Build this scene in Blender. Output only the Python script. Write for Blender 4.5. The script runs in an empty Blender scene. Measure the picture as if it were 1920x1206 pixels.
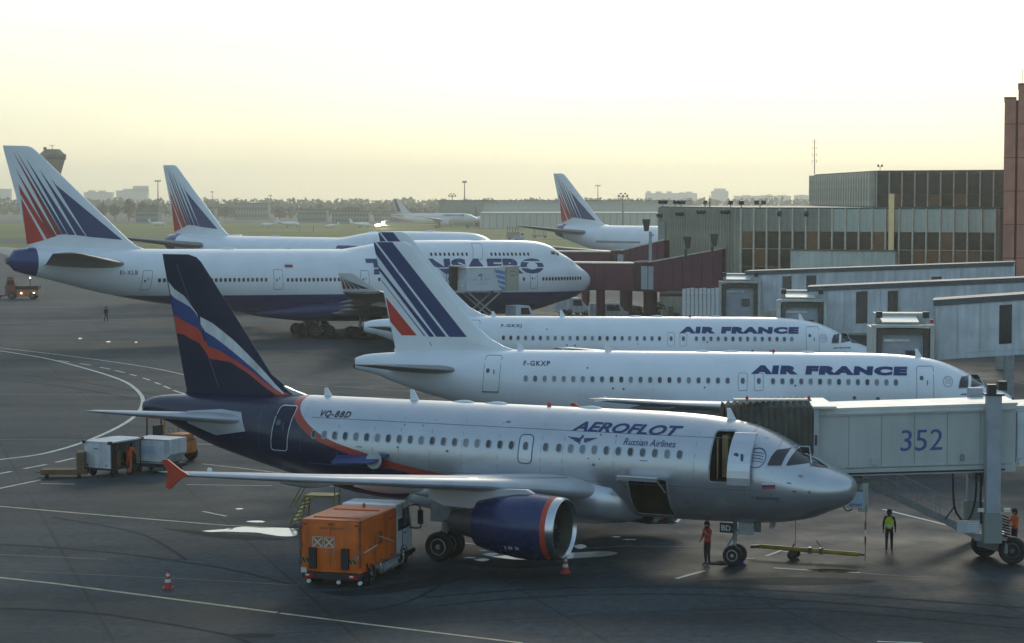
import bpy, bmesh, math, random
import numpy as np
from mathutils import Vector, Matrix
random.seed(7); np.random.seed(7)
R = math.radians
scene = bpy.context.scene
COL = scene.collection

# ------------------------------------------------------------------ camera, sky, sun, exposure
F_PX, CAM_H = 4000.0, 14.1
PITCH = math.atan((603 - 369) / F_PX)
cam = bpy.data.cameras.new('camera'); cam_o = bpy.data.objects.new('camera', cam); COL.objects.link(cam_o)
cam.sensor_width = 36.0; cam.sensor_fit = 'HORIZONTAL'; cam.lens = 36.0 * F_PX / 1920
cam.clip_start = 0.5; cam.clip_end = 20000
cam_o.location = (0, 0, CAM_H); cam_o.rotation_euler = (math.pi / 2 - PITCH, 0, 0)
scene.camera = cam_o

SUN_EL, SUN_AZ = R(21), R(9)          # azimuth measured from +Y (view direction) towards +X
world = bpy.data.worlds.new('World'); scene.world = world; world.use_nodes = True
nt = world.node_tree; nt.nodes.clear()
sky = nt.nodes.new('ShaderNodeTexSky'); sky.sky_type = 'NISHITA'; sky.sun_disc = False
sky.sun_elevation = SUN_EL; sky.sun_rotation = SUN_AZ
sky.air_density = 1.0; sky.dust_density = 2.2; sky.ozone_density = 3.0; sky.altitude = 150
bg = nt.nodes.new('ShaderNodeBackground'); bg.inputs['Strength'].default_value = 0.15
wo = nt.nodes.new('ShaderNodeOutputWorld')
# thin evening overcast evens the sky out: soften the range between the sunward glow and the far side
gain = nt.nodes.new('ShaderNodeVectorMath'); gain.operation = 'SCALE'; gain.inputs['Scale'].default_value = 7.0
gam = nt.nodes.new('ShaderNodeGamma'); gam.inputs['Gamma'].default_value = 0.40
nt.links.new(sky.outputs[0], gain.inputs[0]); nt.links.new(gain.outputs[0], gam.inputs[0])
tint = nt.nodes.new('ShaderNodeVectorMath'); tint.operation = 'MULTIPLY'; tint.inputs[1].default_value = (.925, 1.005, .975)
sat = nt.nodes.new('ShaderNodeHueSaturation'); sat.inputs['Saturation'].default_value = 1.4
nt.links.new(gam.outputs[0], sat.inputs['Color']); tcw = nt.nodes.new('ShaderNodeTexCoord'); mpw = nt.nodes.new('ShaderNodeMapping'); mpw.inputs['Scale'].default_value = (2.2, 2.2, 16)
cl = nt.nodes.new('ShaderNodeTexNoise'); cl.inputs['Scale'].default_value = 1.6; cl.inputs['Detail'].default_value = 6; cl.inputs['Roughness'].default_value = .5
clr = nt.nodes.new('ShaderNodeMapRange')
for _i, _v in zip((1, 2, 3, 4), (.35, .7, .94, 1.07)): clr.inputs[_i].default_value = _v
cm = nt.nodes.new('ShaderNodeVectorMath'); cm.operation = 'SCALE'
nt.links.new(tcw.outputs['Generated'], mpw.inputs[0]); nt.links.new(mpw.outputs[0], cl.inputs['Vector']); nt.links.new(cl.outputs[0], clr.inputs[0])
nt.links.new(sat.outputs[0], cm.inputs[0]); nt.links.new(clr.outputs[0], cm.inputs['Scale']); nt.links.new(cm.outputs[0], tint.inputs[0]); nt.links.new(tint.outputs[0], bg.inputs[0]); nt.links.new(bg.outputs[0], wo.inputs[0])

sun = bpy.data.lights.new('sun', 'SUN'); sun.energy = 0.5; sun.angle = R(12); sun.color = (1.0, .90, .72)
sun_o = bpy.data.objects.new('sun', sun); COL.objects.link(sun_o)
_sd = Vector((math.sin(SUN_AZ) * math.cos(SUN_EL), math.cos(SUN_AZ) * math.cos(SUN_EL), math.sin(SUN_EL)))
sun_o.rotation_euler = _sd.to_track_quat('Z', 'Y').to_euler()

vs = scene.view_settings
vs.view_transform = 'Standard'; vs.look = 'None'; vs.exposure = 0.36; vs.gamma = 1.0; vs.use_curve_mapping = False
scene.cycles.use_denoising = True
scene.cycles.max_bounces = 6; scene.cycles.volume_bounces = 1
scene.cycles.sample_clamp_indirect = 6

# ------------------------------------------------------------------ pixel to place helpers (measured on the photo, 1920 x 1206)
_c, _s = math.cos(PITCH), math.sin(PITCH)
def ray(u, v):
    zc = -(v - 603) / F_PX
    return ((u - 960) / F_PX, _c + _s * zc, -_s + _c * zc)
def G(u, v, z=0.0):
    r = ray(u, v); t = (z - CAM_H) / r[2]
    return Vector((r[0] * t, r[1] * t, z))
def D(u, v, d):
    r = ray(u, v); t = d / r[1]
    return Vector((r[0] * t, d, r[2] * t + CAM_H))

# ------------------------------------------------------------------ materials
def N(nt, t, **kw):
    n = nt.nodes.new(t)
    for k, v in kw.items(): setattr(n, k, v)
    return n
def new_mat(name):
    m = bpy.data.materials.new(name); m.use_nodes = True
    nt = m.node_tree; b = nt.nodes['Principled BSDF']
    return m, nt, b
def paint(name, col, rough=.5, metal=0.0, var=.12, scale=1.5, bump=0.0, bscale=30, spec=.5, emit=None, streak=0.0, rvar=.1, coat=0.0):
    """plain surface colour with faint uneven tone, wear and roughness"""
    m, nt, b = new_mat(name)
    L = nt.links.new
    tc = N(nt, 'ShaderNodeTexCoord')
    n1 = N(nt, 'ShaderNodeTexNoise'); n1.inputs['Scale'].default_value = scale; n1.inputs['Detail'].default_value = 6
    L(tc.outputs['Object'], n1.inputs['Vector'])
    mr = N(nt, 'ShaderNodeMapRange'); mr.inputs[1].default_value = .3; mr.inputs[2].default_value = .7
    mr.inputs[3].default_value = 1 - var; mr.inputs[4].default_value = 1 + var * .6
    L(n1.outputs[0], mr.inputs[0])
    fac = mr.outputs[0]
    if streak:
        mp = N(nt, 'ShaderNodeMapping'); mp.inputs['Scale'].default_value = (3, 3, .25)
        n2 = N(nt, 'ShaderNodeTexNoise'); n2.inputs['Scale'].default_value = 1.0; n2.inputs['Detail'].default_value = 5
        L(tc.outputs['Object'], mp.inputs[0]); L(mp.outputs[0], n2.inputs['Vector'])
        m2 = N(nt, 'ShaderNodeMapRange'); m2.inputs[1].default_value = .35; m2.inputs[2].default_value = .7
        m2.inputs[3].default_value = 1; m2.inputs[4].default_value = 1 - streak
        L(n2.outputs[0], m2.inputs[0])
        mu = N(nt, 'ShaderNodeMath', operation='MULTIPLY'); L(fac, mu.inputs[0]); L(m2.outputs[0], mu.inputs[1]); fac = mu.outputs[0]
    vm = N(nt, 'ShaderNodeVectorMath', operation='SCALE'); vm.inputs[0].default_value = col[:3]
    L(fac, vm.inputs['Scale']); L(vm.outputs[0], b.inputs['Base Color'])
    rr = N(nt, 'ShaderNodeMapRange'); rr.inputs[3].default_value = max(.03, rough - rvar); rr.inputs[4].default_value = min(1, rough + rvar)
    L(n1.outputs[0], rr.inputs[0]); L(rr.outputs[0], b.inputs['Roughness'])
    b.inputs['Metallic'].default_value = metal; b.inputs['Specular IOR Level'].default_value = spec
    if coat: b.inputs['Coat Weight'].default_value = coat; b.inputs['Coat Roughness'].default_value = .12
    if bump:
        n3 = N(nt, 'ShaderNodeTexNoise'); n3.inputs['Scale'].default_value = bscale; n3.inputs['Detail'].default_value = 4
        L(tc.outputs['Object'], n3.inputs['Vector'])
        bp = N(nt, 'ShaderNodeBump'); bp.inputs['Strength'].default_value = bump; bp.inputs['Distance'].default_value = .03
        L(n3.outputs[0], bp.inputs['Height']); L(bp.outputs[0], b.inputs['Normal'])
    if emit:
        b.inputs['Emission Color'].default_value = (*emit[0], 1); b.inputs['Emission Strength'].default_value = emit[1]
    return m

M = {}
def mk(key, *a, **k): M[key] = paint(key, *a, **k)
mk('white_paint', (.80, .82, .84), .32, var=.05, scale=.8, coat=.3)
mk('white_matte', (.68, .69, .69), .6, var=.2, scale=1.2, streak=.25)
mk('silver_paint', (.58, .60, .64), .33, metal=.7, var=.07, scale=.9, coat=.3)
mk('wing_grey', (.46, .48, .51), .4, metal=.15, var=.12, scale=1.0)
mk('bare_metal', (.62, .63, .64), .28, metal=1.0, var=.1)
mk('dark_metal', (.12, .12, .12), .5, metal=.6, var=.2)
mk('navy_paint', (.018, .032, .11), .28, metal=.25, var=.12, coat=.2)
mk('tail_navy', (.009, .014, .042), .45, var=.12, spec=.3)
mk('mid_blue', (.015, .045, .20), .4, var=.1)
mk('letter_blue', (.008, .038, .15), .4, var=.08)
mk('letter_dark', (.02, .025, .06), .45, var=.1)
mk('red_paint', (.55, .035, .02), .4, var=.12)
mk('orange_red', (.52, .055, .025), .4, var=.14)
mk('line_grey', (.10, .12, .17), .5, var=.2)
mk('line_pale', (.62, .64, .68), .5, var=.1)
mk('window_grey', (.10, .115, .14), .22, var=.25, scale=.6)
mk('window_dark', (.045, .05, .065), .18, var=.25, scale=.6)
mk('window_shade', (.22, .24, .27), .3, var=.2, scale=.6)
mk('cockpit_glass', (.012, .015, .02), .06, var=.1, spec=.8)
mk('interior_dark', (.035, .028, .018), .8, var=.3)
mk('galley', (.30, .22, .10), .6, var=.3)
mk('rubber', (.016, .016, .017), .75, var=.25, scale=6, bump=.3)
mk('rim', (.45, .46, .47), .4, metal=.5, var=.2, scale=8)
mk('fan_dark', (.05, .05, .055), .45, metal=.6, var=.2)
mk('gear_grey', (.30, .32, .33), .45, var=.2, scale=4)
mk('truck_orange', (.86, .17, .010), .45, var=.22, scale=1.4, streak=.28, coat=.15)
mk('orange_cloth', (.75, .12, .02), .8, var=.2, scale=9)
mk('hivis', (.55, .75, .05), .75, var=.15, scale=9)
mk('cloth_dark', (.018, .02, .028), .9, var=.3, scale=9, bump=.3)
mk('skin', (.42, .25, .17), .55, var=.1, scale=9)
mk('hair', (.03, .02, .015), .8, var=.3, scale=20)
mk('yellow_paint', (.36, .24, .03), .5, var=.25, scale=2.5)
mk('black_paint', (.02, .02, .022), .5, var=.2)
mk('chassis', (.03, .03, .032), .7, var=.35, scale=4)
mk('tail_light', (.45, .02, .02), .25, var=.1)
mk('reflector', (.75, .75, .72), .3, var=.1)
mk('glass_dark', (.02, .024, .028), .07, var=.2, spec=.7)
mk('grey_panel', (.44, .47, .48), .55, var=.12, scale=.8, streak=.16)
mk('grey_panel_light', (.62, .66, .68), .55, var=.16, scale=.9, streak=.28)
mk('roof_dark', (.09, .11, .12), .6, var=.25, scale=.7)
mk('roof_pale', (.62, .62, .58), .5, var=.12)
mk('cab_frame', (.42, .44, .40), .55, var=.18, scale=2)
mk('cab_shutter', (.34, .37, .40), .6, var=.15, scale=2)
mk('maroon', (.14, .028, .05), .6, var=.22, scale=.8, streak=.2)
mk('maroon_dark', (.05, .018, .02), .7, var=.25)
mk('bellows', (.10, .095, .075), .8, var=.3, scale=2)
mk('concrete', (.44, .42, .33), .8, var=.2, scale=.5, streak=.3, bump=.3, bscale=6)
mk('concrete_pale', (.66, .68, .58), .75, var=.14, scale=.5, streak=.22, bump=.2, bscale=6)
mk('mullion', (.80, .70, .54), .5, var=.2, streak=.2)
mk('mullion_dark', (.17, .13, .09), .55, var=.25)
mk('brick_red', (.62, .26, .18), .85, var=.18, scale=.7, streak=.15, bump=.4, bscale=9)
mk('brick_dark', (.24, .08, .05), .85, var=.2)
mk('glint_gold', (.80, .62, .35), .3, metal=.9, var=.1)
mk('wood_beam', (.16, .10, .05), .8, var=.3, scale=2)
mk('ladder_yellow', (.30, .26, .06), .6, var=.3)
mk('far_concrete', (.58, .58, .52), .85, var=.14, scale=.02)
mk('far_dark', (.06, .06, .055), .8, var=.2)
mk('hangar_wall_hazed', (.50, .52, .46), .8, var=.12, scale=.05, streak=.1)  # paled so the colour itself carries distance haze
mk('hangar_dark', (.24, .26, .24), .8, var=.15, scale=.05)
mk('tower_grey', (.14, .125, .095), .8, var=.15, scale=.2)
mk('leaf_dark', (.05, .06, .025), .8, var=.5, scale=.12)
mk('leaf', (.085, .10, .04), .8, var=.2, scale=.1)  # green lightened to paint haze into the far wood
mk('trunk', (.05, .035, .02), .9, var=.3)
mk('catering_white', (.62, .66, .70), .45, var=.06)
mk('stripe_blue', (.10, .26, .50), .45, var=.1)
mk('tan_panel', (.42, .41, .33), .6, var=.14)
mk('sign_pale', (.40, .48, .60), .4, var=.08)
mk('lamp_black', (.02, .022, .024), .5, var=.2)
mk('rust_orange', (.50, .16, .03), .6, var=.3, scale=3)
mk('lamp_lit', (1, .95, .8), .3, emit=((1, .93, .75), 14.0))
mk('landing_light', (1, .95, .85), .3, emit=((1, .88, .7), 320.0))
mk('line_white', (.58, .57, .50), .7, var=.35, scale=1.6)
mk('line_yellow', (.50, .44, .28), .7, var=.4, scale=1.6)
mk('line_worn', (.20, .19, .16), .75, var=.5, scale=1.2)
mk('net_grey', (.3, .3, .27), .8, var=.3)
mk('cloth_blue', (.02, .035, .12), .85, var=.2)
mk('rust_dark', (.10, .03, .01), .7, var=.2)

# ------------------------------------------------------------------ mesh builder
class MB:
    def __init__(s): s.v = []; s.f = []; s.m = []
    def add(s, vs_, fs, mi=0):
        o = len(s.v); s.v += [tuple(p) for p in vs_]
        for f in fs: s.f.append([i + o for i in f]); s.m.append(mi)
        return s
    def box(s, x0, x1, y0, y1, z0, z1, mi=0, mtx=None):
        p = [(x, y, z) for z in (z0, z1) for y in (y0, y1) for x in (x0, x1)]
        if mtx is not None: p = [mtx @ Vector(q) for q in p]
        return s.add(p, [(0, 2, 3, 1), (4, 5, 7, 6), (0, 1, 5, 4), (2, 6, 7, 3), (0, 4, 6, 2), (1, 3, 7, 5)], mi)
    def bar(s, a, b, w, h=None, mi=0, up=(0, 0, 1)):
        """square-section bar from a to b"""
        a, b = Vector(a), Vector(b); h = h or w; d = (b - a).normalized(); u = Vector(up)
        if abs(d.dot(u)) > .98: u = Vector((0, 1, 0))
        x = d.cross(u).normalized(); y = x.cross(d).normalized()
        p = [c + x * (i * w / 2) + y * (j * h / 2) for c in (a, b) for (i, j) in ((-1, -1), (1, -1), (1, 1), (-1, 1))]
        return s.add(p, [(3, 2, 1, 0), (4, 5, 6, 7), (0, 1, 5, 4), (1, 2, 6, 5), (2, 3, 7, 6), (3, 0, 4, 7)], mi)
    def tube(s, pts, r, n=8, mi=0, caps=True):
        pts = [Vector(p) for p in pts]; rs = r if isinstance(r, (list, tuple)) else [r] * len(pts)
        rings = []; u = None
        for i, p in enumerate(pts):
            d = (pts[min(i + 1, len(pts) - 1)] - pts[max(i - 1, 0)]).normalized()
            if u is None:
                u = Vector((0, 0, 1)) if abs(d.z) < .9 else Vector((1, 0, 0))
            x = d.cross(u).normalized(); y = x.cross(d).normalized(); u = y
            rings.append([p + (x * math.cos(2 * math.pi * k / n) + y * math.sin(2 * math.pi * k / n)) * rs[i] for k in range(n)])
        return s.loft(rings, mi, caps)
    def loft(s, rings, mi=0, caps=True, closed=True):
        n = len(rings[0]); vs_ = [p for r in rings for p in r]; fs = []
        for i in range(len(rings) - 1):
            for k in range(n if closed else n - 1):
                a = i * n + k; b = i * n + (k + 1) % n
                fs.append((a, b, b + n, a + n))
        if caps:
            fs.append(tuple(range(n - 1, -1, -1))); fs.append(tuple(range((len(rings) - 1) * n, len(rings) * n)))
        return s.add(vs_, fs, mi)
    def lathe(s, prof, o=(0, 0, 0), axis='x', n=24, mi=0, caps=False, rot=None):
        """prof: list of (t along axis, radius)"""
        rings = []
        for t, r in prof:
            ring = []
            for k in range(n):
                a = 2 * math.pi * k / n; c, q = r * math.cos(a), r * math.sin(a)
                p = {'x': (t, c, q), 'y': (q, t, c), 'z': (c, q, t)}[axis]
                p = Vector(p)
                if rot is not None: p = rot @ p
                ring.append(p + Vector(o))
            rings.append(ring)
        return s.loft(rings, mi, caps)
    def prism(s, poly, f0, f1, mi=0):
        """poly 2D; f0,f1 map (a,b) to 3D points of the two ends"""
        n = len(poly); p = [f0(*q) for q in poly] + [f1(*q) for q in poly]
        return s.add(p, [tuple(range(n - 1, -1, -1)), tuple(range(n, 2 * n))] + [(k, (k + 1) % n, (k + 1) % n + n, k + n) for k in range(n)], mi)
    def mesh(s, name):
        me = bpy.data.meshes.new(name); me.from_pydata(s.v, [], s.f)
        if any(s.m): me.polygons.foreach_set('material_index', s.m)
        return me
    def build(s, name, mats, parent=None, smooth=None, fix=True):
        me = s.mesh(name)
        if not isinstance(mats, (list, tuple)): mats = [mats]
        for m in mats: me.materials.append(M[m] if isinstance(m, str) else m)
        if fix:
            bm = bmesh.new(); bm.from_mesh(me); bmesh.ops.recalc_face_normals(bm, faces=bm.faces); bm.to_mesh(me); bm.free()
        if smooth is not None:
            me.shade_smooth()
            if smooth < 180: me.set_sharp_from_angle(angle=R(smooth))
        me.update()
        return link(name, me, parent)
def link(name, me, parent=None):
    o = bpy.data.objects.new(name, me); COL.objects.link(o)
    if parent is not None: o.parent = parent
    return o
def tag(o, label, cat, group=None):
    o['label'] = label; o['category'] = cat
    if group: o['group'] = group
    return o
def thing(name, label, cat, loc=(0, 0, 0), rz=0.0, group=None):
    o = bpy.data.objects.new(name, None); COL.objects.link(o); o.empty_display_size = .5
    o.location = loc; o.rotation_euler = (0, 0, rz)
    return tag(o, label, cat, group)
def kind(o, k): o['kind'] = k; return o
def dup(root, loc, rz, label=None):
    """copy a thing with its parts and sub-parts (mesh data shared)"""
    r = root.copy(); COL.objects.link(r); r.location = loc; r.rotation_euler = (0, 0, rz)
    if label: r['label'] = label
    for ch in list(root.children):
        c = ch.copy(); COL.objects.link(c); c.parent = r
        for g in list(ch.children):
            d = g.copy(); COL.objects.link(d); d.parent = c
    return r
def bevel(o, w=.02, seg=2):
    me = o.data; bm = bmesh.new(); bm.from_mesh(me)
    bmesh.ops.bevel(bm, geom=[e for e in bm.edges if e.is_manifold and e.calc_face_angle(0) > .6], offset=w, segments=seg, affect='EDGES', profile=.7)
    bm.to_mesh(me); bm.free(); me.shade_smooth(); me.set_sharp_from_angle(angle=R(40)); return o

def text_tris(body, fat=0.0, shear=0.0, space=1.0):
    """outline text turned into flat triangles, box scaled to 0..1"""
    cu = bpy.data.curves.new('text', 'FONT'); cu.body = body; cu.offset = fat; cu.shear = shear; cu.space_character = space
    cu.resolution_u = 3; cu.fill_mode = 'FRONT'
    o = bpy.data.objects.new('text', cu); COL.objects.link(o)
    dg = bpy.context.evaluated_depsgraph_get(); dg.update()
    me = bpy.data.meshes.new_from_object(o.evaluated_get(dg))
    bpy.data.objects.remove(o); bpy.data.curves.remove(cu)
    v = np.array([p.co[:2] for p in me.vertices]); f = [tuple(p.vertices) for p in me.polygons]
    lo, hi = v.min(0), v.max(0); v = (v - lo) / (hi - lo)
    bpy.data.meshes.remove(me)
    return v, f
def flat_bm(v, f):
    bm = bmesh.new(); bv = [bm.verts.new((a, b, 0)) for a, b in v]
    for q in f:
        try: bm.faces.new([bv[i] for i in q])
        except ValueError: pass
    return bm
def slice_bm(bm, axis, step):
    i = 'xy'.index(axis); c = [v.co[i] for v in bm.verts]
    if not c: return
    n = Vector((1, 0, 0)) if i == 0 else Vector((0, 1, 0)); t = math.ceil(min(c) / step) * step
    while t < max(c):
        bmesh.ops.bisect_plane(bm, geom=bm.verts[:] + bm.edges[:] + bm.faces[:], plane_co=n * t, plane_no=n, dist=1e-5)
        t += step
def wrap_bm(bm, fn, name, mat, parent):
    """bend flat artwork (x, z) onto a surface: fn(x, z) -> 3D point"""
    for v in bm.verts: v.co = fn(v.co.x, v.co.y)
    me = bpy.data.meshes.new(name); bm.to_mesh(me); bm.free()
    me.materials.append(M[mat]); return link(name, me, parent)
def rrect(x0, x1, z0, z1, r, n=4):
    p = []
    for cx, cz, a0 in ((x1 - r, z1 - r, 0), (x0 + r, z1 - r, 90), (x0 + r, z0 + r, 180), (x1 - r, z0 + r, 270)):
        for k in range(n + 1):
            a = R(a0 + 90 * k / n); p.append((cx + r * math.cos(a), cz + r * math.sin(a)))
    return p
def pchip(xs, ys):
    xs, ys = np.array(xs, float), np.array(ys, float); h = np.diff(xs); d = np.diff(ys) / h; m = np.zeros(len(xs))
    for i in range(1, len(xs) - 1):
        if d[i - 1] * d[i] > 0: w1 = 2 * h[i] + h[i - 1]; w2 = h[i] + 2 * h[i - 1]; m[i] = (w1 + w2) / (w1 / d[i - 1] + w2 / d[i])
    m[0], m[-1] = d[0], d[-1]
    def f(x):
        x = np.clip(x, xs[0], xs[-1]); i = np.clip(np.searchsorted(xs, x) - 1, 0, len(h) - 1); t = (x - xs[i]) / h[i]
        return (ys[i] * (1 + 2 * t) * (1 - t) ** 2 + m[i] * h[i] * t * (1 - t) ** 2 + ys[i + 1] * t * t * (3 - 2 * t) + m[i + 1] * h[i] * t * t * (t - 1))
    return f
# ------------------------------------------------------------------ ground, grass, markings
def asphalt_material():
    m, nt, b = new_mat('asphalt'); L = nt.links.new
    tc = N(nt, 'ShaderNodeTexCoord')
    def noise(scale, detail, sx=1, sy=1, rough=.55):
        mp = N(nt, 'ShaderNodeMapping'); mp.inputs['Scale'].default_value = (sx, sy, 1); L(tc.outputs['Object'], mp.inputs[0])
        n = N(nt, 'ShaderNodeTexNoise'); n.inputs['Scale'].default_value = scale; n.inputs['Detail'].default_value = detail; n.inputs['Roughness'].default_value = rough
        L(mp.outputs[0], n.inputs['Vector']); return n.outputs[0]
    def rng(s, a, b_, c, d):
        r = N(nt, 'ShaderNodeMapRange'); L(s, r.inputs[0])
        for i, q in zip((1, 2, 3, 4), (a, b_, c, d)): r.inputs[i].default_value = q
        return r.outputs[0]
    def mul(a, b_):
        q = N(nt, 'ShaderNodeMath', operation='MULTIPLY'); L(a, q.inputs[0]); L(b_, q.inputs[1]); return q.outputs[0]
    big = noise(.045, 6); mid = noise(.35, 7); fine = noise(2.6, 8, rough=.75); streak = noise(.22, 6, .18, 1.0)
    v = mul(mul(rng(big, .35, .65, .72, 1.25), rng(mid, .3, .7, .66, 1.32)), mul(rng(fine, .3, .7, .45, 1.6), rng(streak, .42, .62, 1.15, .68)))
    # slab joints
    br = N(nt, 'ShaderNodeTexBrick'); br.inputs['Scale'].default_value = 1.0; br.inputs['Mortar Size'].default_value = .07; br.inputs['Brick Width'].default_value = 7.5; br.inputs['Row Height'].default_value = 7.5
    br.offset = 0; br.inputs['Color1'].default_value = (1, 1, 1, 1); br.inputs['Color2'].default_value = (.86, .87, .88, 1); br.inputs['Mortar'].default_value = (.55, .55, .56, 1)
    mp = N(nt, 'ShaderNodeMapping'); mp.inputs['Rotation'].default_value = (0, 0, R(-17)); L(tc.outputs['Object'], mp.inputs[0]); L(mp.outputs[0], br.inputs['Vector'])
    vm = N(nt, 'ShaderNodeVectorMath', operation='SCALE'); vm.inputs[0].default_value = (.040, .053, .060); L(v, vm.inputs['Scale'])
    mm = N(nt, 'ShaderNodeVectorMath', operation='MULTIPLY'); L(vm.outputs[0], mm.inputs[0]); L(br.outputs['Color'], mm.inputs[1])
    L(mm.outputs[0], b.inputs['Base Color'])
    L(rng(mul(big, mid), .12, .38, .62, .9), b.inputs['Roughness']); b.inputs['Specular IOR Level'].default_value = .16
    bp = N(nt, 'ShaderNodeBump'); bp.inputs['Strength'].default_value = .35; bp.inputs['Distance'].default_value = .02; L(fine, bp.inputs['Height']); L(bp.outputs[0], b.inputs['Normal'])
    M['asphalt'] = m
asphalt_material()
def grass_material(name, c1, c2):
    m, nt, b = new_mat(name); L = nt.links.new
    tc = N(nt, 'ShaderNodeTexCoord'); n = N(nt, 'ShaderNodeTexNoise'); n.inputs['Scale'].default_value = .03; n.inputs['Detail'].default_value = 8
    mp = N(nt, 'ShaderNodeMapping'); mp.inputs['Scale'].default_value = (.5, 1, 1); L(tc.outputs['Object'], mp.inputs[0]); L(mp.outputs[0], n.inputs['Vector'])
    r = N(nt, 'ShaderNodeValToRGB'); r.color_ramp.elements[0].position = .35; r.color_ramp.elements[1].position = .65
    r.color_ramp.elements[0].color = (*c1, 1); r.color_ramp.elements[1].color = (*c2, 1)
    L(n.outputs[0], r.inputs[0]); L(r.outputs[0], b.inputs['Base Color']); b.inputs['Roughness'].default_value = .9; b.inputs['Specular IOR Level'].default_value = .15
    M[name] = m
grass_material('grass', (.10, .13, .022), (.19, .19, .04))
mk('puddle_water', (.02, .02, .02), .03, var=0, rvar=.01, spec=1.0)
mk('far_land', (.07, .075, .045), .9, var=.3, scale=.01)

def sheet(name, pts, z, mat, k='structure'):
    o = MB().add([(x, y, z) for x, y in pts], [tuple(range(len(pts)))]).build(name, mat); return kind(o, k)
def rect(x0, x1, y0, y1): return [(x0, y0), (x1, y0), (x1, y1), (x0, y1)]
sheet('ground', rect(-2600, 2600, -60, 4600), -.012, 'far_land')
sheet('apron', rect(-400, 420, -40, 1200), -.004, 'asphalt')
gy = lambda v: float(G(960, v).y)
def grass_strip(v_far, v_near, x0, x1):
    ya, yb = gy(v_near), gy(v_far); pts = [(x0, ya)]
    for i in range(1, 30): pts.append((x0 + (x1 - x0) * i / 30, ya + random.uniform(-.01, .01) * ya))
    pts += [(x1, ya), (x1, yb), (x0, yb)]
    sheet('grass_field', pts, .004, 'grass')
grass_strip(419, 447, -390, 400)
grass_strip(457, 474, -390, -8)
sheet('grass_field', rect(-5, 130, gy(467), gy(450)), .004, 'grass')

def strip(name, px, w, mat, z=.004, world_pts=None):
    p = world_pts or [G(u, v) for u, v in px]; q = []
    for i, c in enumerate(p):                         # soften corners of long curves
        q.append(Vector(c[:2]))
    vs_ = []
    for i, c in enumerate(q):
        d = (q[min(i + 1, len(q) - 1)] - q[max(i - 1, 0)]).normalized(); n = Vector((-d.y, d.x)) * w / 2
        vs_ += [(c.x + n.x, c.y + n.y, z), (c.x - n.x, c.y - n.y, z)]
    o = MB().add(vs_, [(2 * i, 2 * i + 1, 2 * i + 3, 2 * i + 2) for i in range(len(q) - 1)]).build(name, mat)
    return kind(o, 'structure')
def curve(pts, n=8):
    P = [pts[0]] + list(pts) + [pts[-1]]; out = []
    for i in range(1, len(P) - 2):
        for k in range(n):
            t = k / n; a, b, c, d = [np.array(P[i + j], float) for j in (-1, 0, 1, 2)]
            out.append(tuple(.5 * (2 * b + (c - a) * t + (2 * a - 5 * b + 4 * c - d) * t * t + (3 * b - a - 3 * c + d) * t ** 3)))
    return out + [tuple(map(float, pts[-1]))]
def wcurve(px): return curve([tuple(G(u, v)[:2]) for u, v in px])
strip('painted_line', [(-20, 1081), (100, 1094), (260, 1115), (520, 1149)], .20, 'line_yellow')
strip('painted_line', [(525, 1150), (700, 1172), (980, 1206)], .16, 'line_yellow', z=.004)
strip('painted_line', [(-20, 948), (250, 971), (420, 985), (560, 992)], .20, 'line_yellow')
strip('painted_line', [(40, 1072), (300, 1083), (480, 1093), (560, 1098)], .10, 'line_worn')
strip('painted_line', [(0, 1040), (200, 1049)], .10, 'line_worn')
strip('painted_line', None, .28, 'line_white', world_pts=wcurve([(-30, 868), (0, 862), (80, 851), (160, 828), (225, 799), (258, 775), (268, 752), (258, 733), (228, 713), (160, 691), (80, 671), (-20, 655)]))
strip('painted_line', None, .2, 'line_white', world_pts=wcurve([(-20, 650), (100, 664), (200, 677), (290, 691), (350, 704)]))
for a, b in (((-10, 890), (22, 884)), ((45, 879), (88, 871)), ((105, 867), (140, 859)), ((188, 689), (206, 692)), ((216, 695), (234, 699)), ((244, 702), (256, 705)), ((268, 709), (281, 713)), ((290, 717), (301, 721)), ((307, 724), (319, 729)), ((325, 732), (346, 739)), ((110, 676), (130, 679)), ((150, 682), (170, 685))):
    strip('painted_dash', [a, b], .22, 'line_white')
strip('painted_line', [(-10, 918), (76, 900)], .2, 'line_white')
strip('painted_line', [(76, 907), (140, 908)], .12, 'line_white'); strip('painted_line', [(350, 909), (510, 911)], .12, 'line_white')
strip('painted_line', [(590, 912), (650, 912)], .12, 'line_white'); strip('painted_line', [(380, 959), (424, 968)], .16, 'line_white')
strip('painted_line', [(380, 870), (460, 879), (540, 889)], .16, 'line_yellow'); strip('painted_line', [(352, 832), (405, 834)], .16, 'line_white')
strip('painted_line', [(0, 824), (300, 827)], .12, 'line_worn'); strip('painted_line', [(0, 739), (270, 741)], .2, 'line_worn')
strip('painted_line', [(1268, 1085), (1322, 1070)], .18, 'line_white'); strip('painted_line', [(1450, 1065), (1530, 1070), (1612, 1074)], .16, 'line_white')
strip('painted_line', [(1612, 1074), (1680, 1080), (1760, 1083)], .14, 'line_worn'); strip('painted_line', [(1436, 1043), (1466, 1032)], .14, 'line_white')
strip('painted_line', [(1468, 1034), (1510, 1038)], .12, 'line_white'); strip('painted_line', [(1385, 1046), (1415, 1048)], .12, 'line_white')
strip('painted_line', [(1655, 955), (1720, 971), (1830, 998)], .18, 'line_white'); strip('painted_line', [(1895, 1021), (1930, 1024)], .18, 'line_white')
strip('painted_line', [(1645, 1203), (1730, 1206)], .12, 'line_white'); strip('painted_line', [(855, 1016), (930, 1026)], .14, 'line_white')
strip('painted_line', [(1100, 1028), (1180, 1024), (1320, 1026)], .12, 'line_worn'); strip('painted_line', [(470, 634), (720, 641)], .25, 'line_worn')
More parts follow.
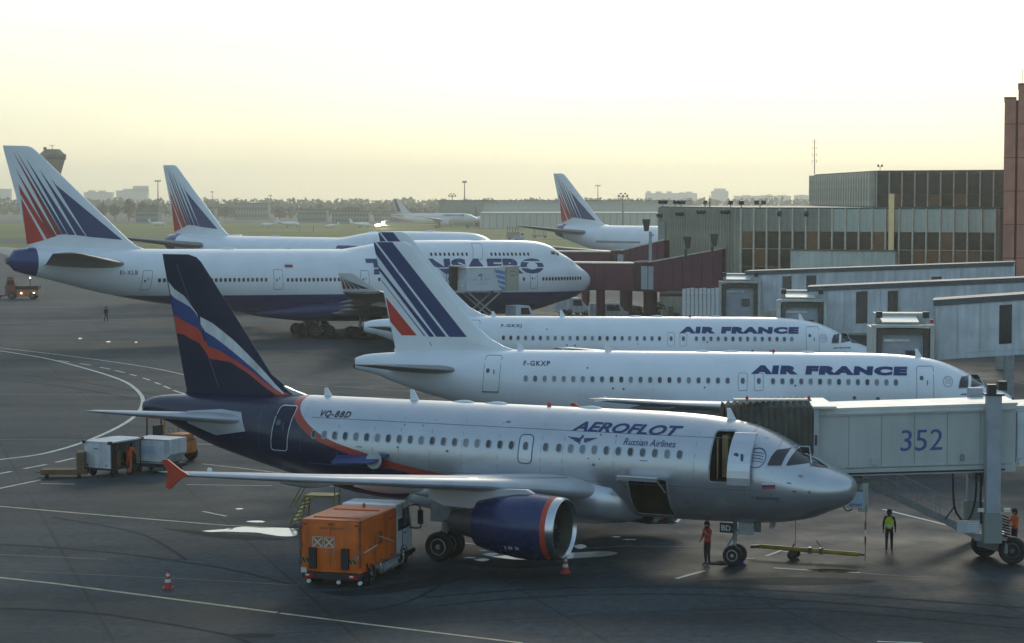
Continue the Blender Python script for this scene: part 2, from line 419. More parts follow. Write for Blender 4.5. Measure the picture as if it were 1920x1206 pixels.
strip('painted_line', [(0, 606), (320, 596)], .4, 'line_worn'); strip('painted_line', [(0, 578), (320, 575)], .4, 'line_worn')
strip('painted_line', [(560, 720), (900, 742)], .25, 'line_worn'); strip('painted_line', [(1820, 700), (1930, 722)], .2, 'line_worn')
# puddles left by rain, mirror-smooth water a few millimetres deep
mk('puddle_glint', (.80, .80, .74), .12, var=.12, scale=1.5, rvar=.08, spec=1.0)  # pale base colour paints the bright sky reflection onto some puddles
def puddle(px, mat='puddle_water'):
    c = curve(px + [px[0]], 3)[:-1]
    pts = [G(u, v) for u, v in c]
    o = MB().add([(p.x, p.y, .008) for p in pts], [tuple(range(len(pts)))]).build('puddle', mat); kind(o, 'structure')
puddle([(378, 996), (400, 994), (430, 992), (455, 988), (490, 990), (520, 990), (552, 992), (556, 1004), (530, 1006), (500, 1002), (480, 999), (450, 998), (420, 997), (395, 998)], 'puddle_glint')
puddle([(460, 978), (480, 976.5), (497, 978), (490, 980), (470, 979.5)], 'puddle_glint')
puddle([(440, 954), (452, 953.2), (456, 954.8), (446, 955.8)])
puddle([(920, 1044), (960, 1041), (1000, 1043), (1040, 1038), (1090, 1036), (1130, 1034), (1158, 1037), (1140, 1043), (1100, 1046), (1060, 1048), (1010, 1050), (960, 1049)], 'puddle_glint')
puddle([(1075, 1024), (1090, 1021), (1100, 1026), (1085, 1030)], 'puddle_glint')
puddle([(905, 1040), (920, 1037), (935, 1039), (920, 1043)]); puddle([(1510, 1068), (1560, 1067), (1610, 1071), (1560, 1074)])
puddle([(888, 1050), (905, 1047), (918, 1050), (903, 1053)])
for u, v, w in ((862, 1033, 8), (880, 1046, 12), (905, 1033, 9), (1155, 1007, 10), (1180, 1012, 14), (150, 635, 4), (203, 641, 5), (255, 642, 3), (430, 992, 8)):
    puddle([(u - w, v), (u, v - 1.3), (u + w, v), (u, v + 1.3)])
# worn dark patches and repairs in the paving
def patch(px):
    pts = [G(u, v) for u, v in curve(px + [px[0]], 3)[:-1]]
    kind(MB().add([(p.x, p.y, 0.0) for p in pts], [tuple(range(len(pts)))]).build('asphalt_patch', 'asphalt_dark'), 'structure')
mk('asphalt_dark', (.026, .032, .034), .85, var=.4, scale=.8, bump=.3, bscale=9, spec=.12)
patch([(850, 1052), (900, 1048), (1000, 1052), (1060, 1058), (980, 1066), (900, 1062)])
patch([(600, 1110), (700, 1102), (820, 1080), (880, 1084), (760, 1108), (650, 1118)])
patch([(1300, 1090), (1480, 1082), (1650, 1090), (1500, 1098)])
patch([(430, 1190), (480, 1187), (520, 1192), (470, 1196)])
patch([(300, 990), (420, 1000), (540, 1012), (420, 1010)])
# rubber marks left by turning wheels
mk('tyre_mark', (.030, .038, .042), .85, var=.5, scale=1.5, spec=.12)
for px, w in (([(0, 700), (120, 712), (300, 742), (470, 782), (640, 830)], .3), ([(0, 712), (120, 725), (300, 757), (470, 799)], .3), ([(-10, 1020), (200, 1035), (420, 1066), (560, 1100)], .22), ([(-10, 1140), (180, 1150), (400, 1185), (470, 1206)], .2),
              ([(800, 1120), (1000, 1105), (1250, 1100), (1500, 1110), (1920, 1140)], .22), ([(820, 1136), (1000, 1120), (1250, 1114), (1500, 1126), (1920, 1160)], .22), ([(1200, 1150), (1500, 1142), (1930, 1180)], .16), ([(0, 620), (250, 616), (420, 618)], .5), ([(480, 655), (620, 668), (700, 690)], .4), ([(100, 970), (260, 1000), (350, 1050)], .18), ([(590, 1160), (760, 1130), (850, 1080)], .18)):
    kind(strip('tyre_mark', None, w, 'tyre_mark', z=.002, world_pts=wcurve(px)), 'structure')
# the air itself: evening haze over the whole field
hz = MB().box(-2550, 2550, -50, 4550, -1.2, 75).build('haze', 'white_matte'); hz.data.materials.clear()
hm = bpy.data.materials.new('haze'); hm.use_nodes = True; hn = hm.node_tree; hn.nodes.clear()
pv = hn.nodes.new('ShaderNodeVolumePrincipled'); ho = hn.nodes.new('ShaderNodeOutputMaterial')
pv.inputs['Color'].default_value = (.93, .93, .86, 1); pv.inputs['Density'].default_value = .00026; pv.inputs['Anisotropy'].default_value = .6
hn.links.new(pv.outputs[0], ho.inputs['Volume']); hz.data.materials.append(hm); kind(hz, 'stuff')
# ------------------------------------------------------------------ airliner builder (local frame: x aft from the nose, y to the right-hand wing, z up)
class Fuselage:
    def __init__(s, xs, top, bot, hw, sL, lobe=None):
        s.sL = sL; s.x0, s.x1 = xs[0], xs[-1]
        s.top, s.bot, s.hw = pchip(xs, top), pchip(xs, bot), pchip(xs, hw)
        s.lobe = None
        if lobe: s.lobe = (pchip(lobe[0], lobe[1]), pchip(lobe[0], lobe[2]), lobe[3], lobe[0][0], lobe[0][-1])
    def ztop(s, x):
        t = float(s.top(x))
        if s.lobe and s.lobe[3] <= x <= s.lobe[4]: t = max(t, float(s.lobe[0](x)))
        return t
    def side(s, x, z):
        t, b = float(s.top(x)), float(s.bot(x)); q = (z - (t + b) / 2) / max(1e-4, (t - b) / 2)
        y = float(s.hw(x)) * math.sqrt(max(0, 1 - q * q))
        if s.lobe and s.lobe[3] <= x <= s.lobe[4]:
            lt, lw = float(s.lobe[0](x)), float(s.lobe[1](x)); h = max(.05, lt - s.lobe[2]); q = (z - s.lobe[2]) / h
            if -0.6 < q < 1: y = max(y, lw * math.sqrt(max(0, 1 - q * q)))
        return y
    def normal(s, x, z):
        e = .02
        dx = (s.side(x + e, z) - s.side(x - e, z)) / (2 * e * s.sL); dz = (s.side(x, z + e) - s.side(x, z - e)) / (2 * e)
        return Vector((-dx, 1, -dz)).normalized()
    def pt(s, x, z, off=0.0):
        p = Vector((x * s.sL, s.side(x, z), z))
        return p + s.normal(x, z) * off if off else p
    def mesh(s, nx=90, nz=22):
        u = np.linspace(0, 1, nx); L = s.x1 - s.x0
        xs = sorted(set([s.x0 + L * (0.12 * (t / .3) ** 2 if t < .3 else .12 + .88 * (t - .3) / .7) for t in u]))
        rings = []
        for x in xs:
            t, b = s.ztop(x), float(s.bot(x)); ring = []
            for k in range(2 * nz):
                a = math.pi * k / nz; z = (t + b) / 2 + (t - b) / 2 * math.cos(a)
                y = s.side(x, z); ring.append((x * s.sL, y if k <= nz else -y, z))
            rings.append(ring)
        return MB().loft(rings)

def yt(u): return 2.5 * (.2969 * math.sqrt(max(u, 0)) - .126 * u - .3516 * u * u + .2843 * u ** 3 - .1015 * u ** 4) * 2   # half thickness per unit t/c
US = [0, .006, .025, .07, .15, .28, .42, .58, .75, .9, 1.0]
class Fin:
    def __init__(s, secs, sL):                   # (z, leading x, trailing x, t/c)
        s.z = [q[0] for q in secs]; s.q = secs; s.sL = sL
    def at(s, z):
        return [float(np.interp(z, s.z, [q[i] for q in s.q])) for i in (1, 2, 3)]
    def side(s, x, z):
        le, te, t = s.at(z); u = min(1, max(0, (x - le) / max(.01, te - le)))
        return max(.02, yt(u) * t * (te - le) * s.sL)
    def pt(s, x, z, off=0.0):
        return Vector((x * s.sL, s.side(x, z) + off, z))
    def mesh(s, us=US):
        rings = []
        for z, le, te, t in s.q:
            r = [((le + (te - le) * u) * s.sL, yt(u) * t * (te - le) * s.sL, z) for u in us]
            r += [(p[0], -p[1], z) for p in r[-2:0:-1]]; rings.append(r)
        return MB().loft(rings)
def wing_mesh(secs, sL, side=1, us=US):          # (y, leading x, chord, z of chord line, t/c, twist z at trailing edge)
    rings = []
    for y, le, ch, z, t, tw in secs:
        up = [((le + ch * u) * sL, y * side, z + yt(u) * t * ch * 1.15 + tw * u + .02 * ch * math.sin(math.pi * min(1, u * 1.1)) * .4) for u in us]
        lo = [((le + ch * u) * sL, y * side, z - yt(u) * t * ch * .85 + tw * u) for u in us]
        rings.append(up + lo[-2:0:-1])
    return MB().loft(rings)
def spindle(mb, a, b, r, mi=0, n=10, flat=1.0):
    a, b = Vector(a), Vector(b)
    prof = [(0, .05), (.08, .45), (.25, .85), (.45, 1), (.65, .85), (.85, .45), (1, .06)]
    return mb.tube([a.lerp(b, t) for t, _ in prof], [r * q for _, q in prof], n, mi)

def wheel_mb(mb, c, r, w, mi_t=0, mi_r=1, n=22):
    """tyre and rim turning about the y axis at c"""
    x, y, z = c; h = w / 2
    mb.lathe([(-h * .7, r * .58), (-h, r * .72), (-h, r * .88), (-h * .62, r * .985), (0, r), (h * .62, r * .985), (h, r * .88), (h, r * .72), (h * .7, r * .58)], (x, y, z), 'y', n, mi_t, True)
    for sg in (1, -1):
        mb.lathe([(sg * h * .72, r * .57), (sg * h * .78, r * .50), (sg * h * .45, r * .42), (sg * h * .5, r * .2), (sg * h * .9, r * .16), (sg * h * .9, .001)], (x, y, z), 'y', n, mi_r)
        for k in range(8):
            a = 2 * math.pi * k / 8
            mb.tube([(x + r * .34 * math.cos(a), y + sg * h * .42, z + r * .34 * math.sin(a)), (x + r * .34 * math.cos(a), y + sg * h * .56, z + r * .34 * math.sin(a))], r * .05, 6, mi_t)
    return mb

def decal(P, fn, poly, name, mat, off=.012, step=(.6, .12)):
    bm = bmesh.new(); bm.faces.new([bm.verts.new((a, b, 0)) for a, b in poly])
    bmesh.ops.triangulate(bm, faces=bm.faces)
    slice_bm(bm, 'x', step[0]); slice_bm(bm, 'y', step[1])
    return wrap_bm(bm, lambda x, z: fn(x, z, off), name, mat, P)
def letters(P, fn, body, x_left, x_right, z0, z1, mat, fat=0.0, shear=0.0, off=.014, name='lettering', gap=None, space=1.0, slope=0.0):
    v, f = text_tris(body, fat, shear, space)
    w = [(x_left + (x_right - x_left) * a, z0 + (z1 - z0) * b + slope * a) for a, b in v]
    bm = flat_bm(w, f)
    if gap:
        for zc in gap:
            bmesh.ops.bisect_plane(bm, geom=bm.verts[:] + bm.edges[:] + bm.faces[:], plane_co=(0, zc, 0), plane_no=(0, 1, 0), dist=1e-5)
        bmesh.ops.delete(bm, geom=[q for q in bm.faces if gap[0] < q.calc_center_median().y < gap[1]], context='FACES')
    slice_bm(bm, 'y', .15); slice_bm(bm, 'x', .8)
    return wrap_bm(bm, lambda x, z: fn(x, z, off), name, mat, P)
def outline(P, fn, x0, x1, z0, z1, w, r, name, mat, off=.016, slant=0.0):
    a = rrect(x0, x1, z0, z1, r, 5); b = rrect(x0 + w, x1 - w, z0 + w, z1 - w, max(.02, r - w), 5)
    zc = (z0 + z1) / 2
    # divide the long sides so the frame follows the curve
    def dense(p):
        q = []
        for i in range(len(p)):
            c, d = p[i], p[(i + 1) % len(p)]
            for t in (0, .25, .5, .75): q.append((c[0] + (d[0] - c[0]) * t, c[1] + (d[1] - c[1]) * t))
        return q
    a, b = dense(a), dense(b); n = len(a); mb = MB()
    sh = lambda p: (p[0] + slant * (p[1] - zc), p[1])
    vs_ = [fn(*sh(p), off) for p in a] + [fn(*sh(p), off) for p in b] + [fn(*sh(p), 0.0) for p in a] + [fn(*sh(p), 0.0) for p in b]
    fs = []
    for k in range(n):
        j = (k + 1) % n
        fs += [(k, j, j + n, k + n), (k, k + 2 * n, j + 2 * n, j), (k + n, j + n, j + 3 * n, k + 3 * n)]
    mb.add(vs_, fs)
    return mb.build(name, mat, P)
def door(P, fn, x0, x1, z0, z1, frame_mat, panel_mat, w=.07, r=.15, slant=0.0, window=None, handle=True, name='cabin_door'):
    zc = (z0 + z1) / 2; bm = bmesh.new()
    bm.faces.new([bm.verts.new((a + slant * (b - zc), b, 0)) for a, b in rrect(x0 + w, x1 - w, z0 + w, z1 - w, max(.02, r - w))])
    bmesh.ops.triangulate(bm, faces=bm.faces); slice_bm(bm, 'y', .15)
    d = wrap_bm(bm, lambda x, z: fn(x, z, .008), name, panel_mat, P)
    outline(d, fn, x0, x1, z0, z1, w, r, 'door_frame', frame_mat, .014, slant)
    if window: oval(d, fn, window[0], window[1], .10, .13, 'door_window', 'window_grey')
    if handle:
        h = MB(); c = fn((x0 + x1) / 2 - .12 + slant * .1, zc + .1, .02)
        h.box(c.x - .02, c.x + .02, c.y - .02, c.y + .03, c.z - .14, c.z + .14); h.build('door_handle', 'line_grey', d)
    return d
_ovals = {}
def oval(P, fn, x, z, rx, rz, name, mat, dep=.02, ring=None):
    if name == 'cabin_window' and mat == 'window_grey': mat = random.choice(('window_grey', 'window_grey', 'window_dark', 'window_shade'))
    key = (round(rx, 3), round(rz, 3), mat, ring)
    if key not in _ovals:
        mb = MB(); n = 14
        a = [(rx * math.copysign(abs(math.cos(t)) ** .75, math.cos(t)), rz * math.copysign(abs(math.sin(t)) ** .75, math.sin(t))) for t in [2 * math.pi * k / n for k in range(n)]]
        mb.add([(p, -.03, q) for p, q in a] + [(p, .006, q) for p, q in a], [tuple(range(n, 2 * n))] + [(k, (k + 1) % n, (k + 1) % n + n, k + n) for k in range(n)])
        if ring:
            b = [(p * 1.0, q * 1.0) for p, q in a]; c = [(p * .8, q * .84) for p, q in a]
            mb.add([(p, .007, q) for p, q in b] + [(p, .012, q) for p, q in c], [(k, (k + 1) % n, (k + 1) % n + n, k + n) for k in range(n)], 1)
        me = mb.mesh(name); me.materials.append(M[mat])
        if ring: me.materials.append(M[ring])
        _ovals[key] = me
    o = link(name, _ovals[key], P); p = fn(x, z, .006); e = .05
    up = (fn(x, z + e, 0) - fn(x, z - e, 0)).normalized(); fw = (fn(x + e, z, 0) - fn(x - e, z, 0)).normalized()
    nrm = up.cross(fw).normalized(); 
    if nrm.y < 0: nrm = -nrm
    fw = nrm.cross(up).normalized()
    mt = Matrix((fw, nrm, up)).transposed().to_4x4(); mt.translation = p
    o.matrix_local = mt; return o

mk('duct_dark', (.10, .095, .08), .5, metal=.3, var=.15)
def engine(P, x, y, z, r, length, core, mats, sL, pylon, fan_blades=20, name='engine', band=None):
    """turbofan: cowl with band and bright lip, fan, core nozzle and pylon; x is the intake lip"""
    X = lambda q: (x + q) * sL
    m = MB()
    lipL = .32; bandL = .55 if band else .32
    prof_out = [(bandL, r * .985), (length * .35, r * 1.03), (length * .55, r), (length * .8, r * .88), (length, r * .74)]
    m.lathe([(X(t), q) for t, q in prof_out] + [(X(length), r * .70), (X(length * .8), r * .78)], (0, y, z), 'x', 36, 0)
    e = m.build(name, mats['cowl'], P, 40)
    lp = MB(); lp.lathe([(X(.14), r * .83), (X(.08), r * .845), (X(0.0), r * .895), (X(.03), r * .93), (X(.14), r * .962), (X(lipL), r * .975), (X(bandL if band else lipL), r * .985)][:6], (0, y, z), 'x', 36)
    lp.build('intake_lip', mats['lip'], e, 60)
    du = MB(); du.lathe([(X(.14), r * .829), (X(.35), r * .80), (X(.78), r * .80)], (0, y, z), 'x', 36); du.build('intake_duct', 'duct_dark', e, 60)
    if band:
        b = MB(); b.lathe([(X(lipL), r * .976), (X(bandL), r * .986), (X(bandL + .02), r * .95)], (0, y, z), 'x', 36); b.build('cowl_band', band, e, 60)
    f = MB(); f.lathe([(X(.75), r * .81), (X(.80), r * .80), (X(.80), r * .26), (X(.45), r * .13), (X(.33), .01)], (0, y, z), 'x', 24)
    for k in range(fan_blades):
        a = 2 * math.pi * k / fan_blades; ca, sa = math.cos(a), math.sin(a); cb, sb = math.cos(a + .22), math.sin(a + .22)
        f.add([(X(.70), y + r * .25 * ca, z + r * .25 * sa), (X(.60), y + r * .79 * ca, z + r * .79 * sa), (X(.72), y + r * .79 * cb, z + r * .79 * sb), (X(.78), y + r * .25 * cb, z + r * .25 * sb)], [(0, 1, 2, 3)])
    f.build('fan', 'fan_dark', e, 30)
    k = MB(); k.lathe([(X(length * .82), r * .56), (X(length + .1), r * .52), (X(core), r * .36), (X(core), r * .30), (X(core - .3), r * .30)], (0, y, z), 'x', 28)
    k.lathe([(X(core - .3), r * .24), (X(core), r * .2), (X(core + .45), .02)], (0, y, z), 'x', 20)
    k.build('core_nozzle', 'dark_metal', e, 40)
    py = MB(); ring = []
    for (px, pz0, pz1, w) in pylon:
        ring.append([((px) * sL, y - w, pz0), ((px) * sL, y + w, pz0), ((px) * sL, y + w * .8, pz1), ((px) * sL, y - w * .8, pz1)])
    py.loft(ring); py.build('pylon', mats['pylon'], e, 50)
    return e

def livery_material(name, base, bands, metal=(0, 0, 0), rough=.34, sL=1.0, zr=(1.0, 6.5), xr=40.0):
    """base paint, then painted areas aft of a curve x = f(z): bands = [(colour, [(x, z), ...])], metal per layer"""
    m, nt, b = new_mat(name); L = nt.links.new
    tc = N(nt, 'ShaderNodeTexCoord'); sp = N(nt, 'ShaderNodeSeparateXYZ'); L(tc.outputs['Object'], sp.inputs[0])
    nz = N(nt, 'ShaderNodeTexNoise'); nz.inputs['Scale'].default_value = .9; nz.inputs['Detail'].default_value = 6; L(tc.outputs['Object'], nz.inputs['Vector'])
    zn = N(nt, 'ShaderNodeMapRange'); zn.inputs[1].default_value = zr[0]; zn.inputs[2].default_value = zr[1]; L(sp.outputs[2], zn.inputs[0])
    col = N(nt, 'ShaderNodeRGB'); col.outputs[0].default_value = (*base, 1); cout = col.outputs[0]
    mv = N(nt, 'ShaderNodeValue'); mv.outputs[0].default_value = metal[0]; mout = mv.outputs[0]
    for i, (c, pts) in enumerate(bands):
        fc = N(nt, 'ShaderNodeFloatCurve'); cv = fc.mapping.curves[0]
        pts = sorted([((z - zr[0]) / (zr[1] - zr[0]), x / xr) for x, z in pts])
        cv.points[0].location = pts[0]; cv.points[1].location = pts[-1]
        for p in pts[1:-1]: cv.points.new(*p)
        for p in cv.points: p.handle_type = 'AUTO'
        fc.mapping.extend = 'HORIZONTAL'; fc.mapping.update()
        L(zn.outputs[0], fc.inputs['Value'])
        mul = N(nt, 'ShaderNodeMath', operation='MULTIPLY'); mul.inputs[1].default_value = xr * sL; L(fc.outputs[0], mul.inputs[0])
        gt = N(nt, 'ShaderNodeMath', operation='GREATER_THAN'); L(sp.outputs[0], gt.inputs[0]); L(mul.outputs[0], gt.inputs[1])
        mx = N(nt, 'ShaderNodeMix', data_type='RGBA'); L(gt.outputs[0], mx.inputs[0]); L(cout, mx.inputs[6]); mx.inputs[7].default_value = (*c, 1); cout = mx.outputs[2]
        mm = N(nt, 'ShaderNodeMix'); L(gt.outputs[0], mm.inputs[0]); L(mout, mm.inputs[2]); mm.inputs[3].default_value = metal[i + 1]; mout = mm.outputs[0]
    mr = N(nt, 'ShaderNodeMapRange'); mr.inputs[1].default_value = .3; mr.inputs[2].default_value = .7; mr.inputs[3].default_value = .93; mr.inputs[4].default_value = 1.04; L(nz.outputs[0], mr.inputs[0])
    vm = N(nt, 'ShaderNodeVectorMath', operation='SCALE'); L(cout, vm.inputs[0]); L(mr.outputs[0], vm.inputs['Scale'])
    L(vm.outputs[0], b.inputs['Base Color']); L(mout, b.inputs['Metallic'])
    rr = N(nt, 'ShaderNodeMapRange'); rr.inputs[3].default_value = rough - .07; rr.inputs[4].default_value = rough + .07; L(nz.outputs[0], rr.inputs[0]); L(rr.outputs[0], b.inputs['Roughness'])
    n5 = N(nt, 'ShaderNodeTexNoise'); n5.inputs['Scale'].default_value = 1.7; n5.inputs['Detail'].default_value = 2; L(tc.outputs['Object'], n5.inputs['Vector'])
    bp = N(nt, 'ShaderNodeBump'); bp.inputs['Strength'].default_value = .10; bp.inputs['Distance'].default_value = .08; L(n5.outputs[0], bp.inputs['Height']); L(bp.outputs[0], b.inputs['Normal'])
    b.inputs['Coat Weight'].default_value = .3; b.inputs['Coat Roughness'].default_value = .12
    M[name] = m; return m
def belt_material(name, upper, lower, zcut, xcone, sL, cone=None, rough=.33):
    """two-tone fuselage split by a level line, with a painted tail cone"""
    m, nt, b = new_mat(name); L = nt.links.new
    tc = N(nt, 'ShaderNodeTexCoord'); sp = N(nt, 'ShaderNodeSeparateXYZ'); L(tc.outputs['Object'], sp.inputs[0])
    nz = N(nt, 'ShaderNodeTexNoise'); nz.inputs['Scale'].default_value = .5; nz.inputs['Detail'].default_value = 6; L(tc.outputs['Object'], nz.inputs['Vector'])
    a = N(nt, 'ShaderNodeMath', operation='LESS_THAN'); L(sp.outputs[2], a.inputs[0]); a.inputs[1].default_value = zcut
    c = N(nt, 'ShaderNodeMath', operation='GREATER_THAN'); L(sp.outputs[0], c.inputs[0]); c.inputs[1].default_value = xcone * sL
    mx = N(nt, 'ShaderNodeMix', data_type='RGBA'); L(a.outputs[0], mx.inputs[0]); mx.inputs[6].default_value = (*upper, 1); mx.inputs[7].default_value = (*lower, 1)
    m2 = N(nt, 'ShaderNodeMix', data_type='RGBA'); L(c.outputs[0], m2.inputs[0]); L(mx.outputs[2], m2.inputs[6]); m2.inputs[7].default_value = (*(cone or lower), 1)
    mr = N(nt, 'ShaderNodeMapRange'); mr.inputs[1].default_value = .3; mr.inputs[2].default_value = .7; mr.inputs[3].default_value = .93; mr.inputs[4].default_value = 1.04; L(nz.outputs[0], mr.inputs[0])
    vm = N(nt, 'ShaderNodeVectorMath', operation='SCALE'); L(m2.outputs[2], vm.inputs[0]); L(mr.outputs[0], vm.inputs['Scale'])
    L(vm.outputs[0], b.inputs['Base Color'])
    rr = N(nt, 'ShaderNodeMapRange'); rr.inputs[3].default_value = rough - .07; rr.inputs[4].default_value = rough + .07; L(nz.outputs[0], rr.inputs[0]); L(rr.outputs[0], b.inputs['Roughness'])
    n5 = N(nt, 'ShaderNodeTexNoise'); n5.inputs['Scale'].default_value = 1.7; n5.inputs['Detail'].default_value = 2; L(tc.outputs['Object'], n5.inputs['Vector'])
    bp = N(nt, 'ShaderNodeBump'); bp.inputs['Strength'].default_value = .10; bp.inputs['Distance'].default_value = .08; L(n5.outputs[0], bp.inputs['Height']); L(bp.outputs[0], b.inputs['Normal'])
    b.inputs['Coat Weight'].default_value = .3; b.inputs['Coat Roughness'].default_value = .12
    M[name] = m; return m

def cut_recess(o, x0, x1, z0, z1, sL, y0, y1, mat='interior_dark'):
    """open a doorway: carve a box out of the hull and leave dark inner walls"""
    c = MB().box(x0 * sL, x1 * sL, y0, y1, z0, z1).build('cutter', mat)
    md = o.modifiers.new('cut', 'BOOLEAN'); md.operation = 'DIFFERENCE'; md.object = c; md.solver = 'EXACT'; md.material_mode = 'TRANSFER'
    c.matrix_world = o.matrix_world
    dg = bpy.context.evaluated_depsgraph_get(); dg.update()
    me = bpy.data.meshes.new_from_object(o.evaluated_get(dg))
    o.modifiers.clear(); o.data = me; bpy.data.objects.remove(c)
    me.shade_smooth(); me.set_sharp_from_angle(angle=R(40))

def gear_leg(P, name, x, y, ztop, wheels, r, w, sL, lean=0.0, extra=None, rim='rim'):
    """strut with wheels [(dx, dy)], brace and torque link"""
    s = MB(); X = x * sL
    s.tube([(X + lean, y, ztop), (X + lean * .3, y, r + .55)], r * .22, 10, 0); s.tube([(X + lean * .3, y, r + .6), (X, y, r * .8)], r * .15, 10, 1)
    s.bar((X - .9 * (ztop / 3), y, ztop), (X, y, r + .8), .09, mi=0); s.bar((X, y, ztop), (X, y - math.copysign(.9, y) * (ztop / 3), ztop) if abs(y) > 1 else (X + .4, y, ztop), .09, mi=0)
    s.bar((X + .28, y, r + .35), (X + .02, y, r + .75), .07, mi=0); s.bar((X + .28, y, r + .35), (X + .02, y, r * .95), .07, mi=0)
    ys = [q[1] for q in wheels]; xs = sorted(set(q[0] for q in wheels))
    for dx in xs: s.tube([(X + dx, y + min(ys), r), (X + dx, y + max(ys), r)], r * .14, 8, 1)
    if len(xs) > 1: s.bar((X + xs[0], y, r), (X + xs[-1], y, r), r * .3, mi=0)
    g = s.build(name, ['gear_grey', 'bare_metal'], P, 40)
    if extra: extra(g)
    me = wheel_mb(MB(), (0, 0, 0), r, w).build('wheel', ['rubber', rim], g, 40)
    for i, (dx, dy) in enumerate(wheels):
        o = me if i == 0 else link('wheel', me.data, g)
        o.location = (X + dx, y + dy, r)
    return g
# ------------------------------------------------------------------ single-aisle airliners
def place_pose(o, X, Y, yaw, z=0.0, tilt=0.0):
    o.location = (X, Y, z); o.rotation_euler = (0, tilt, R(yaw) + math.pi)
def narrow_fuselage(L, sL):
    t = L - 33.84
    T = [(0, 3.28), (.05, 3.50), (.2, 3.64), (.53, 3.80), (1.0, 3.98), (1.31, 4.13), (1.75, 4.34), (2.1, 4.52), (2.77, 4.88), (3.45, 5.18), (4.2, 5.42), (5, 5.57), (6.2, 5.70), (7.5, 5.76), (9, 5.78), (25 + t, 5.78), (28 + t, 5.74), (31 + t, 5.62), (33 + t, 5.50), (33.8 + t, 5.38), (34.1 + t, 5.26)]
    B = [(0, 3.22), (.05, 2.92), (.2, 2.70), (.53, 2.50), (1.0, 2.32), (1.63, 2.06), (2.5, 1.86), (3.43, 1.74), (5, 1.67), (7, 1.64), (20.5 + t, 1.64), (22.5 + t, 1.80), (24.5 + t, 2.15), (26.5 + t, 2.55), (28.3 + t, 2.95), (29.9 + t, 3.33), (31.8 + t, 3.95), (33.4 + t, 4.48), (33.9 + t, 4.55), (34.1 + t, 4.62)]
    W = [(0, .03), (.05, .33), (.2, .60), (.53, .93), (1.0, 1.20), (1.63, 1.4), (2.5, 1.66), (3.43, 1.82), (5, 1.93), (7, 1.975), (21.5 + t, 1.975), (24 + t, 1.9), (26.5 + t, 1.72), (28.5 + t, 1.48), (30 + t, 1.22), (31.8 + t, .84), (33.4 + t, .5), (33.9 + t, .38), (34.1 + t, .28)]
    xs = sorted(set([q[0] for q in T + B + W])); f = lambda A: pchip([q[0] for q in A], [q[1] for q in A])(np.array(xs))
    return Fuselage(xs, f(T), f(B), f(W), sL)
COCKPIT = [[(3.13, 4.10), (3.05, 4.42), (2.93, 4.64), (2.50, 4.68), (2.60, 4.10)], [(2.44, 4.10), (2.30, 4.68), (1.93, 4.68), (1.66, 4.18)], [(1.60, 4.08), (1.96, 4.43), (1.5, 4.215), (1.02, 3.97)]]
def cockpit(P, fn):
    for q in COCKPIT: 
        g = decal(P, fn, q, 'cockpit_window', 'cockpit_glass', .012, (.1, .04))
        c = (sum(p[0] for p in q) / len(q), sum(p[1] for p in q) / len(q)); n = len(q)
        big = [(c[0] + (x - c[0]) * 1.16, c[1] + (z - c[1]) * 1.16) for x, z in q]; mb = MB()
        mb.add([fn(*p, .016) for p in q] + [fn(*p, .016) for p in big], [(k, (k + 1) % n, (k + 1) % n + n, k + n) for k in range(n)])
        mb.build('window_frame', 'grey_panel_light', g)

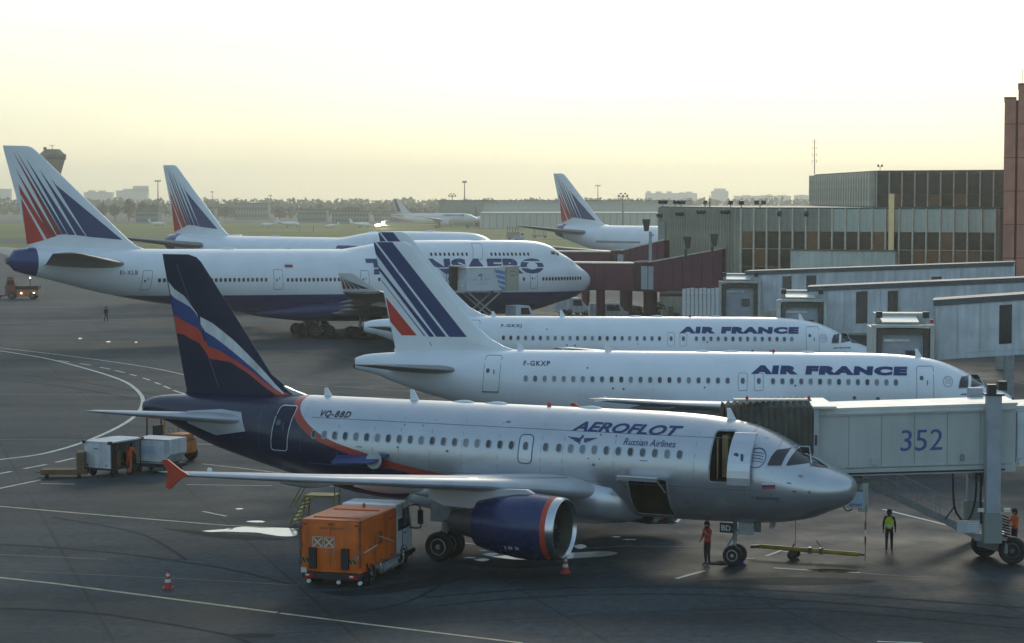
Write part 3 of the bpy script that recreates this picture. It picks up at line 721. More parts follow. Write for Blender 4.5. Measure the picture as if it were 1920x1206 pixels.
def narrow_airliner(kind_, name, label, group, pose, L, sL, far=False, mats=None):
    t = L - 33.84
    A = mats
    root = thing(name, label, 'airliner', group=group); place_pose(root, *pose)
    F = narrow_fuselage(L, sL); fn = F.pt
    body = F.mesh(40 if far else 100, 10 if far else 22).build('fuselage', A['body'], root, 40)
    # fin
    if kind_ == 'silver':
        fs = [(5.2, 25.6, 32.05, .10), (5.75, 26.0, 31.9, .10), (6.6, 27.3, 32.1, .10), (8.6, 28.88, 32.53, .10), (11.3, 31.05, 33.12, .09), (11.5, 31.3, 33.16, .09), (11.62, 31.75, 33.18, .07)]
    else:
        fs = [(5.2, 23.6 + t, 32.0 + t, .05), (5.72, 24.5 + t, 31.72 + t, .06), (5.95, 25.3 + t, 31.78 + t, .09), (6.4, 26.15 + t, 31.86 + t, .10), (7.37, 27.22 + t, 32.1 + t, .10), (11.2, 30.5 + t, 32.93 + t, .09), (11.5, 30.82 + t, 33.0 + t, .09), (11.65, 31.2 + t, 33.02 + t, .07)]
    fin = Fin(fs, sL); fo = fin.mesh().build('tail_fin', A['fin'], root, 35)
    # dorsal fillet in front of the fin
    q = [(25.2, 5.70), (26.6, 5.74), (26.6, 6.12), (26.1, 5.95)] if kind_ == 'silver' else [(25.2 + t, 5.70), (27 + t, 5.72), (27 + t, 7.05), (26.2 + t, 6.2)]
    MB().prism(q, lambda a, b: (a * sL, -.09, b), lambda a, b: (a * sL, .09, b)).build('dorsal_fin', A['dorsal'], root)
    ru = MB(); te = lambda z: fin.at(z)[1]
    for z0, z1 in ((5.95, 11.2),):
        ru.add([fin.pt(te(z) - .34 * (te(z) - fin.at(z)[0]) - w, z, .004) for z in (z0, z1) for w in (0, .04)], [(0, 1, 3, 2)])
    ru.build('rudder_hinge', 'line_grey', fo)
    # tailplane
    ts = [(.55, 27.4 + t, 4.5, 4.62, .11, 0), (1.2, 27.75 + t, 4.15, 4.70, .11, 0), (6.0, 31.55 + t, 1.45, 5.33, .09, 0), (6.2, 31.85 + t, 1.1, 5.36, .05, 0)]
    for sd in (1, -1):
        so = wing_mesh(ts, sL, sd).build('tailplane', A['stab'], root, 35)
        if sd > 0 and not far and kind_ == 'silver':
            pl = decal(so, fn, [(28.0 + t, 5.05), (29.2 + t, 5.12), (31.2 + t, 4.95), (31.2 + t, 4.45), (29.4 + t, 4.02), (27.6 + t, 4.3)], 'root_plate', 'wing_grey', .02)
    # wings
    w0 = t * .48
    ws = [(1.2, 9.7 + w0, 7.7, 2.55, .15, -.05), (1.95, 10.35 + w0, 6.9, 2.72, .15, -.05), (6.4, 13.05 + w0, 4.15, 3.38, .125, 0), (11.8, 16.3 + w0, 2.75, 4.03, .115, .03), (16.9, 19.35 + w0, 1.55, 4.68, .11, .05), (17.05, 19.6 + w0, 1.2, 4.72, .06, .05)]
    for sd in (1, -1):
        if sd < 0: ws = [(q[0], q[1], q[2], 2.6 + (q[3] - 2.6) * .50, q[4], q[5]) for q in ws]
        wo = wing_mesh(ws, sL, sd).build('wing', A['wing'], root, 35)
        if far: continue
        fm = MB()
        xt = 19.3 + w0
        zf = ws[-1][3] - 4.72; kf = 1.0 if kind_ == 'silver' else .42
        pf = [(xt + .1, 4.72), (xt + .55, 4.92), (xt + 1.25, 5.33), (xt + 1.6, 5.30), (xt + 1.25, 4.80), (xt + 1.3, 4.55), (xt + 1.35, 4.12), (xt + 1.15, 4.06), (xt + .6, 4.52)]
        pf = [(xt + .1 + (a - xt - .1) * .8, 4.7 + (b - 4.7) * kf * .8 + zf) for a, b in pf]
        if kind_ == 'white': pf = [(a, ws[-1][3] + (b - ws[-1][3]) * .35) for a, b in pf]
        fm.prism(pf, lambda a, b: (a * sL, sd * 17.03, b), lambda a, b: (a * sL, sd * 17.10, b)); fm.build('wingtip_fence', A['fence'], root)
        for (yy, xa, ln, zz, rr) in ((3.6, 15.0, 3.6, 2.62, .26), (8.1, 14.9, 3.2, 3.36, .22), (12.0, 16.6, 2.4, 3.93, .17)):
            spindle(MB(), ((xa + w0) * sL, sd * yy, zz), ((xa + w0 + ln) * sL, sd * yy, zz - .05), rr).build('flap_fairing', A['wing'], wo, 60)
        if sd > 0:
            sl = MB()   # slat and aileron joints
            for ya, yb in ((2.3, 6.2), (6.6, 16.5)):
                pts = []
                for y in np.linspace(ya, yb, 9):
                    le = float(np.interp(y, [q[0] for q in ws], [q[1] for q in ws])); ch = float(np.interp(y, [q[0] for q in ws], [q[2] for q in ws])); z = float(np.interp(y, [q[0] for q in ws], [q[3] for q in ws])); tt = float(np.interp(y, [q[0] for q in ws], [q[4] for q in ws]))
                    for u in (.135, .145): pts.append(((le + ch * u) * sL, y, z + yt(u) * tt * ch * 1.15 + .02 * ch * .4 * math.sin(math.pi * u * 1.1) + .006))
                sl.add(pts, [(2 * i, 2 * i + 1, 2 * i + 3, 2 * i + 2) for i in range(8)])
            sl.build('slat_joint', 'line_grey', wo)
            lt = MB(); lt.lathe([(-.09, .01), (-.05, .07), (.05, .08), (.1, .02)], ((20.0 + w0) * sL, 15.0, 4.62), 'x', 8); lt.build('wing_light', 'reflector', wo)
    if far: return root, F, fin
    # belly fairing at the wing root
    rings = []
    for x, hw, z0, z1 in ((9.05, .4, 1.75, 2.2), (9.3, 1.5, 1.5, 2.9), (9.75, 2.02, 1.42, 3.25), (10.6, 2.14, 1.34, 3.38), (12.5, 2.15, 1.3, 3.34), (15.5, 2.12, 1.3, 3.12), (17.5, 2.05, 1.36, 2.9), (19.0, 1.7, 1.5, 2.6), (20.2, .6, 1.62, 2.1)):
        zc, hz = (z0 + z1) / 2, (z1 - z0) / 2; ring = []
        for k in range(28):
            a = 2 * math.pi * k / 28; ring.append(((x + w0) * sL, hw * math.copysign(abs(math.cos(a)) ** .62, math.cos(a)), zc + hz * math.copysign(abs(math.sin(a)) ** .72, math.sin(a))))
        rings.append(ring)
    MB().loft(rings).build('wing_root_fairing', A['fairing'], root, 60)
    # engines
    for sd in (1, -1):
        pyl = [(10.9 + w0, 2.75, 2.95, .06), (11.6 + w0, 2.6, 3.25, .16), (13.2 + w0, 2.4, 3.2, .2), (15.3 + w0, 2.45, 3.05, .12), (16.0 + w0, 2.7, 3.0, .04)]
        en = engine(root, 9.95 + w0, sd * 5.75, 1.88 if sd > 0 else 1.62, 1.2, 3.7, 4.95, dict(cowl=A['cowl'], lip=A['lip'], pylon=A['wing']), sL, pyl, band=A['band'])
        if sd > 0 and kind_ == 'silver':
            mk_ = MB()
            for (xx, ww) in ((11.45, .16), (11.72, .2), (12.0, .07)):
                for j in range(3):
                    a0, a1 = R(-30 - 2.2 * j), R(-31.6 - 2.2 * j)
                    c = lambda aa, xq: (xq * sL, 5.75 + 1.245 * math.cos(aa), 1.88 + 1.245 * math.sin(aa))
                    mk_.add([c(a0, xx), c(a0, xx + ww * (.75 if j % 2 else 1)), c(a1, xx + ww * (.75 if j % 2 else 1)), c(a1, xx)], [(0, 1, 2, 3)])
            mk_.build('cowl_badge', 'line_pale', en)
    # landing gear
    def nose_doors(g):
        for sd in (1, -1):
            d = MB(); d.box(4.1 * sL, 4.75 * sL, sd * .42 - .02, sd * .42 + .02, 1.25, 1.72); do = d.build('gear_door', 'gear_grey', g)
    def nose_plate(g):
        nose_doors(g)
        p = MB(); p.box(4.98 * sL, 5.56 * sL, .40, .44, 1.28, 1.66); p.build('number_plate', 'black_paint', g)
        lf = lambda x, z, off: Vector((x * sL, .45 + off * .3, z))
        letters(g, lf, 'BD', 5.48, 5.08, 1.36, 1.57, 'line_pale', .02, name='plate_lettering')
        h = MB(); h.lathe([(-.06, .01), (-.06, .09), (.06, .07), (.06, .01)], (4.85 * sL, .18, 1.25), 'x', 10); h.lathe([(-.06, .01), (-.06, .09), (.06, .07), (.06, .01)], (4.85 * sL, -.18, 1.25), 'x', 10); h.build('taxi_light', 'reflector', g)
    gear_leg(root, 'nose_gear', 5.07, 0, 1.75, [(0, -.25), (0, .25)], .39, .22, sL, extra=nose_plate if kind_ == 'silver' else nose_doors)
    mgx = 16.35 + t * .43
    for sd in (1, -1):
        def dr(g, sd=sd):
            d = MB(); d.box((mgx - .5) * sL, (mgx + .4) * sL, sd * 4.28 - .03, sd * 4.28 + .03, 1.55, 2.75); d.build('gear_door', 'gear_grey', g)
        gear_leg(root, 'main_gear', mgx, sd * 3.8, 2.7, [(0, -.46), (0, .46)], .585, .42, sL, lean=.0, extra=dr)
    # aerials and small roof fittings
    def aerial(x, h, ln, z):
        MB().prism([(x, z - .03), (x + ln, z - .03), (x + ln * .75 + h * .28, z + h), (x + ln * .4 + h * .28, z + h)], lambda a, b: (a * sL, -.025, b), lambda a, b: (a * sL, .025, b)).build('aerial', 'white_paint', root)
    aerial(24.1 + t, .33, .42, 5.78); aerial(19.7 + t * .8, .42, .45, 5.78); aerial(5.0, .48, .42, 5.54)
    for x in (17.0, 15.4, 11.0):
        spindle(MB(), (x * sL, 0, 5.78), ((x + 1.1) * sL, 0, 5.78), .09).build('roof_blister', 'white_paint', root, 60)
    MB().lathe([(0, .09), (.06, .09), (.14, .06), (.17, .01)], (13.45 * sL, 0, 5.77), 'z', 10).build('beacon', 'red_paint', root, 60)
    for x in (12.1, 8.2): MB().prism([(x, 1.66), (x + .4, 1.66), (x + .5, 1.42), (x + .3, 1.42)], lambda a, b: (a * sL, -.02, b), lambda a, b: (a * sL, .02, b)).build('belly_aerial', 'gear_grey', root)
    MB().prism([(3.3, 1.78), (3.55, 1.76), (3.6, 1.5), (3.4, 1.5)], lambda a, b: (a * sL, -.03, b), lambda a, b: (a * sL, .03, b)).build('drain_mast', 'gear_grey', root)
    ex = MB(); ex.lathe([(0, .29), (.12, .27), (.12, .2), (-.3, .18), (-.3, .01)], ((34.08 + t) * sL, 0, 4.94), 'x', 16); ex.build('exhaust', 'dark_metal', root, 40)
    # nose probes and wipers as fine relief
    pr = MB()
    for (x, z) in ((2.3, 3.5), (2.1, 3.2), (1.9, 3.75)):
        c = fn(x, z, .03); pr.tube([c, c + Vector((-.16, .03, 0))], .018, 6)
    pr.build('air_data_probe', 'dark_metal', root)
    cockpit(root, fn)
    return root, F, fin

sA = .935
mk('panel_line', (.17, .19, .22), .5, var=.25)
SILVER_EDGE = [(25.25, 6.2), (25.2, 5.9), (25.05, 5.41), (24.62, 4.99), (23.85, 4.51), (23.0, 4.16), (21.2, 3.72), (19.06, 3.28), (16.9, 3.0), (14.5, 2.75), (12.5, 2.2), (11.0, 1.6)]
NAVY_EDGE = [(25.75, 6.2), (25.6, 5.9), (25.42, 5.41), (25.1, 4.99), (24.5, 4.51), (23.75, 4.12), (22.05, 3.64), (20.3, 3.2), (18.2, 2.85), (16.4, 2.55), (14.6, 2.0), (13.4, 1.6)]
livery_material('silver_livery', (.53, .55, .58), [((.40, .04, .02), SILVER_EDGE), ((.008, .013, .046), NAVY_EDGE)], metal=(.72, 0, 0), sL=sA)
air, FA, finA = narrow_airliner('silver', 'silver_airliner', 'silver airliner with dark blue tail and AEROFLOT lettering, nearest to the viewer', 'parked narrow-body airliners', (12.831, 79.185, -25.54), 33.84, sA,
    mats=dict(body='silver_livery', fin='tail_navy', dorsal='silver_paint', wing='wing_grey', stab='wing_grey', fence='orange_red', fairing='silver_paint', cowl='navy_paint', lip='bare_metal', band='orange_red'))
fuse = [c for c in air.children if c.name.startswith('fuselage')][0]
fa = FA.pt
# flag wave on the fin: white, blue and red ribbons, in two overlapping folds
ff = lambda x, z, off=0.0: finA.pt(x, z, off)
def ribbon(top, bot, name, mat, off):
    decal(fin_o, ff, top + bot[::-1], name, mat, off, (.35, .35))
fin_o = [c for c in air.children if c.name.startswith('tail_fin')][0]
ribbon([(32.86, 10.43), (32.52, 10.12), (31.94, 9.83), (31.56, 9.45), (31.22, 9.1), (31.02, 8.62), (30.92, 8.42)], [(32.73, 9.88), (32.45, 9.70), (32.09, 9.56), (31.6, 9.36), (31.3, 9.12), (31.1, 8.85), (30.92, 8.38)], 'white_ribbon', 'white_matte', .010)
ribbon([(32.73, 9.88), (32.45, 9.70), (32.09, 9.56), (31.6, 9.36), (31.3, 9.12), (31.1, 8.85), (30.92, 8.38), (30.8, 8.05)], [(32.58, 8.98), (32.2, 8.85), (31.95, 8.74), (31.45, 8.55), (31.1, 8.42), (30.95, 8.2), (30.78, 7.85)], 'blue_ribbon', 'mid_blue', .012)
ribbon([(32.58, 8.98), (32.2, 8.85), (31.95, 8.74), (31.45, 8.55), (31.1, 8.42), (30.9, 8.1), (30.6, 7.75), (30.2, 7.62), (29.4, 7.3), (28.4, 6.85), (27.4, 6.25), (26.6, 5.9), (26.1, 5.72)], [(32.40, 8.18), (32.0, 8.15), (31.6, 7.98), (31.08, 7.80), (30.8, 7.5), (30.5, 7.16), (30.1, 7.12), (29.34, 7.05), (28.4, 6.6), (27.5, 6.05), (26.9, 5.75)], 'red_ribbon', 'orange_red', .009)
ribbon([(31.02, 8.95), (30.35, 8.70), (29.8, 8.38), (29.19, 8.0), (28.6, 7.55), (28.0, 7.06), (27.5, 6.62), (27.0, 6.2), (26.55, 5.86)], [(31.0, 8.62), (30.75, 8.32), (30.2, 8.08), (29.5, 7.68), (28.8, 7.25), (28.1, 6.78), (27.5, 6.35), (27.0, 6.02), (26.5, 5.76)], 'white_ribbon', 'white_matte', .015)
ribbon([(30.84, 8.33), (30.4, 8.18), (29.9, 7.92), (29.2, 7.5), (28.6, 7.12), (28.0, 6.7), (27.5, 6.35), (27.0, 6.02)], [(30.62, 7.70), (30.2, 7.60), (29.7, 7.42), (29.0, 7.1), (28.4, 6.8), (27.9, 6.5), (27.4, 6.2), (26.95, 5.95)], 'blue_ribbon', 'mid_blue', .013)
# windows
for x in [14.28 + .535 * i for i in range(19)] + [12.7] + [6.75 + .535 * i for i in range(11)]: oval(air, fa, x, 4.37, .125, .185, 'cabin_window', 'window_grey', ring='grey_panel')
ed = door(air, fa, 13.28, 13.95, 3.68, 4.82, 'line_grey', 'silver_paint', .045, .2, window=None, handle=False, name='overwing_exit'); oval(ed, fa, 13.62, 4.37, .125, .185, 'door_window', 'window_grey', ring='grey_panel')
rd = door(air, fa, 25.22, 26.14, 3.58, 5.43, 'line_pale', 'tail_navy', .035, .16, slant=-.11, window=(25.85, 4.75))
# forward doorway open, its door swung forward on the hinge arm
cut_recess(fuse, 4.66, 5.42, 3.44, 5.24, sA, .6, 3)
cut_recess(fuse, 7.3, 8.95, 1.9, 3.36, sA, .4, 3)
dp = MB(); o_ = .28
for k in range(7):
    z0, z1 = 3.38 + k * 1.88 / 7, 3.38 + (k + 1) * 1.88 / 7
    a = [Vector((x * sA, FA.side(5.0, z) + o_ + .12 * (x - 3.7) , z)) for z in (z0, z1) for x in (3.66, 4.56)]
    dp.add([a[0], a[1], a[3], a[2]] + [p - Vector((0, .12, 0)) for p in (a[0], a[1], a[3], a[2])], [(0, 1, 2, 3), (7, 6, 5, 4), (0, 4, 5, 1), (1, 5, 6, 2), (2, 6, 7, 3), (3, 7, 4, 0)])
dpo = dp.build('cabin_door', 'silver_paint', air); dpo['label'] = 'forward cabin door swung open against the nose'
hd = MB(); hd.lathe([(0, .09), (.02, .09), (.02, .01)], (4.25 * sA, FA.side(5, 4.5) + o_ + .07, 4.5), 'y', 12); hd.box(3.95 * sA, 4.05 * sA, FA.side(5, 4.4) + o_ + .04, FA.side(5, 4.4) + o_ + .08, 4.25, 4.55); hd.build('door_window', 'line_grey', dpo)
ha = MB(); ha.bar((4.6 * sA, 1.7, 4.3), (4.5 * sA, 2.15, 4.3), .12); ha.build('hinge_arm', 'gear_grey', dpo)
fr = outline(air, fa, 4.60, 5.48, 3.38, 5.30, .055, .16, 'door_surround', 'gear_grey', .02)
gl = MB(); gl.box(4.95 * sA, 5.2 * sA, .8, 1.15, 3.5, 5.1); gl.box(5.22 * sA, 5.27 * sA, 1.5, 1.56, 3.5, 5.0); gl.build('galley', 'galley', air)
# cargo door open upwards, with its frame and inner lining
cd = MB()
for k in range(5):
    a0, a1 = k / 5, (k + 1) / 5
    q = lambda a: (2.08 + 1.15 * math.sin(R(100 * a)) * .85, 3.42 + .18 * math.sin(R(150 * a)) - .02 * a)
    (ya, za), (yb, zb) = q(a0), q(a1)
    cd.add([(7.25 * sA, ya, za), (9.0 * sA, ya, za), (9.0 * sA, yb, zb), (7.25 * sA, yb, zb), (7.25 * sA, ya, za - .07), (9.0 * sA, ya, za - .07), (9.0 * sA, yb, zb - .07), (7.25 * sA, yb, zb - .07)], [(0, 1, 2, 3), (7, 6, 5, 4), (0, 4, 5, 1), (1, 5, 6, 2), (2, 6, 7, 3), (3, 7, 4, 0)])
cdo = cd.build('cargo_door', 'silver_paint', air, 40); cdo['label'] = 'forward cargo door hinged up and open'
st = MB(); st.bar((8.95 * sA, 2.0, 2.9), (8.95 * sA, 2.9, 3.45), .05); st.bar((7.3 * sA, 2.0, 2.9), (7.3 * sA, 2.9, 3.45), .05); st.box(9.0 * sA, 9.1 * sA, 2.2, 2.3, 3.45, 3.75); st.build('door_strut', 'gear_grey', cdo)
outline(air, fa, 7.24, 9.01, 1.84, 3.42, .06, .12, 'cargo_surround', 'gear_grey', .02)
# rear hold door and latch cover standing open
rc = MB(); rc.add([(20.0 * sA, 1.9, 3.78), (22.7 * sA, 1.9, 3.60), (22.5 * sA, 2.7, 3.36), (20.5 * sA, 2.7, 3.46)] + [(20.0 * sA, 1.9, 3.71), (22.7 * sA, 1.9, 3.53), (22.5 * sA, 2.7, 3.29), (20.5 * sA, 2.7, 3.39)], [(0, 1, 2, 3), (7, 6, 5, 4), (0, 4, 5, 1), (1, 5, 6, 2), (2, 6, 7, 3), (3, 7, 4, 0)])
rco = rc.build('cargo_door', 'letter_blue', air); rco['label'] = 'rear hold door hinged open under the windows'
rw = MB(); rw.lathe([(-.05, .34), (.05, .34), (.05, .01)], (20.6 * sA, 2.35, 3.5), 'y', 18); rw.build('door_panel', 'grey_panel', rco)
# lettering
letters(air, fa, 'VQ-BBD', 23.86, 22.32, 5.03, 5.31, 'letter_dark', .02, .18, space=1.2)
letters(air, fa, 'AEROFLOT', 11.68, 6.86, 5.02, 5.37, 'letter_blue', .028, .32)
letters(air, fa, 'Russian Airlines', 9.25, 6.98, 4.61, 4.86, 'letter_blue', .0, .25)
letters(air, fa, 'Y. BULDANIN', 3.75, 2.6, 2.84, 2.94, 'letter_dark', .01)
for i, m_ in enumerate(('line_pale', 'mid_blue', 'red_paint')):
    z = 3.47 - i * .075; decal(air, fa, [(3.27, z), (2.75, z + .02), (2.75, z - .055), (3.27, z - .075)], 'flag_stripe', m_, .012)
# winged emblem
em = []
for sg in (1, -1):
    for i in range(4):
        em.append([(11.12 + sg * .10, 4.775 - .035 * i), (11.12 + sg * (.66 - .13 * i), 4.81 - .055 * i), (11.12 + sg * (.60 - .13 * i), 4.775 - .055 * i), (11.12 + sg * .10, 4.745 - .035 * i)])
em += [[(11.17, 4.88), (11.07, 4.88), (11.07, 4.83), (11.17, 4.83)], [(11.145, 4.85), (11.105, 4.85), (11.22, 4.55), (11.25, 4.57)]]
arc = [(11.12 + .16 * math.cos(a), 4.68 + .14 * math.sin(a)) for a in np.linspace(R(-70), R(110), 9)]
arc2 = [(11.12 + .115 * math.cos(a), 4.68 + .10 * math.sin(a)) for a in np.linspace(R(-70), R(110), 9)]
em.append(arc + arc2[::-1])
bm = bmesh.new()
for q in em: bm.faces.new([bm.verts.new((a, b, 0)) for a, b in q])
bmesh.ops.triangulate(bm, faces=bm.faces); slice_bm(bm, 'y', .12); wrap_bm(bm, lambda x, z: fa(x, z, .014), 'winged_emblem', 'letter_blue', air)
# round alliance badge behind the open door
def badge(P, fn, x, z, r, mat):
    bm = bmesh.new(); n = 28; A0 = [(x + r * math.cos(2 * math.pi * k / n), z + r * math.sin(2 * math.pi * k / n)) for k in range(n)]
    A1 = [(x + r * .92 * math.cos(2 * math.pi * k / n), z + r * .92 * math.sin(2 * math.pi * k / n)) for k in range(n)]
    for k in range(n):
        j = (k + 1) % n; bm.faces.new([bm.verts.new((*p, 0)) for p in (A0[k], A0[j], A1[j], A1[k])])
    for i in range(4):
        zz = z + r * (.45 - .28 * i); pts = [(x - r * .7 + r * 1.3 * t, zz + r * .28 * t * t + r * .06 * math.sin(5 * t)) for t in np.linspace(0, 1, 7)]
        for a, b in zip(pts[:-1], pts[1:]): bm.faces.new([bm.verts.new((*p, 0)) for p in (a, b, (b[0], b[1] - r * .05), (a[0], a[1] - r * .05))])
    wrap_bm(bm, lambda a, b: fn(a, b, .014), 'round_badge', mat, P)
badge(air, fa, 3.58, 4.36, .36, 'letter_blue')
# panel joints
jn = MB()
def joint(mb, fn, x, z0, z1, w=.018):
    zs = np.linspace(z0, z1, 9); v = [fn(x + q * w, z, .006) for z in zs for q in (0, 1)]
    mb.add(v, [(2 * i, 2 * i + 1, 2 * i + 3, 2 * i + 2) for i in range(8)])
for x in (2.9, 4.0, 6.1, 9.6, 11.9, 12.9, 14.9, 16.6, 18.1, 19.6, 20.9, 22.7, 24.6, 26.9, 28.4): joint(jn, fa, x, 2.2 if x < 23 else 3.6, 5.6, .014)
for z in (3.15, 5.02):
    xs = np.linspace(3.4, 24.2, 40); jn.add([fa(x, z + q * .016, .006) for x in xs for q in (0, 1)], [(2 * i, 2 * i + 1, 2 * i + 3, 2 * i + 2) for i in range(39)])
jn.build('panel_joint', 'panel_line', air)
# small hatches, drains and stencils on the skin
for i, (x, z, w, h) in enumerate(((4.4, 2.5, .4, .28), (6.3, 2.35, .3, .3), (10.4, 3.75, .16, .1), (17.2, 3.95, .14, .1), (19.6, 4.0, .12, .08), (21.4, 3.95, .3, .04), (14.6, 5.2, .2, .05), (8.1, 4.05, .35, .035), (2.5, 2.6, .25, .2), (1.4, 3.1, .12, .12), (18.6, 4.9, .06, .06), (19.5, 4.9, .06, .06), (10.3, 4.9, .07, .07), (9.6, 4.88, .07, .07), (10.2, 4.0, .06, .06), (10.7, 4.0, .06, .06))):
    if w > .2 and h > .15: outline(air, fa, x, x + w, z, z + h, .014, .05, 'service_hatch', 'panel_line', .008)
    else: decal(air, fa, rrect(x, x + w, z, z + h, min(w, h) * .4, 2), 'skin_stencil', 'panel_line', .008)

# ---- the two white airliners with blue and red fin stripes
WIDE = [(36.56, 11.62), (35.62, 11.62), (31.19, 6.47), (32.23, 6.47)]
S2 = [(36.74, 11.55), (36.62, 10.98), (33.0, 6.47), (32.4, 6.47), (36.7, 11.62)]
S3 = [(36.46, 10.32), (33.11, 6.47), (33.42, 6.47), (36.42, 10.08)]
S4 = [(36.29, 9.56), (33.65, 6.5), (33.73, 6.5), (36.28, 9.5)]
RED = [(36.02, 8.6), (34.16, 6.52), (35.08, 6.52), (35.76, 7.27)]
mk('stab_shaded', (.26, .27, .27), .45, var=.12)  # shade of the underside put into the colour of the whole tailplane
def white_airliner(label, pose, reg, regx, exits, x_af, rows, d1, sL=.935):
    root, F, fin = narrow_airliner('white', 'white_airliner', label, 'parked narrow-body airliners', pose, 37.57, sL,
        mats=dict(body='white_livery', fin='white_paint', dorsal='white_paint', wing='wing_grey', stab='stab_shaded', fence='white_paint', fairing='white_paint', cowl='white_paint', lip='bare_metal', band=None))
    fn = F.pt; fo = [c for c in root.children if c.name.startswith('tail_fin')][0]
    for q, m_ in ((WIDE, 'letter_blue'), (S2, 'letter_blue'), (S3, 'letter_blue'), (S4, 'letter_blue'), (RED, 'red_paint')):
        decal(fo, fin.pt, q, 'fin_stripe', m_, .010, (.35, .35))
    for a, b, n in rows:
        for i in range(n): oval(root, fn, a + (b - a) * i / (n - 1), 4.37, .125, .185, 'cabin_window', 'window_grey', ring='grey_panel_light')
    for x in exits:
        e = door(root, fn, x - .26, x + .26, 3.86, 4.78, 'line_grey', 'white_paint', .02, .12, handle=False, name='overwing_exit'); oval(e, fn, x, 4.37, .125, .185, 'door_window', 'window_grey', ring='grey_panel_light')
    door(root, fn, d1 - .48, d1 + .48, 3.30, 5.2, 'line_grey', 'white_paint', .025, .14, window=(d1 + .2, 4.6))
    door(root, fn, 29.03, 30.0, 3.62, 5.54, 'line_grey', 'white_paint', .025, .14, slant=-.06, window=(29.75, 4.75))
    sc = MB()
    for x0, x1, z in ((d1 - .5, d1 + .5, 3.30), (29.1, 30.1, 3.62)):
        a, b = fn(x0, z, .02), fn(x1, z, .02); sc.bar(a, b, .05)
    sc.build('door_sill', 'dark_metal', root)
    letters(root, fn, reg, regx, regx - 1.52, 5.03, 5.28, 'letter_dark', .02, space=1.2)
    letters(root, fn, 'AIR FRANCE', x_af, x_af - 8.75, 4.72, 5.17, 'letter_blue', .085, .06, space=1.2)
    letters(root, fn, 'AIR FRANCE', 3.05, 1.75, 3.72, 3.82, 'letter_blue', .03, .18)
    badge(root, fn, 3.72, 4.42, .27, 'line_grey')
    bm = bmesh.new()
    for x, z, s in ((8.9, 3.55, .1), (7.6, 3.5, .12), (22.5, 3.9, .06), (21.9, 3.88, .06), (17.3, 4.0, .05), (24.0, 4.95, .05), (12.2, 4.15, .06), (20.0, 3.2, .08)):
        bm.faces.new([bm.verts.new((x + s * math.cos(2 * math.pi * k / 8), z + s * math.sin(2 * math.pi * k / 8), 0)) for k in range(8)])
    wrap_bm(bm, lambda a, b: fn(a, b, .012), 'service_port', 'line_grey', root)
    j = MB()
    for x in (5.9, 10.3, 16.6, 20.2, 24.4, 28.3): joint(j, fn, x, 2.2, 5.6, .014)
    j.build('panel_joint', 'grey_panel_light', root)
    return root
belt_material('white_livery', (.80, .82, .85), (.42, .43, .45), 1.95, 99, .935)
white_airliner('white airliner with blue and red striped fin, registered F-GKXP, directly behind the silver one', (26.501, 112.592, -7.24), 'F-GKXP', 27.7, (15.15, 14.25), 14.7, ((6.61, 13.45, 14), (16.0, 27.53, 22)), 4.98)
white_airliner('white airliner registered F-GKXJ, mostly hidden behind the nearer white airliner', (24.906, 147.041, -4.11), 'F-GKXJ', 27.4, (14.85, 13.95), 14.25, ((6.05, 13.0, 14), (15.7, 27.2, 22)), 4.52)
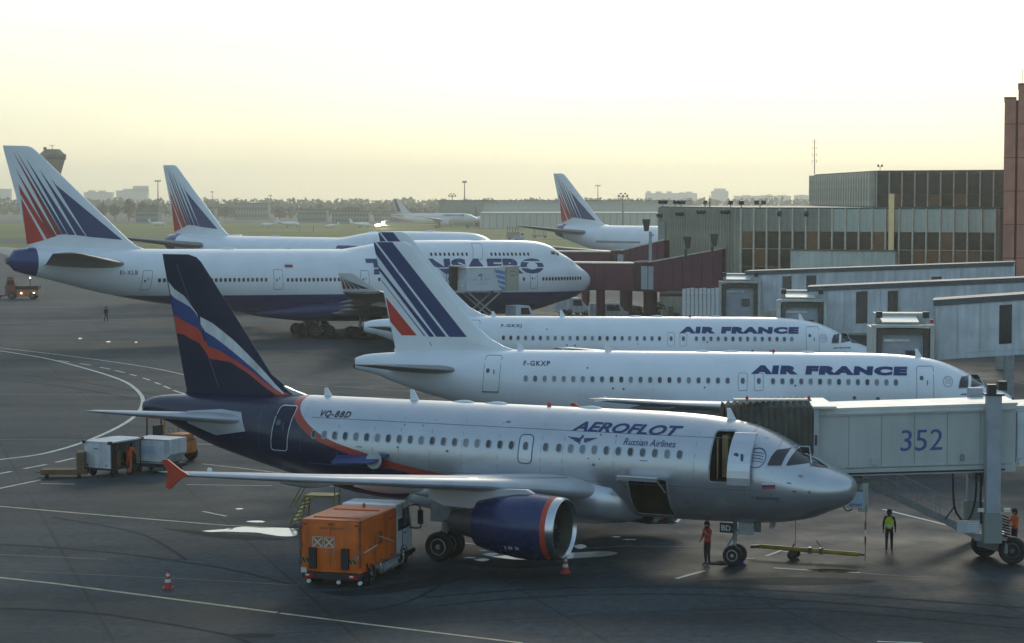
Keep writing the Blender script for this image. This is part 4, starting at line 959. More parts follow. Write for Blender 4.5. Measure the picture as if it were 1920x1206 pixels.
# ------------------------------------------------------------------ four-engined double-deck airliners
def jumbo(label, pose, sL, detail, tilt=0.0, x_tilt=33.0):
    root = thing('jumbo_airliner', label, 'airliner', group='four-engined airliners with striped fins')
    zt = math.sin(tilt) * x_tilt * sL
    place_pose(root, *pose, z=zt, tilt=tilt)
    T = [(-.6, 5.42), (-.45, 6.0), (0, 6.4), (.7, 6.8), (2.15, 7.6), (4.1, 8.3), (6, 8.55), (9, 8.75), (12, 8.8), (52, 8.8), (57, 8.86), (60, 8.9), (64, 8.95), (66.2, 8.95), (67.3, 8.9), (68.5, 8.75), (69.05, 8.5), (69.25, 7.75)]
    B = [(-.6, 5.35), (-.45, 4.85), (0, 4.45), (.7, 4.0), (2.15, 3.45), (4.1, 3.0), (6.5, 2.4), (9, 2.05), (12, 1.9), (37, 1.9), (41, 2.25), (46, 2.75), (51, 3.3), (56, 4.0), (60, 4.75), (63, 5.45), (66.2, 6.2), (67.6, 6.5), (68.7, 6.85), (69.1, 7.2), (69.25, 7.6)]
    W = [(-.6, .04), (-.45, .55), (0, .95), (.7, 1.35), (2.15, 1.95), (4.1, 2.55), (6.5, 2.98), (9, 3.2), (12, 3.25), (46, 3.25), (50, 3.2), (54, 3.0), (58, 2.6), (62, 2.05), (65, 1.6), (66.2, 1.42), (67.6, 1.25), (68.6, .95), (69.1, .55), (69.25, .15)]
    xs = sorted(set([q[0] for q in T + B + W])); f = lambda A: pchip([q[0] for q in A], [q[1] for q in A])(np.array(xs))
    lobe = ([2.0, 2.15, 4.1, 5.2, 6.2, 7.3, 9.0, 11, 20, 24, 27, 29, 31, 33], [7.45, 7.62, 8.66, 9.25, 9.52, 9.66, 9.74, 9.76, 9.74, 9.66, 9.42, 9.12, 8.85, 8.5], [1.2, 1.3, 1.9, 2.15, 2.3, 2.4, 2.5, 2.5, 2.5, 2.45, 2.3, 2.1, 1.9, 1.6], 7.2)
    F = Fuselage(xs, f(T), f(B), f(W), sL, lobe); fn = F.pt
    F.mesh(110 if detail else 70, 26).build('fuselage', 'jumbo_livery', root, 40)
    FS = [(8.3, 53.0, 66.9, .075), (9.1, 55.3, 66.95, .08), (9.7, 56.2, 67.0, .09), (18.0, 66.0, 69.48, .085), (18.35, 66.5, 69.55, .08), (18.5, 67.0, 69.58, .06)]
    fin = Fin(FS, sL); fo = fin.mesh().build('tail_fin', 'white_paint', root, 35)
    z_ = lambda p: (p[0], p[1] - .012 * (p[0] - 33))
    tri = lambda *p: [z_(q) for q in p]
    for q, m_ in ((tri((67.72, 14.0), (65.33, 10.04), (67.1, 9.62)), 'red_paint'), (tri((67.98, 15.3), (67.80, 14.4), (65.05, 10.12), (64.55, 10.28)), 'red_paint')):
        decal(fo, fin.pt, q, 'fin_stripe', m_, .03, (.6, .6))
    for q in (((68.32, 16.83), (64.05, 10.4), (64.7, 10.25)), ((68.66, 18.55), (63.45, 10.58), (64.02, 10.5))):
        decal(fo, fin.pt, tri(*q), 'fin_stripe', 'stripe_maroon', .03, (.6, .6))
    for q in (((68.3, 18.55), (62.95, 10.58), (63.4, 10.56)), ((67.28, 17.83), (62.1, 10.5), (62.85, 10.52)), ((65.88, 16.78), (60.98, 10.36), (61.95, 10.48)), ((64.63, 15.85), (64.05, 15.2), (57.0, 9.98), (60.86, 10.33))):
        decal(fo, fin.pt, tri(*q), 'fin_stripe', 'letter_blue', .03, (.6, .6))
    # tailplane
    ts = [(.8, 56.0, 9.6, 7.3, .10, 0), (2.4, 57.5, 8.4, 7.4, .10, 0), (11.0, 65.2, 2.8, 8.6, .08, 0), (11.3, 65.8, 2.1, 8.64, .04, 0)]
    for sd in (1, -1): wing_mesh(ts, sL, sd).build('tailplane', 'wing_shaded', root, 35)
    # wings with raised tips
    ws = [(1.5, 17.2, 17.0, 2.6, .13, -.2), (3.25, 19.0, 15.2, 2.75, .13, -.2), (11.7, 26.4, 9.2, 3.6, .115, -.1), (20.8, 34.3, 6.3, 4.6, .105, 0), (29.2, 41.7, 4.15, 5.62, .095, .05), (29.5, 42.0, 4.0, 5.66, .09, .05)]
    for sd in (1, -1):
        wo = wing_mesh(ws, sL, sd).build('wing', 'wing_shaded', root, 35)
        rings = []
        for (yy, le, te, z, th) in ((29.45, 42.0, 45.9, 5.72, .14), (29.75, 43.2, 46.2, 6.25, .10), (30.15, 45.0, 46.75, 7.2, .06), (30.22, 45.45, 46.85, 7.36, .02)):
            r = [((le + (te - le) * u) * sL, sd * (yy) + yt(u) * th, z) for u in US]; r += [((le + (te - le) * u) * sL, sd * yy - yt(u) * th, z) for u in US[-2:0:-1]]
            rings.append(r)
        wl = MB().loft(rings).build('winglet', 'white_paint', root, 35)
        if sd > 0:
            wf = lambda x, z, off: Vector((x * sL, float(np.interp(z, [5.72, 6.25, 7.2], [29.45, 29.75, 30.15])) + .1 + off, z))
            for i in range(5):
                a = .18 + .14 * i
                decal(wl, wf, [(46.55 - .22 * i, 7.15 - .12 * i), (46.1 - .5 * i, 5.98), (45.9 - .5 * i - (.1 if i < 4 else .5), 5.98)], 'fin_stripe', 'stripe_maroon' if i < 2 else 'letter_dark', .01)
        for (yy, xa, ln, zz, rr) in ((6.5, 29.0, 7, 2.7, .42), (10.5, 31.0, 6, 3.2, .38), (16.0, 34.5, 5.2, 3.85, .34), (21.5, 38.0, 4.4, 4.5, .3)):
            spindle(MB(), (xa * sL, sd * yy, zz), ((xa + ln) * sL, sd * yy, zz - .1), rr).build('flap_fairing', 'wing_shaded', wo, 60)
        for (ex, ey, ez) in ((22.6, 11.7, 2.35), (31.4, 20.8, 3.0)):
            le = float(np.interp(ey, [q[0] for q in ws], [q[1] for q in ws])); wz = float(np.interp(ey, [q[0] for q in ws], [q[3] for q in ws]))
            pyl = [(ex + 1.2, ez + .9, ez + 1.3, .1), (le - .8, ez + .85, wz - .05, .28), (le + 1.5, ez + .75, wz - .1, .3), (le + 4.2, wz - .55, wz - .2, .1)]
            engine(root, ex, sd * ey, ez, 1.34, 3.9, 5.6, dict(cowl='cowl_blue', lip='bare_metal', pylon='wing_grey'), sL, pyl)
    # belly fairing and gear
    rings = []
    for x, hw, z0, z1 in ((15.5, .8, 1.9, 2.6), (17.5, 2.7, 1.7, 3.4), (21, 3.3, 1.55, 3.9), (30, 3.35, 1.5, 3.9), (37, 3.2, 1.6, 3.6), (41, 2.2, 2.0, 3.0), (43, .6, 2.4, 2.6)):
        zc, hz = (z0 + z1) / 2, (z1 - z0) / 2
        rings.append([(x * sL, hw * math.copysign(abs(math.cos(a)) ** .6, math.cos(a)), zc + hz * math.copysign(abs(math.sin(a)) ** .7, math.sin(a))) for a in [2 * math.pi * k / 28 for k in range(28)]])
    MB().loft(rings).build('wing_root_fairing', 'belly_blue', root, 60)
    if detail:
        four = [(-.75, -.56), (-.75, .56), (.75, -.56), (.75, .56)]
        for gx, gy in ((32, 5.5), (32, -5.5), (35, 1.92), (35, -1.92)):
            gear_leg(root, 'main_gear', gx, gy, 2.9, four, .62, .46, sL, rim='dark_metal')
        gear_leg(root, 'nose_gear', 8.4, 0, 2.5, [(0, -.45), (0, .45)], .62 - tilt * 0, .4, sL)
    cw = [[(5.75, 8.62), (5.05, 8.55), (5.2, 8.25), (5.85, 8.28)], [(4.95, 8.52), (4.45, 8.42), (4.65, 8.12), (5.08, 8.22)]]
    for q in cw: decal(root, fn, q, 'cockpit_window', 'cockpit_glass', .02, (.2, .08))
    rows = [(1.74, 7.54, 14, 5.72), (10.2, 10.2, 1, 5.72), (28.55, 28.55, 1, 5.80), (31.9, 39.45, 16, 5.82), (42.0, 53.9, 24, 5.86)]
    if detail:
        for a, b, n, z in rows:
            for i in range(n): oval(root, fn, a + (b - a) * i / max(1, n - 1), z, .145, .2, 'cabin_window', 'glass_dark')
        for a, b, n in ((9.08, 13.9, 10), (17.1, 21.6, 9)):
            for i in range(n): oval(root, fn, a + (b - a) * i / (n - 1), 8.32, .12, .2, 'cabin_window', 'glass_dark')
        for (a, b, z0, z1) in ((8.36, 9.36, 4.72, 6.58), (29.75, 30.8, 4.85, 6.72), (40.0, 41.1, 4.87, 6.86), (54.7, 55.75, 4.95, 6.82), (19.2, 20.2, 4.8, 6.65)):
            door(root, fn, a, b, z0, z1, 'line_grey', 'white_paint', .045, .15, slant=-.1 if a > 50 else 0, window=((a + b) / 2 + .2, 5.8))
        door(root, fn, 14.95, 16.2, 7.75, 9.45, 'line_grey', 'white_paint', .04, .12, slant=-.3, handle=False)
        j = MB()
        for x in (3.6, 11.2, 24.2, 27.6, 33.2, 43.8, 50.6, 58.2): joint(j, fn, x, 4.6, 8.4, .03)
        j.build('panel_joint', 'grey_panel_light', root)
    else:
        st = MB()
        for a, b, n, z in rows + [(9.08, 21.6, 24, 8.32)]:
            for i in range(n):
                x = a + (b - a) * i / max(1, n - 1); p = fn(x, z, .02); st.box(p.x - .13, p.x + .13, p.y - .05, p.y + .01, p.z - .18, p.z + .18)
        kind(st.build('cabin_window', 'glass_dark', root), 'stuff')
    letters(root, fn, 'TRANSAERO', 29.85, 7.25, 6.28, 7.88, 'letter_blue', .062, .08, off=.03, gap=(6.84, 6.97), space=1.08)
    if detail:
        letters(root, fn, 'EI-XLB', 58.05, 56.2, 6.42, 6.80, 'letter_dark', .02, off=.03, space=1.25)
    for i, m_ in enumerate(('white_matte', 'mid_blue', 'red_paint')):
        decal(root, fn, [(39.65, 7.40 - .13 * i), (38.7, 7.40 - .13 * i), (38.7, 7.28 - .13 * i), (39.65, 7.28 - .13 * i)], 'flag_stripe', m_, .02)
    ap = MB(); ap.lathe([(0, .34), (.15, .28), (.15, .2), (-.4, .18), (-.4, .02)], (69.1 * sL, 0, 7.67), 'x', 16); ap.build('exhaust', 'dark_metal', root, 40)
    for x in (13.5, 24.5, 44.0): spindle(MB(), (x * sL, 0, F.ztop(x)), ((x + 2.2) * sL, 0, F.ztop(x + 2.2)), .16).build('roof_blister', 'white_paint', root, 60)
    return root, F
mk('wing_shaded', (.20, .20, .18), .45, var=.15)  # wing grey darkened to carry the shade of the undersides
mk('stripe_maroon', (.30, .035, .035), .45, var=.12)
mk('belly_blue', (.008, .02, .10), .4, var=.1)
mk('cowl_blue', (.10, .16, .36), .35, var=.08, coat=.2)
belt_material('jumbo_livery', (.80, .82, .85), (.007, .032, .14), 4.34, 66.3, .914, (.007, .03, .15))
jumbo('white jumbo jet with TRANSAERO lettering, its whole side in view behind the narrow-body jets', (7.8, 231.0, 28.9), .914, True, tilt=-.012)
jumbo('white jumbo jet mostly hidden behind the nearer one, its striped fin left of the centre', (.05, 257.2, -40.9), .93, False)
jumbo('white jumbo jet seen tail first beyond the dark red boarding bridges', (52.0, 358.8, -47.0), .93, False)
# ------------------------------------------------------------------ terminal, tower, boarding bridges
def fac(P0, P1):
    a, b = Vector((*P0, 0)), Vector((*P1, 0)); e = (b - a).normalized(); n = Vector((e.y, -e.x, 0))    # n points to the viewer's side
    if n.y > 0: n = -n
    return a, e, n, (b - a).length
_pm = {}
def panel(parent, name, a, e, n, s0, s1, z0, z1, d0, d1, mat):
    """box on a facade: s along it, d outward from it; alike boxes share mesh data"""
    key = (round(s1 - s0, 3), round(z1 - z0, 3), round(d1 - d0, 3), mat, name)
    if key not in _pm:
        me = MB().box(0, s1 - s0, 0, d1 - d0, 0, z1 - z0).mesh(name); me.materials.append(M[mat]); _pm[key] = me
    o = link(name, _pm[key], parent); p = a + e * s0 + n * d0; x = e
    if e.cross(n).z < 0: p = a + e * s1 + n * d0; x = -e
    m = Matrix((x, n, Vector((0, 0, 1)))).transposed().to_4x4(); m.translation = (p.x, p.y, z0); o.matrix_local = m; return o
term = thing('terminal_building', 'long concrete terminal with tan mullions and brown glazing, right of the centre', 'building')
C0, C1, CL = (23.3, 222), (48.4, 212), (17.3, 250)
a, e, n, Ln = fac(C0, C1)
body = MB(); back = [Vector((*CL, 0)), Vector((*C0, 0)), Vector((*C1, 0)), Vector((60, 222, 0)), Vector((60, 262, 0)), Vector((22, 262, 0))]
body.prism([(p.x, p.y) for p in back], lambda x, y: (x, y, 0), lambda x, y: (x, y, 12.85)); body.build('wall', 'concrete', term)
rf = MB(); rf.prism([(p.x, p.y) for p in back], lambda x, y: (x, y, 12.86), lambda x, y: (x, y, 13.0)); rf.build('roof', 'roof_dark', term)
s0 = .55; nb = 19; bay = (Ln - s0 - .4) / nb
mk('pane_brown', (.05, .032, .018), .10, var=.75, scale=.55, spec=.6)
mk('pane_amber', (.075, .042, .02), .14, var=.8, scale=.8, spec=.6, emit=((.9, .5, .18), .018))
mk('pane_black', (.02, .018, .015), .08, var=.5, scale=.5, spec=.7)
for i in range(nb):
    s = s0 + i * bay
    panel(term, 'spandrel', a, e, n, s + .14, s + bay - .02, 10.55, 12.8, .004, .10, 'concrete_pale' if i > 6 else 'concrete')
    for k, (z0, z1) in enumerate(((8.75, 10.5), (6.9, 8.7), (4.6, 6.85))):
        if 4 <= i <= 11 and k > 0: continue
        panel(term, 'window_pane', a, e, n, s + .14, s + bay - .02, z0, z1, .004, .03, ('pane_amber' if (i * 7 + k * 3) % 5 == 0 or (13 <= i <= 17 and k == 1) else 'pane_brown'))
    panel(term, 'transom', a, e, n, s + .14, s + bay - .02, 8.70, 8.75, .004, .09, 'mullion') if not 4 <= i <= 11 else None
for i in range(nb + 1):
    s = s0 + i * bay
    panel(term, 'mullion', a, e, n, s - .02, s + .12, 4.6, 12.9, .0, .42, 'mullion')
panel(term, 'low_block', a, e, n, s0 + 4 * bay + .1, s0 + 12 * bay - .1, 3.0, 8.6, .02, 1.3, 'concrete_pale')
panel(term, 'block_cap', a, e, n, s0 + 4 * bay + .05, s0 + 12 * bay - .05, 8.6, 8.72, .02, 1.4, 'mullion_dark')
panel(term, 'sun_glint_strip', a, e, n, s0 + 11.35 * bay, s0 + 11.75 * bay, 7.0, 14.4, .43, .9, 'glint_gold')  # added gold strip, stands in for the sun's reflection on the facade
a2, e2, n2, L2 = fac(CL, C0)
nr = 30
for i in range(nr + 1): panel(term, 'wall_rib', a2, e2, n2, L2 * i / nr - (.10 if i == nr else 0), L2 * i / nr + .16 - (.10 if i == nr else 0), 3, 12.84, .0, .22, 'concrete')
for s, z0, z1, w in ((1.0, 9.0, 11.2, 2.2),): panel(term, 'dark_panel', a2, e2, n2, s, s + w, z0, z1, .23, .35, 'hangar_dark')
# upper block
up = thing('upper_block', 'dark glazed upper storey block standing on the terminal roof', 'building')
U0, U1, UL = (38.4, 225), (50.5, 218), (37.35, 264)
pts = [UL, U0, U1, (60, 250), (58, 270)]
MB().prism(pts, lambda x, y: (x, y, 13.02), lambda x, y: (x, y, 16.7)).build('wall', 'mullion_dark', up)
MB().prism(pts, lambda x, y: (x, y, 16.705), lambda x, y: (x, y, 16.85)).build('roof', 'mullion_dark', up)
a3, e3, n3, L3 = fac(U0, U1); nb3 = 10; b3 = L3 / nb3
for i in range(nb3):
    panel(up, 'window_pane', a3, e3, n3, i * b3 + .1, (i + 1) * b3 - .02, 14.35, 16.45, .004, .03, 'pane_brown' if i % 4 else 'pane_black')
    panel(up, 'window_pane', a3, e3, n3, i * b3 + .1, (i + 1) * b3 - .02, 13.1, 14.3, .004, .03, 'pane_amber' if i in (1, 4, 6) else 'pane_brown')
    panel(up, 'mullion', a3, e3, n3, i * b3 - .03, i * b3 + .08, 13.05, 16.68, 0, .2, 'mullion')
a4, e4, n4, L4 = fac(UL, U0); n4 = Vector((-abs(n4.x), n4.y, 0)) if n4.x > 0 else n4
for i in range(26): panel(up, 'mullion', a4, e4, n4, L4 * i / 26 + .1, L4 * i / 26 + .5, 13.05, 16.69, 0, .7, 'mullion')
# brick tower
tw = thing('brick_tower', 'tall red brick tower at the right end of the terminal', 'building', (47.05, 204.6, 0), R(-13.2))
MB().box(0, 1.05, 0, 9, 0, 23.45).build('wall', 'brick_red', tw)
MB().box(1.28, 9, .02, 9, 0, 24.75).build('wall', 'brick_red', tw)
MB().box(1.05, 1.28, .35, 9, 0, 23.3).build('groove', 'brick_dark', tw)
MB().box(-.06, 1.1, -.06, 9, 23.45, 23.6).build('coping', 'brick_dark', tw)
MB().box(1.22, 9, -.05, 9, 24.75, 24.9).build('coping', 'brick_dark', tw)
cj = MB()
for z in (8.2, 11.4, 14.6, 17.8, 21.0): cj.box(-.01, 1.04, -.02, 0, z, z + .07); cj.box(1.29, 8, 0, .018, z, z + .07)
cj.build('course_joint', 'brick_dark', tw)
MB().tube([(1.6, 1, 24.9), (1.6, 1, 26.3)], .03, 6).build('rod', 'lamp_black', tw)
# aerial mast on the upper block
p = D(1527, 330, 262); am = thing('aerial_mast', 'thin red and white aerial mast at the left end of the upper block', 'mast', (p.x, p.y, 16.85))
mb = MB(); mb.tube([(0, 0, 0), (0, 0, 4.3)], .05, 6)
for z in (1.6, 2.4, 3.2, 3.9): mb.bar((-.28, 0, z), (.28, 0, z), .03); mb.bar((-.28, 0, z - .25), (-.28, 0, z + .25), .03); mb.bar((.28, 0, z - .25), (.28, 0, z + .25), .03)
mb.build('mast', 'brick_dark', am)
p = D(1651, 322, 226); fl = thing('roof_beacon', 'small twin lamp bracket on the corner of the upper block', 'lamp', (p.x, p.y + .3, 16.85))
mb = MB(); mb.tube([(0, 0, 0), (0, 0, .5)], .03, 6); mb.bar((-.2, 0, .4), (.2, 0, .4), .03); mb.build('bracket', 'lamp_black', fl)
for sx in (-.2, .2): MB().lathe([(.4, .06), (.48, .1), (.62, .1), (.66, .02)], (sx, 0, 0), 'z', 8).build('lamp', 'lamp_black', fl)
# floodlights along the roof edge
def floodlight(u, v, d, z, label, tiltx=.5, n=1, rz=0):
    q = D(u, v, d); t = thing('floodlight', label, 'floodlight', (q.x, q.y, z), rz, group='floodlights on the terminal roof')
    m_ = MB(); m_.tube([(0, 0, 0), (0, 0, .35)], .05, 6); m_.bar((-.3, 0, .3), (.3, 0, .3), .06); m_.build('bracket', 'lamp_black', t)
    for k in range(n):
        x = (k - (n - 1) / 2) * .7; r_ = Matrix.Translation((x, 0, .5)) @ Matrix.Rotation(tiltx, 4, 'X')
        m2 = MB(); m2.box(-.24, .24, -.14, .14, -.2, .2, 0, r_); m2.box(-.2, .2, -.17, -.141, -.16, .16, 1, r_); m2.build('lamp_head', ['lamp_black', 'glass_dark'], t)
    return t
floodlight(1243, 388, 248.5, 13.0, 'floodlight pair at the far left corner of the terminal roof', n=2, rz=.6)
floodlight(1266, 388, 243, 13.0, 'single floodlight second from the left along the terminal roof', rz=.9)
floodlight(1277, 388, 240.5, 13.0, 'floodlight pair leaning outward, third fitting from the left on the terminal roof', n=2, rz=.8)
floodlight(1322, 388, 231.5, 13.0, 'upright floodlight beside the short roof pole on the terminal', tiltx=.1, rz=1.2)
floodlight(1370, 388, 223.8, 13.0, 'floodlight right above the corner of the ribbed terminal wall', tiltx=.2, rz=1.0)
floodlight(1390, 388, 222.2, 13.0, 'small floodlight just right of the ribbed wall corner', tiltx=.3, rz=.4)
floodlight(1425, 388, 221.5, 13.0, 'pair of square floodlights on the flat roof over the tan mullions', tiltx=.0, n=2)
for u, v, d in ((1242, 405, 249), (1277, 402, 239.5), (1317, 398, 231), (1362, 398, 223.4)):
    q = D(u, v, d); t = thing('wall_lamp', 'dark lamp cluster on the ribbed terminal wall, %s' % {1242: 'at its far left corner', 1277: 'second from the left', 1317: 'below the upright roof floodlight', 1362: 'nearest the tan mullions'}[u], 'lamp', (q.x - .35, q.y - .4, q.z), .8, 'lamp clusters on the ribbed wall')
    m_ = MB(); m_.bar((.6, .3, .2), (-.2, -.1, .2), .09); m_.bar((-.5, 0, .2), (.5, 0, .2), .08); m_.build('bracket', 'lamp_black', t)
    for sx in (-.4, .1, .5): MB().lathe([(-.25, .1), (-.1, .24), (.1, .24), (.2, .08)], (sx, -.15, .05), 'z', 8).build('lamp_head', 'lamp_black', t)
for u, v, i in ((1460, 401, 3), (1510, 401, 5)):
    q = D(u, v, 219); t = thing('wall_lamp', 'dark lamp on the %s pale panel of the terminal front' % ('third' if i == 3 else 'fifth'), 'lamp', (q.x, q.y - .9, q.z), 0)
    m_ = MB(); m_.bar((0, .9, .1), (0, 0, .1), .07); m_.build('bracket', 'lamp_black', t)
    MB().lathe([(-.25, .15), (-.12, .3), (.1, .3), (.2, .1)], (0, 0, 0), 'x', 10).build('lamp_head', 'lamp_black', t)
q = D(1331, 389, 230.5); t = thing('roof_pole', 'short dark pole standing on the terminal roof edge', 'pole', (q.x, q.y, 13.0)); MB().tube([(0, 0, 0), (0, 0, 1.2)], [.07, .04], 6).build('pole', 'lamp_black', t)

# ---- grey boarding bridges standing back at the right
def tunnel(parent, A, B, w, h, mats, trim=.24, roof_over=.12, windows=(), seam=.03):
    """enclosed walkway from A to B (bottom centre points), rising with them"""
    A, B = Vector(A), Vector(B); d = (B - A); x = Vector((d.x, d.y, 0)).normalized(); n = Vector((x.y, -x.x, 0)); L = math.hypot(d.x, d.y)
    if n.y > 0: n = -n
    P = lambda s, o, z: A + x * s + n * o + Vector((0, 0, d.z * s / L + z))
    def slab(name, s0, s1, o0, o1, z0, z1, mat):
        mb = MB(); v = [P(s, o, z) for z in (z0, z1) for o in (o0, o1) for s in (s0, s1)]
        mb.add(v, [(0, 2, 3, 1), (4, 5, 7, 6), (0, 1, 5, 4), (2, 6, 7, 3), (0, 4, 6, 2), (1, 3, 7, 5)]); return mb.build(name, mat, parent)
    slab('wall', 0, L, -w / 2, w / 2, .0, h, mats[0])
    slab('roof', -.15, L + .05, -w / 2 - roof_over, w / 2 + roof_over, h, h + .1, mats[1])
    if trim: slab('roof_trim', -.12, L, w / 2 + .01, w / 2 + roof_over - .01, h - trim, h - .005, mats[2])
    slab('floor_beam', .1, L, w / 2 + .004, w / 2 + .07, -.12, .16, mats[0])
    k = 1.25
    for i in range(int(L / k)):
        slab('wall_panel', i * k + seam, (i + 1) * k - seam, w / 2 + .002, w / 2 + .045, .18, h - trim - .02, mats[0])
    for s0, s1, z0, z1 in windows:
        slab('window', s0, s1, w / 2 + .02, w / 2 + .065, z0, z1, 'glass_dark')
    return P, L
def cab(root, c, w, dep, h, facing, light_red=False):
    """bridge head with bellows frame and shutter; facing = direction angle of the opening"""
    r = Matrix.Translation(c) @ Matrix.Rotation(facing, 4, 'Z')
    def b(name, x0, x1, y0, y1, z0, z1, mat, par=root, mt=r): return MB().box(x0, x1, y0, y1, z0, z1, 0, mt).build(name, mat, par)
    b('cab_wall', -w / 2, w / 2, .35, dep, 0, h, 'cab_frame')
    fr = b('cab_frame', -w / 2 - .05, -w / 2 + .18, -.25, .34, -.1, h + .05, 'cab_frame'); b('cab_frame', w / 2 - .18, w / 2 + .05, -.25, .34, -.1, h + .05, 'cab_frame')
    b('cab_frame', -w / 2 - .05, w / 2 + .05, -.30, .34, h + .06, h + .2, 'cab_frame')
    b('bellows', -w / 2 + .23, -w / 2 + .5, -.1, .34, 0, h - .02, 'bellows'); b('bellows', w / 2 - .5, w / 2 - .23, -.1, .34, 0, h - .02, 'bellows'); b('bellows', -w / 2 + .51, w / 2 - .51, -.1, .34, h - .35, h - .02, 'bellows')
    sh = b('shutter', -w / 2 + .52, w / 2 - .52, .22, .34, 0, h - .37, 'cab_shutter')
    b('shutter_box', -w / 2 + .6, w / 2 - 1.3, .12, .215, h - .75, h - .6, 'grey_panel_light', sh)
    b('shutter_window', w / 2 - 1.5, w / 2 - .85, .15, .215, h - 1.9, h - 1.25, 'glass_dark', sh)
    for i in range(9): b('shutter_slat', -w / 2 + .55, w / 2 - 1.6, .19, .218, .15 + i * .24, .33 + i * .24, 'cab_shutter', sh)
    tm = r @ Matrix.Translation((0, .3, h + .27)) @ Matrix.Rotation(R(9), 4, 'X')
    b('roof_panel', -w / 2 + .55, w / 2 - .75, 0, 1.7, 0, .08, 'roof_pale', root, tm); b('cab_roof', -w / 2 + .3, w / 2 - .2, 1.9, dep - .1, h + .06, h + .75, 'cab_frame')
    for sx in (-w / 2 + .25, w / 2 - .5): b('lamp_box', sx, sx + .34, .6, .9, h + .55, h + .9, 'lamp_black'); b('lamp_arm', sx + .1, sx + .2, .7, .8, h + .3, h + .55, 'cab_frame')
    if light_red: b('red_lamp', w / 2 - .15, w / 2 + .0, .1, .25, h + .3, h + .5, 'tail_light')
    lg = MB(); lg.box(-.3, .3, dep * .5 - .3, dep * .5 + .3, -c[2] + 1.0, -.02, 0, r); lg.box(-1.4, 1.4, dep * .5 - .35, dep * .5 + .35, -c[2] + .5, -c[2] + 1.0, 0, r); lg.build('support_leg', 'gear_grey', root)
    for sx in (-1.2, 1.2):
        wq = wheel_mb(MB(), (0, 0, 0), .5, .4).build('wheel', ['rubber', 'rim'], root, 40); wq.matrix_local = r @ Matrix.Translation((sx, dep * .5, -c[2] + .5)) @ Matrix.Rotation(R(90), 4, 'Z')
GT = ('grey_panel_light', 'roof_dark', 'roof_dark')
def bridge(label, A, B, h, cabc, facing, windows, red=False, w=2.7):
    t = thing('boarding_bridge', label, 'boarding bridge', (A[0], A[1], 0), group='grey boarding bridges at the right'); o = Vector((A[0], A[1], 0))
    tunnel(t, Vector(A) - o, Vector(B) - o, w, h, GT, windows=windows); cab(t, tuple(Vector(cabc) - o), 3.35, 3.4, 3.25, facing, red)
    for f_ in (.55, .95):
        q = Vector(A).lerp(Vector(B), f_) - o; MB().box(q.x - .3, q.x + .3, q.y - .3, q.y + .3, 0, q.z - .13).build('support_column', 'gear_grey', t)
bridge('farthest grey boarding bridge, its cab beside the row of white posts', (19.95, 179.5, 4.6), (41, 174, 5.55), 3.2, (18.9, 177.0, 3.65), R(-6), ((3.0, 3.75, 1.2, 2.75), (5.0, 5.8, 1.0, 2.75), (15.2, 16, .9, 2.3)))
bridge('middle grey boarding bridge with two tall dark windows', (21.3, 152.2, 4.45), (46, 147, 5.75), 3.2, (20.35, 149.5, 3.45), R(-5), ((3.3, 4.1, .55, 2.8), (5.5, 6.2, .6, 2.75)))
bridge('nearest of the grey boarding bridges parked behind the white airliners, red lamp on its cab', (24.35, 122.4, 4.95), (42, 118.5, 6.4), 3.2, (21.85, 119.0, 3.5), R(-4), ((3.55, 4.25, .55, 2.75),), True)

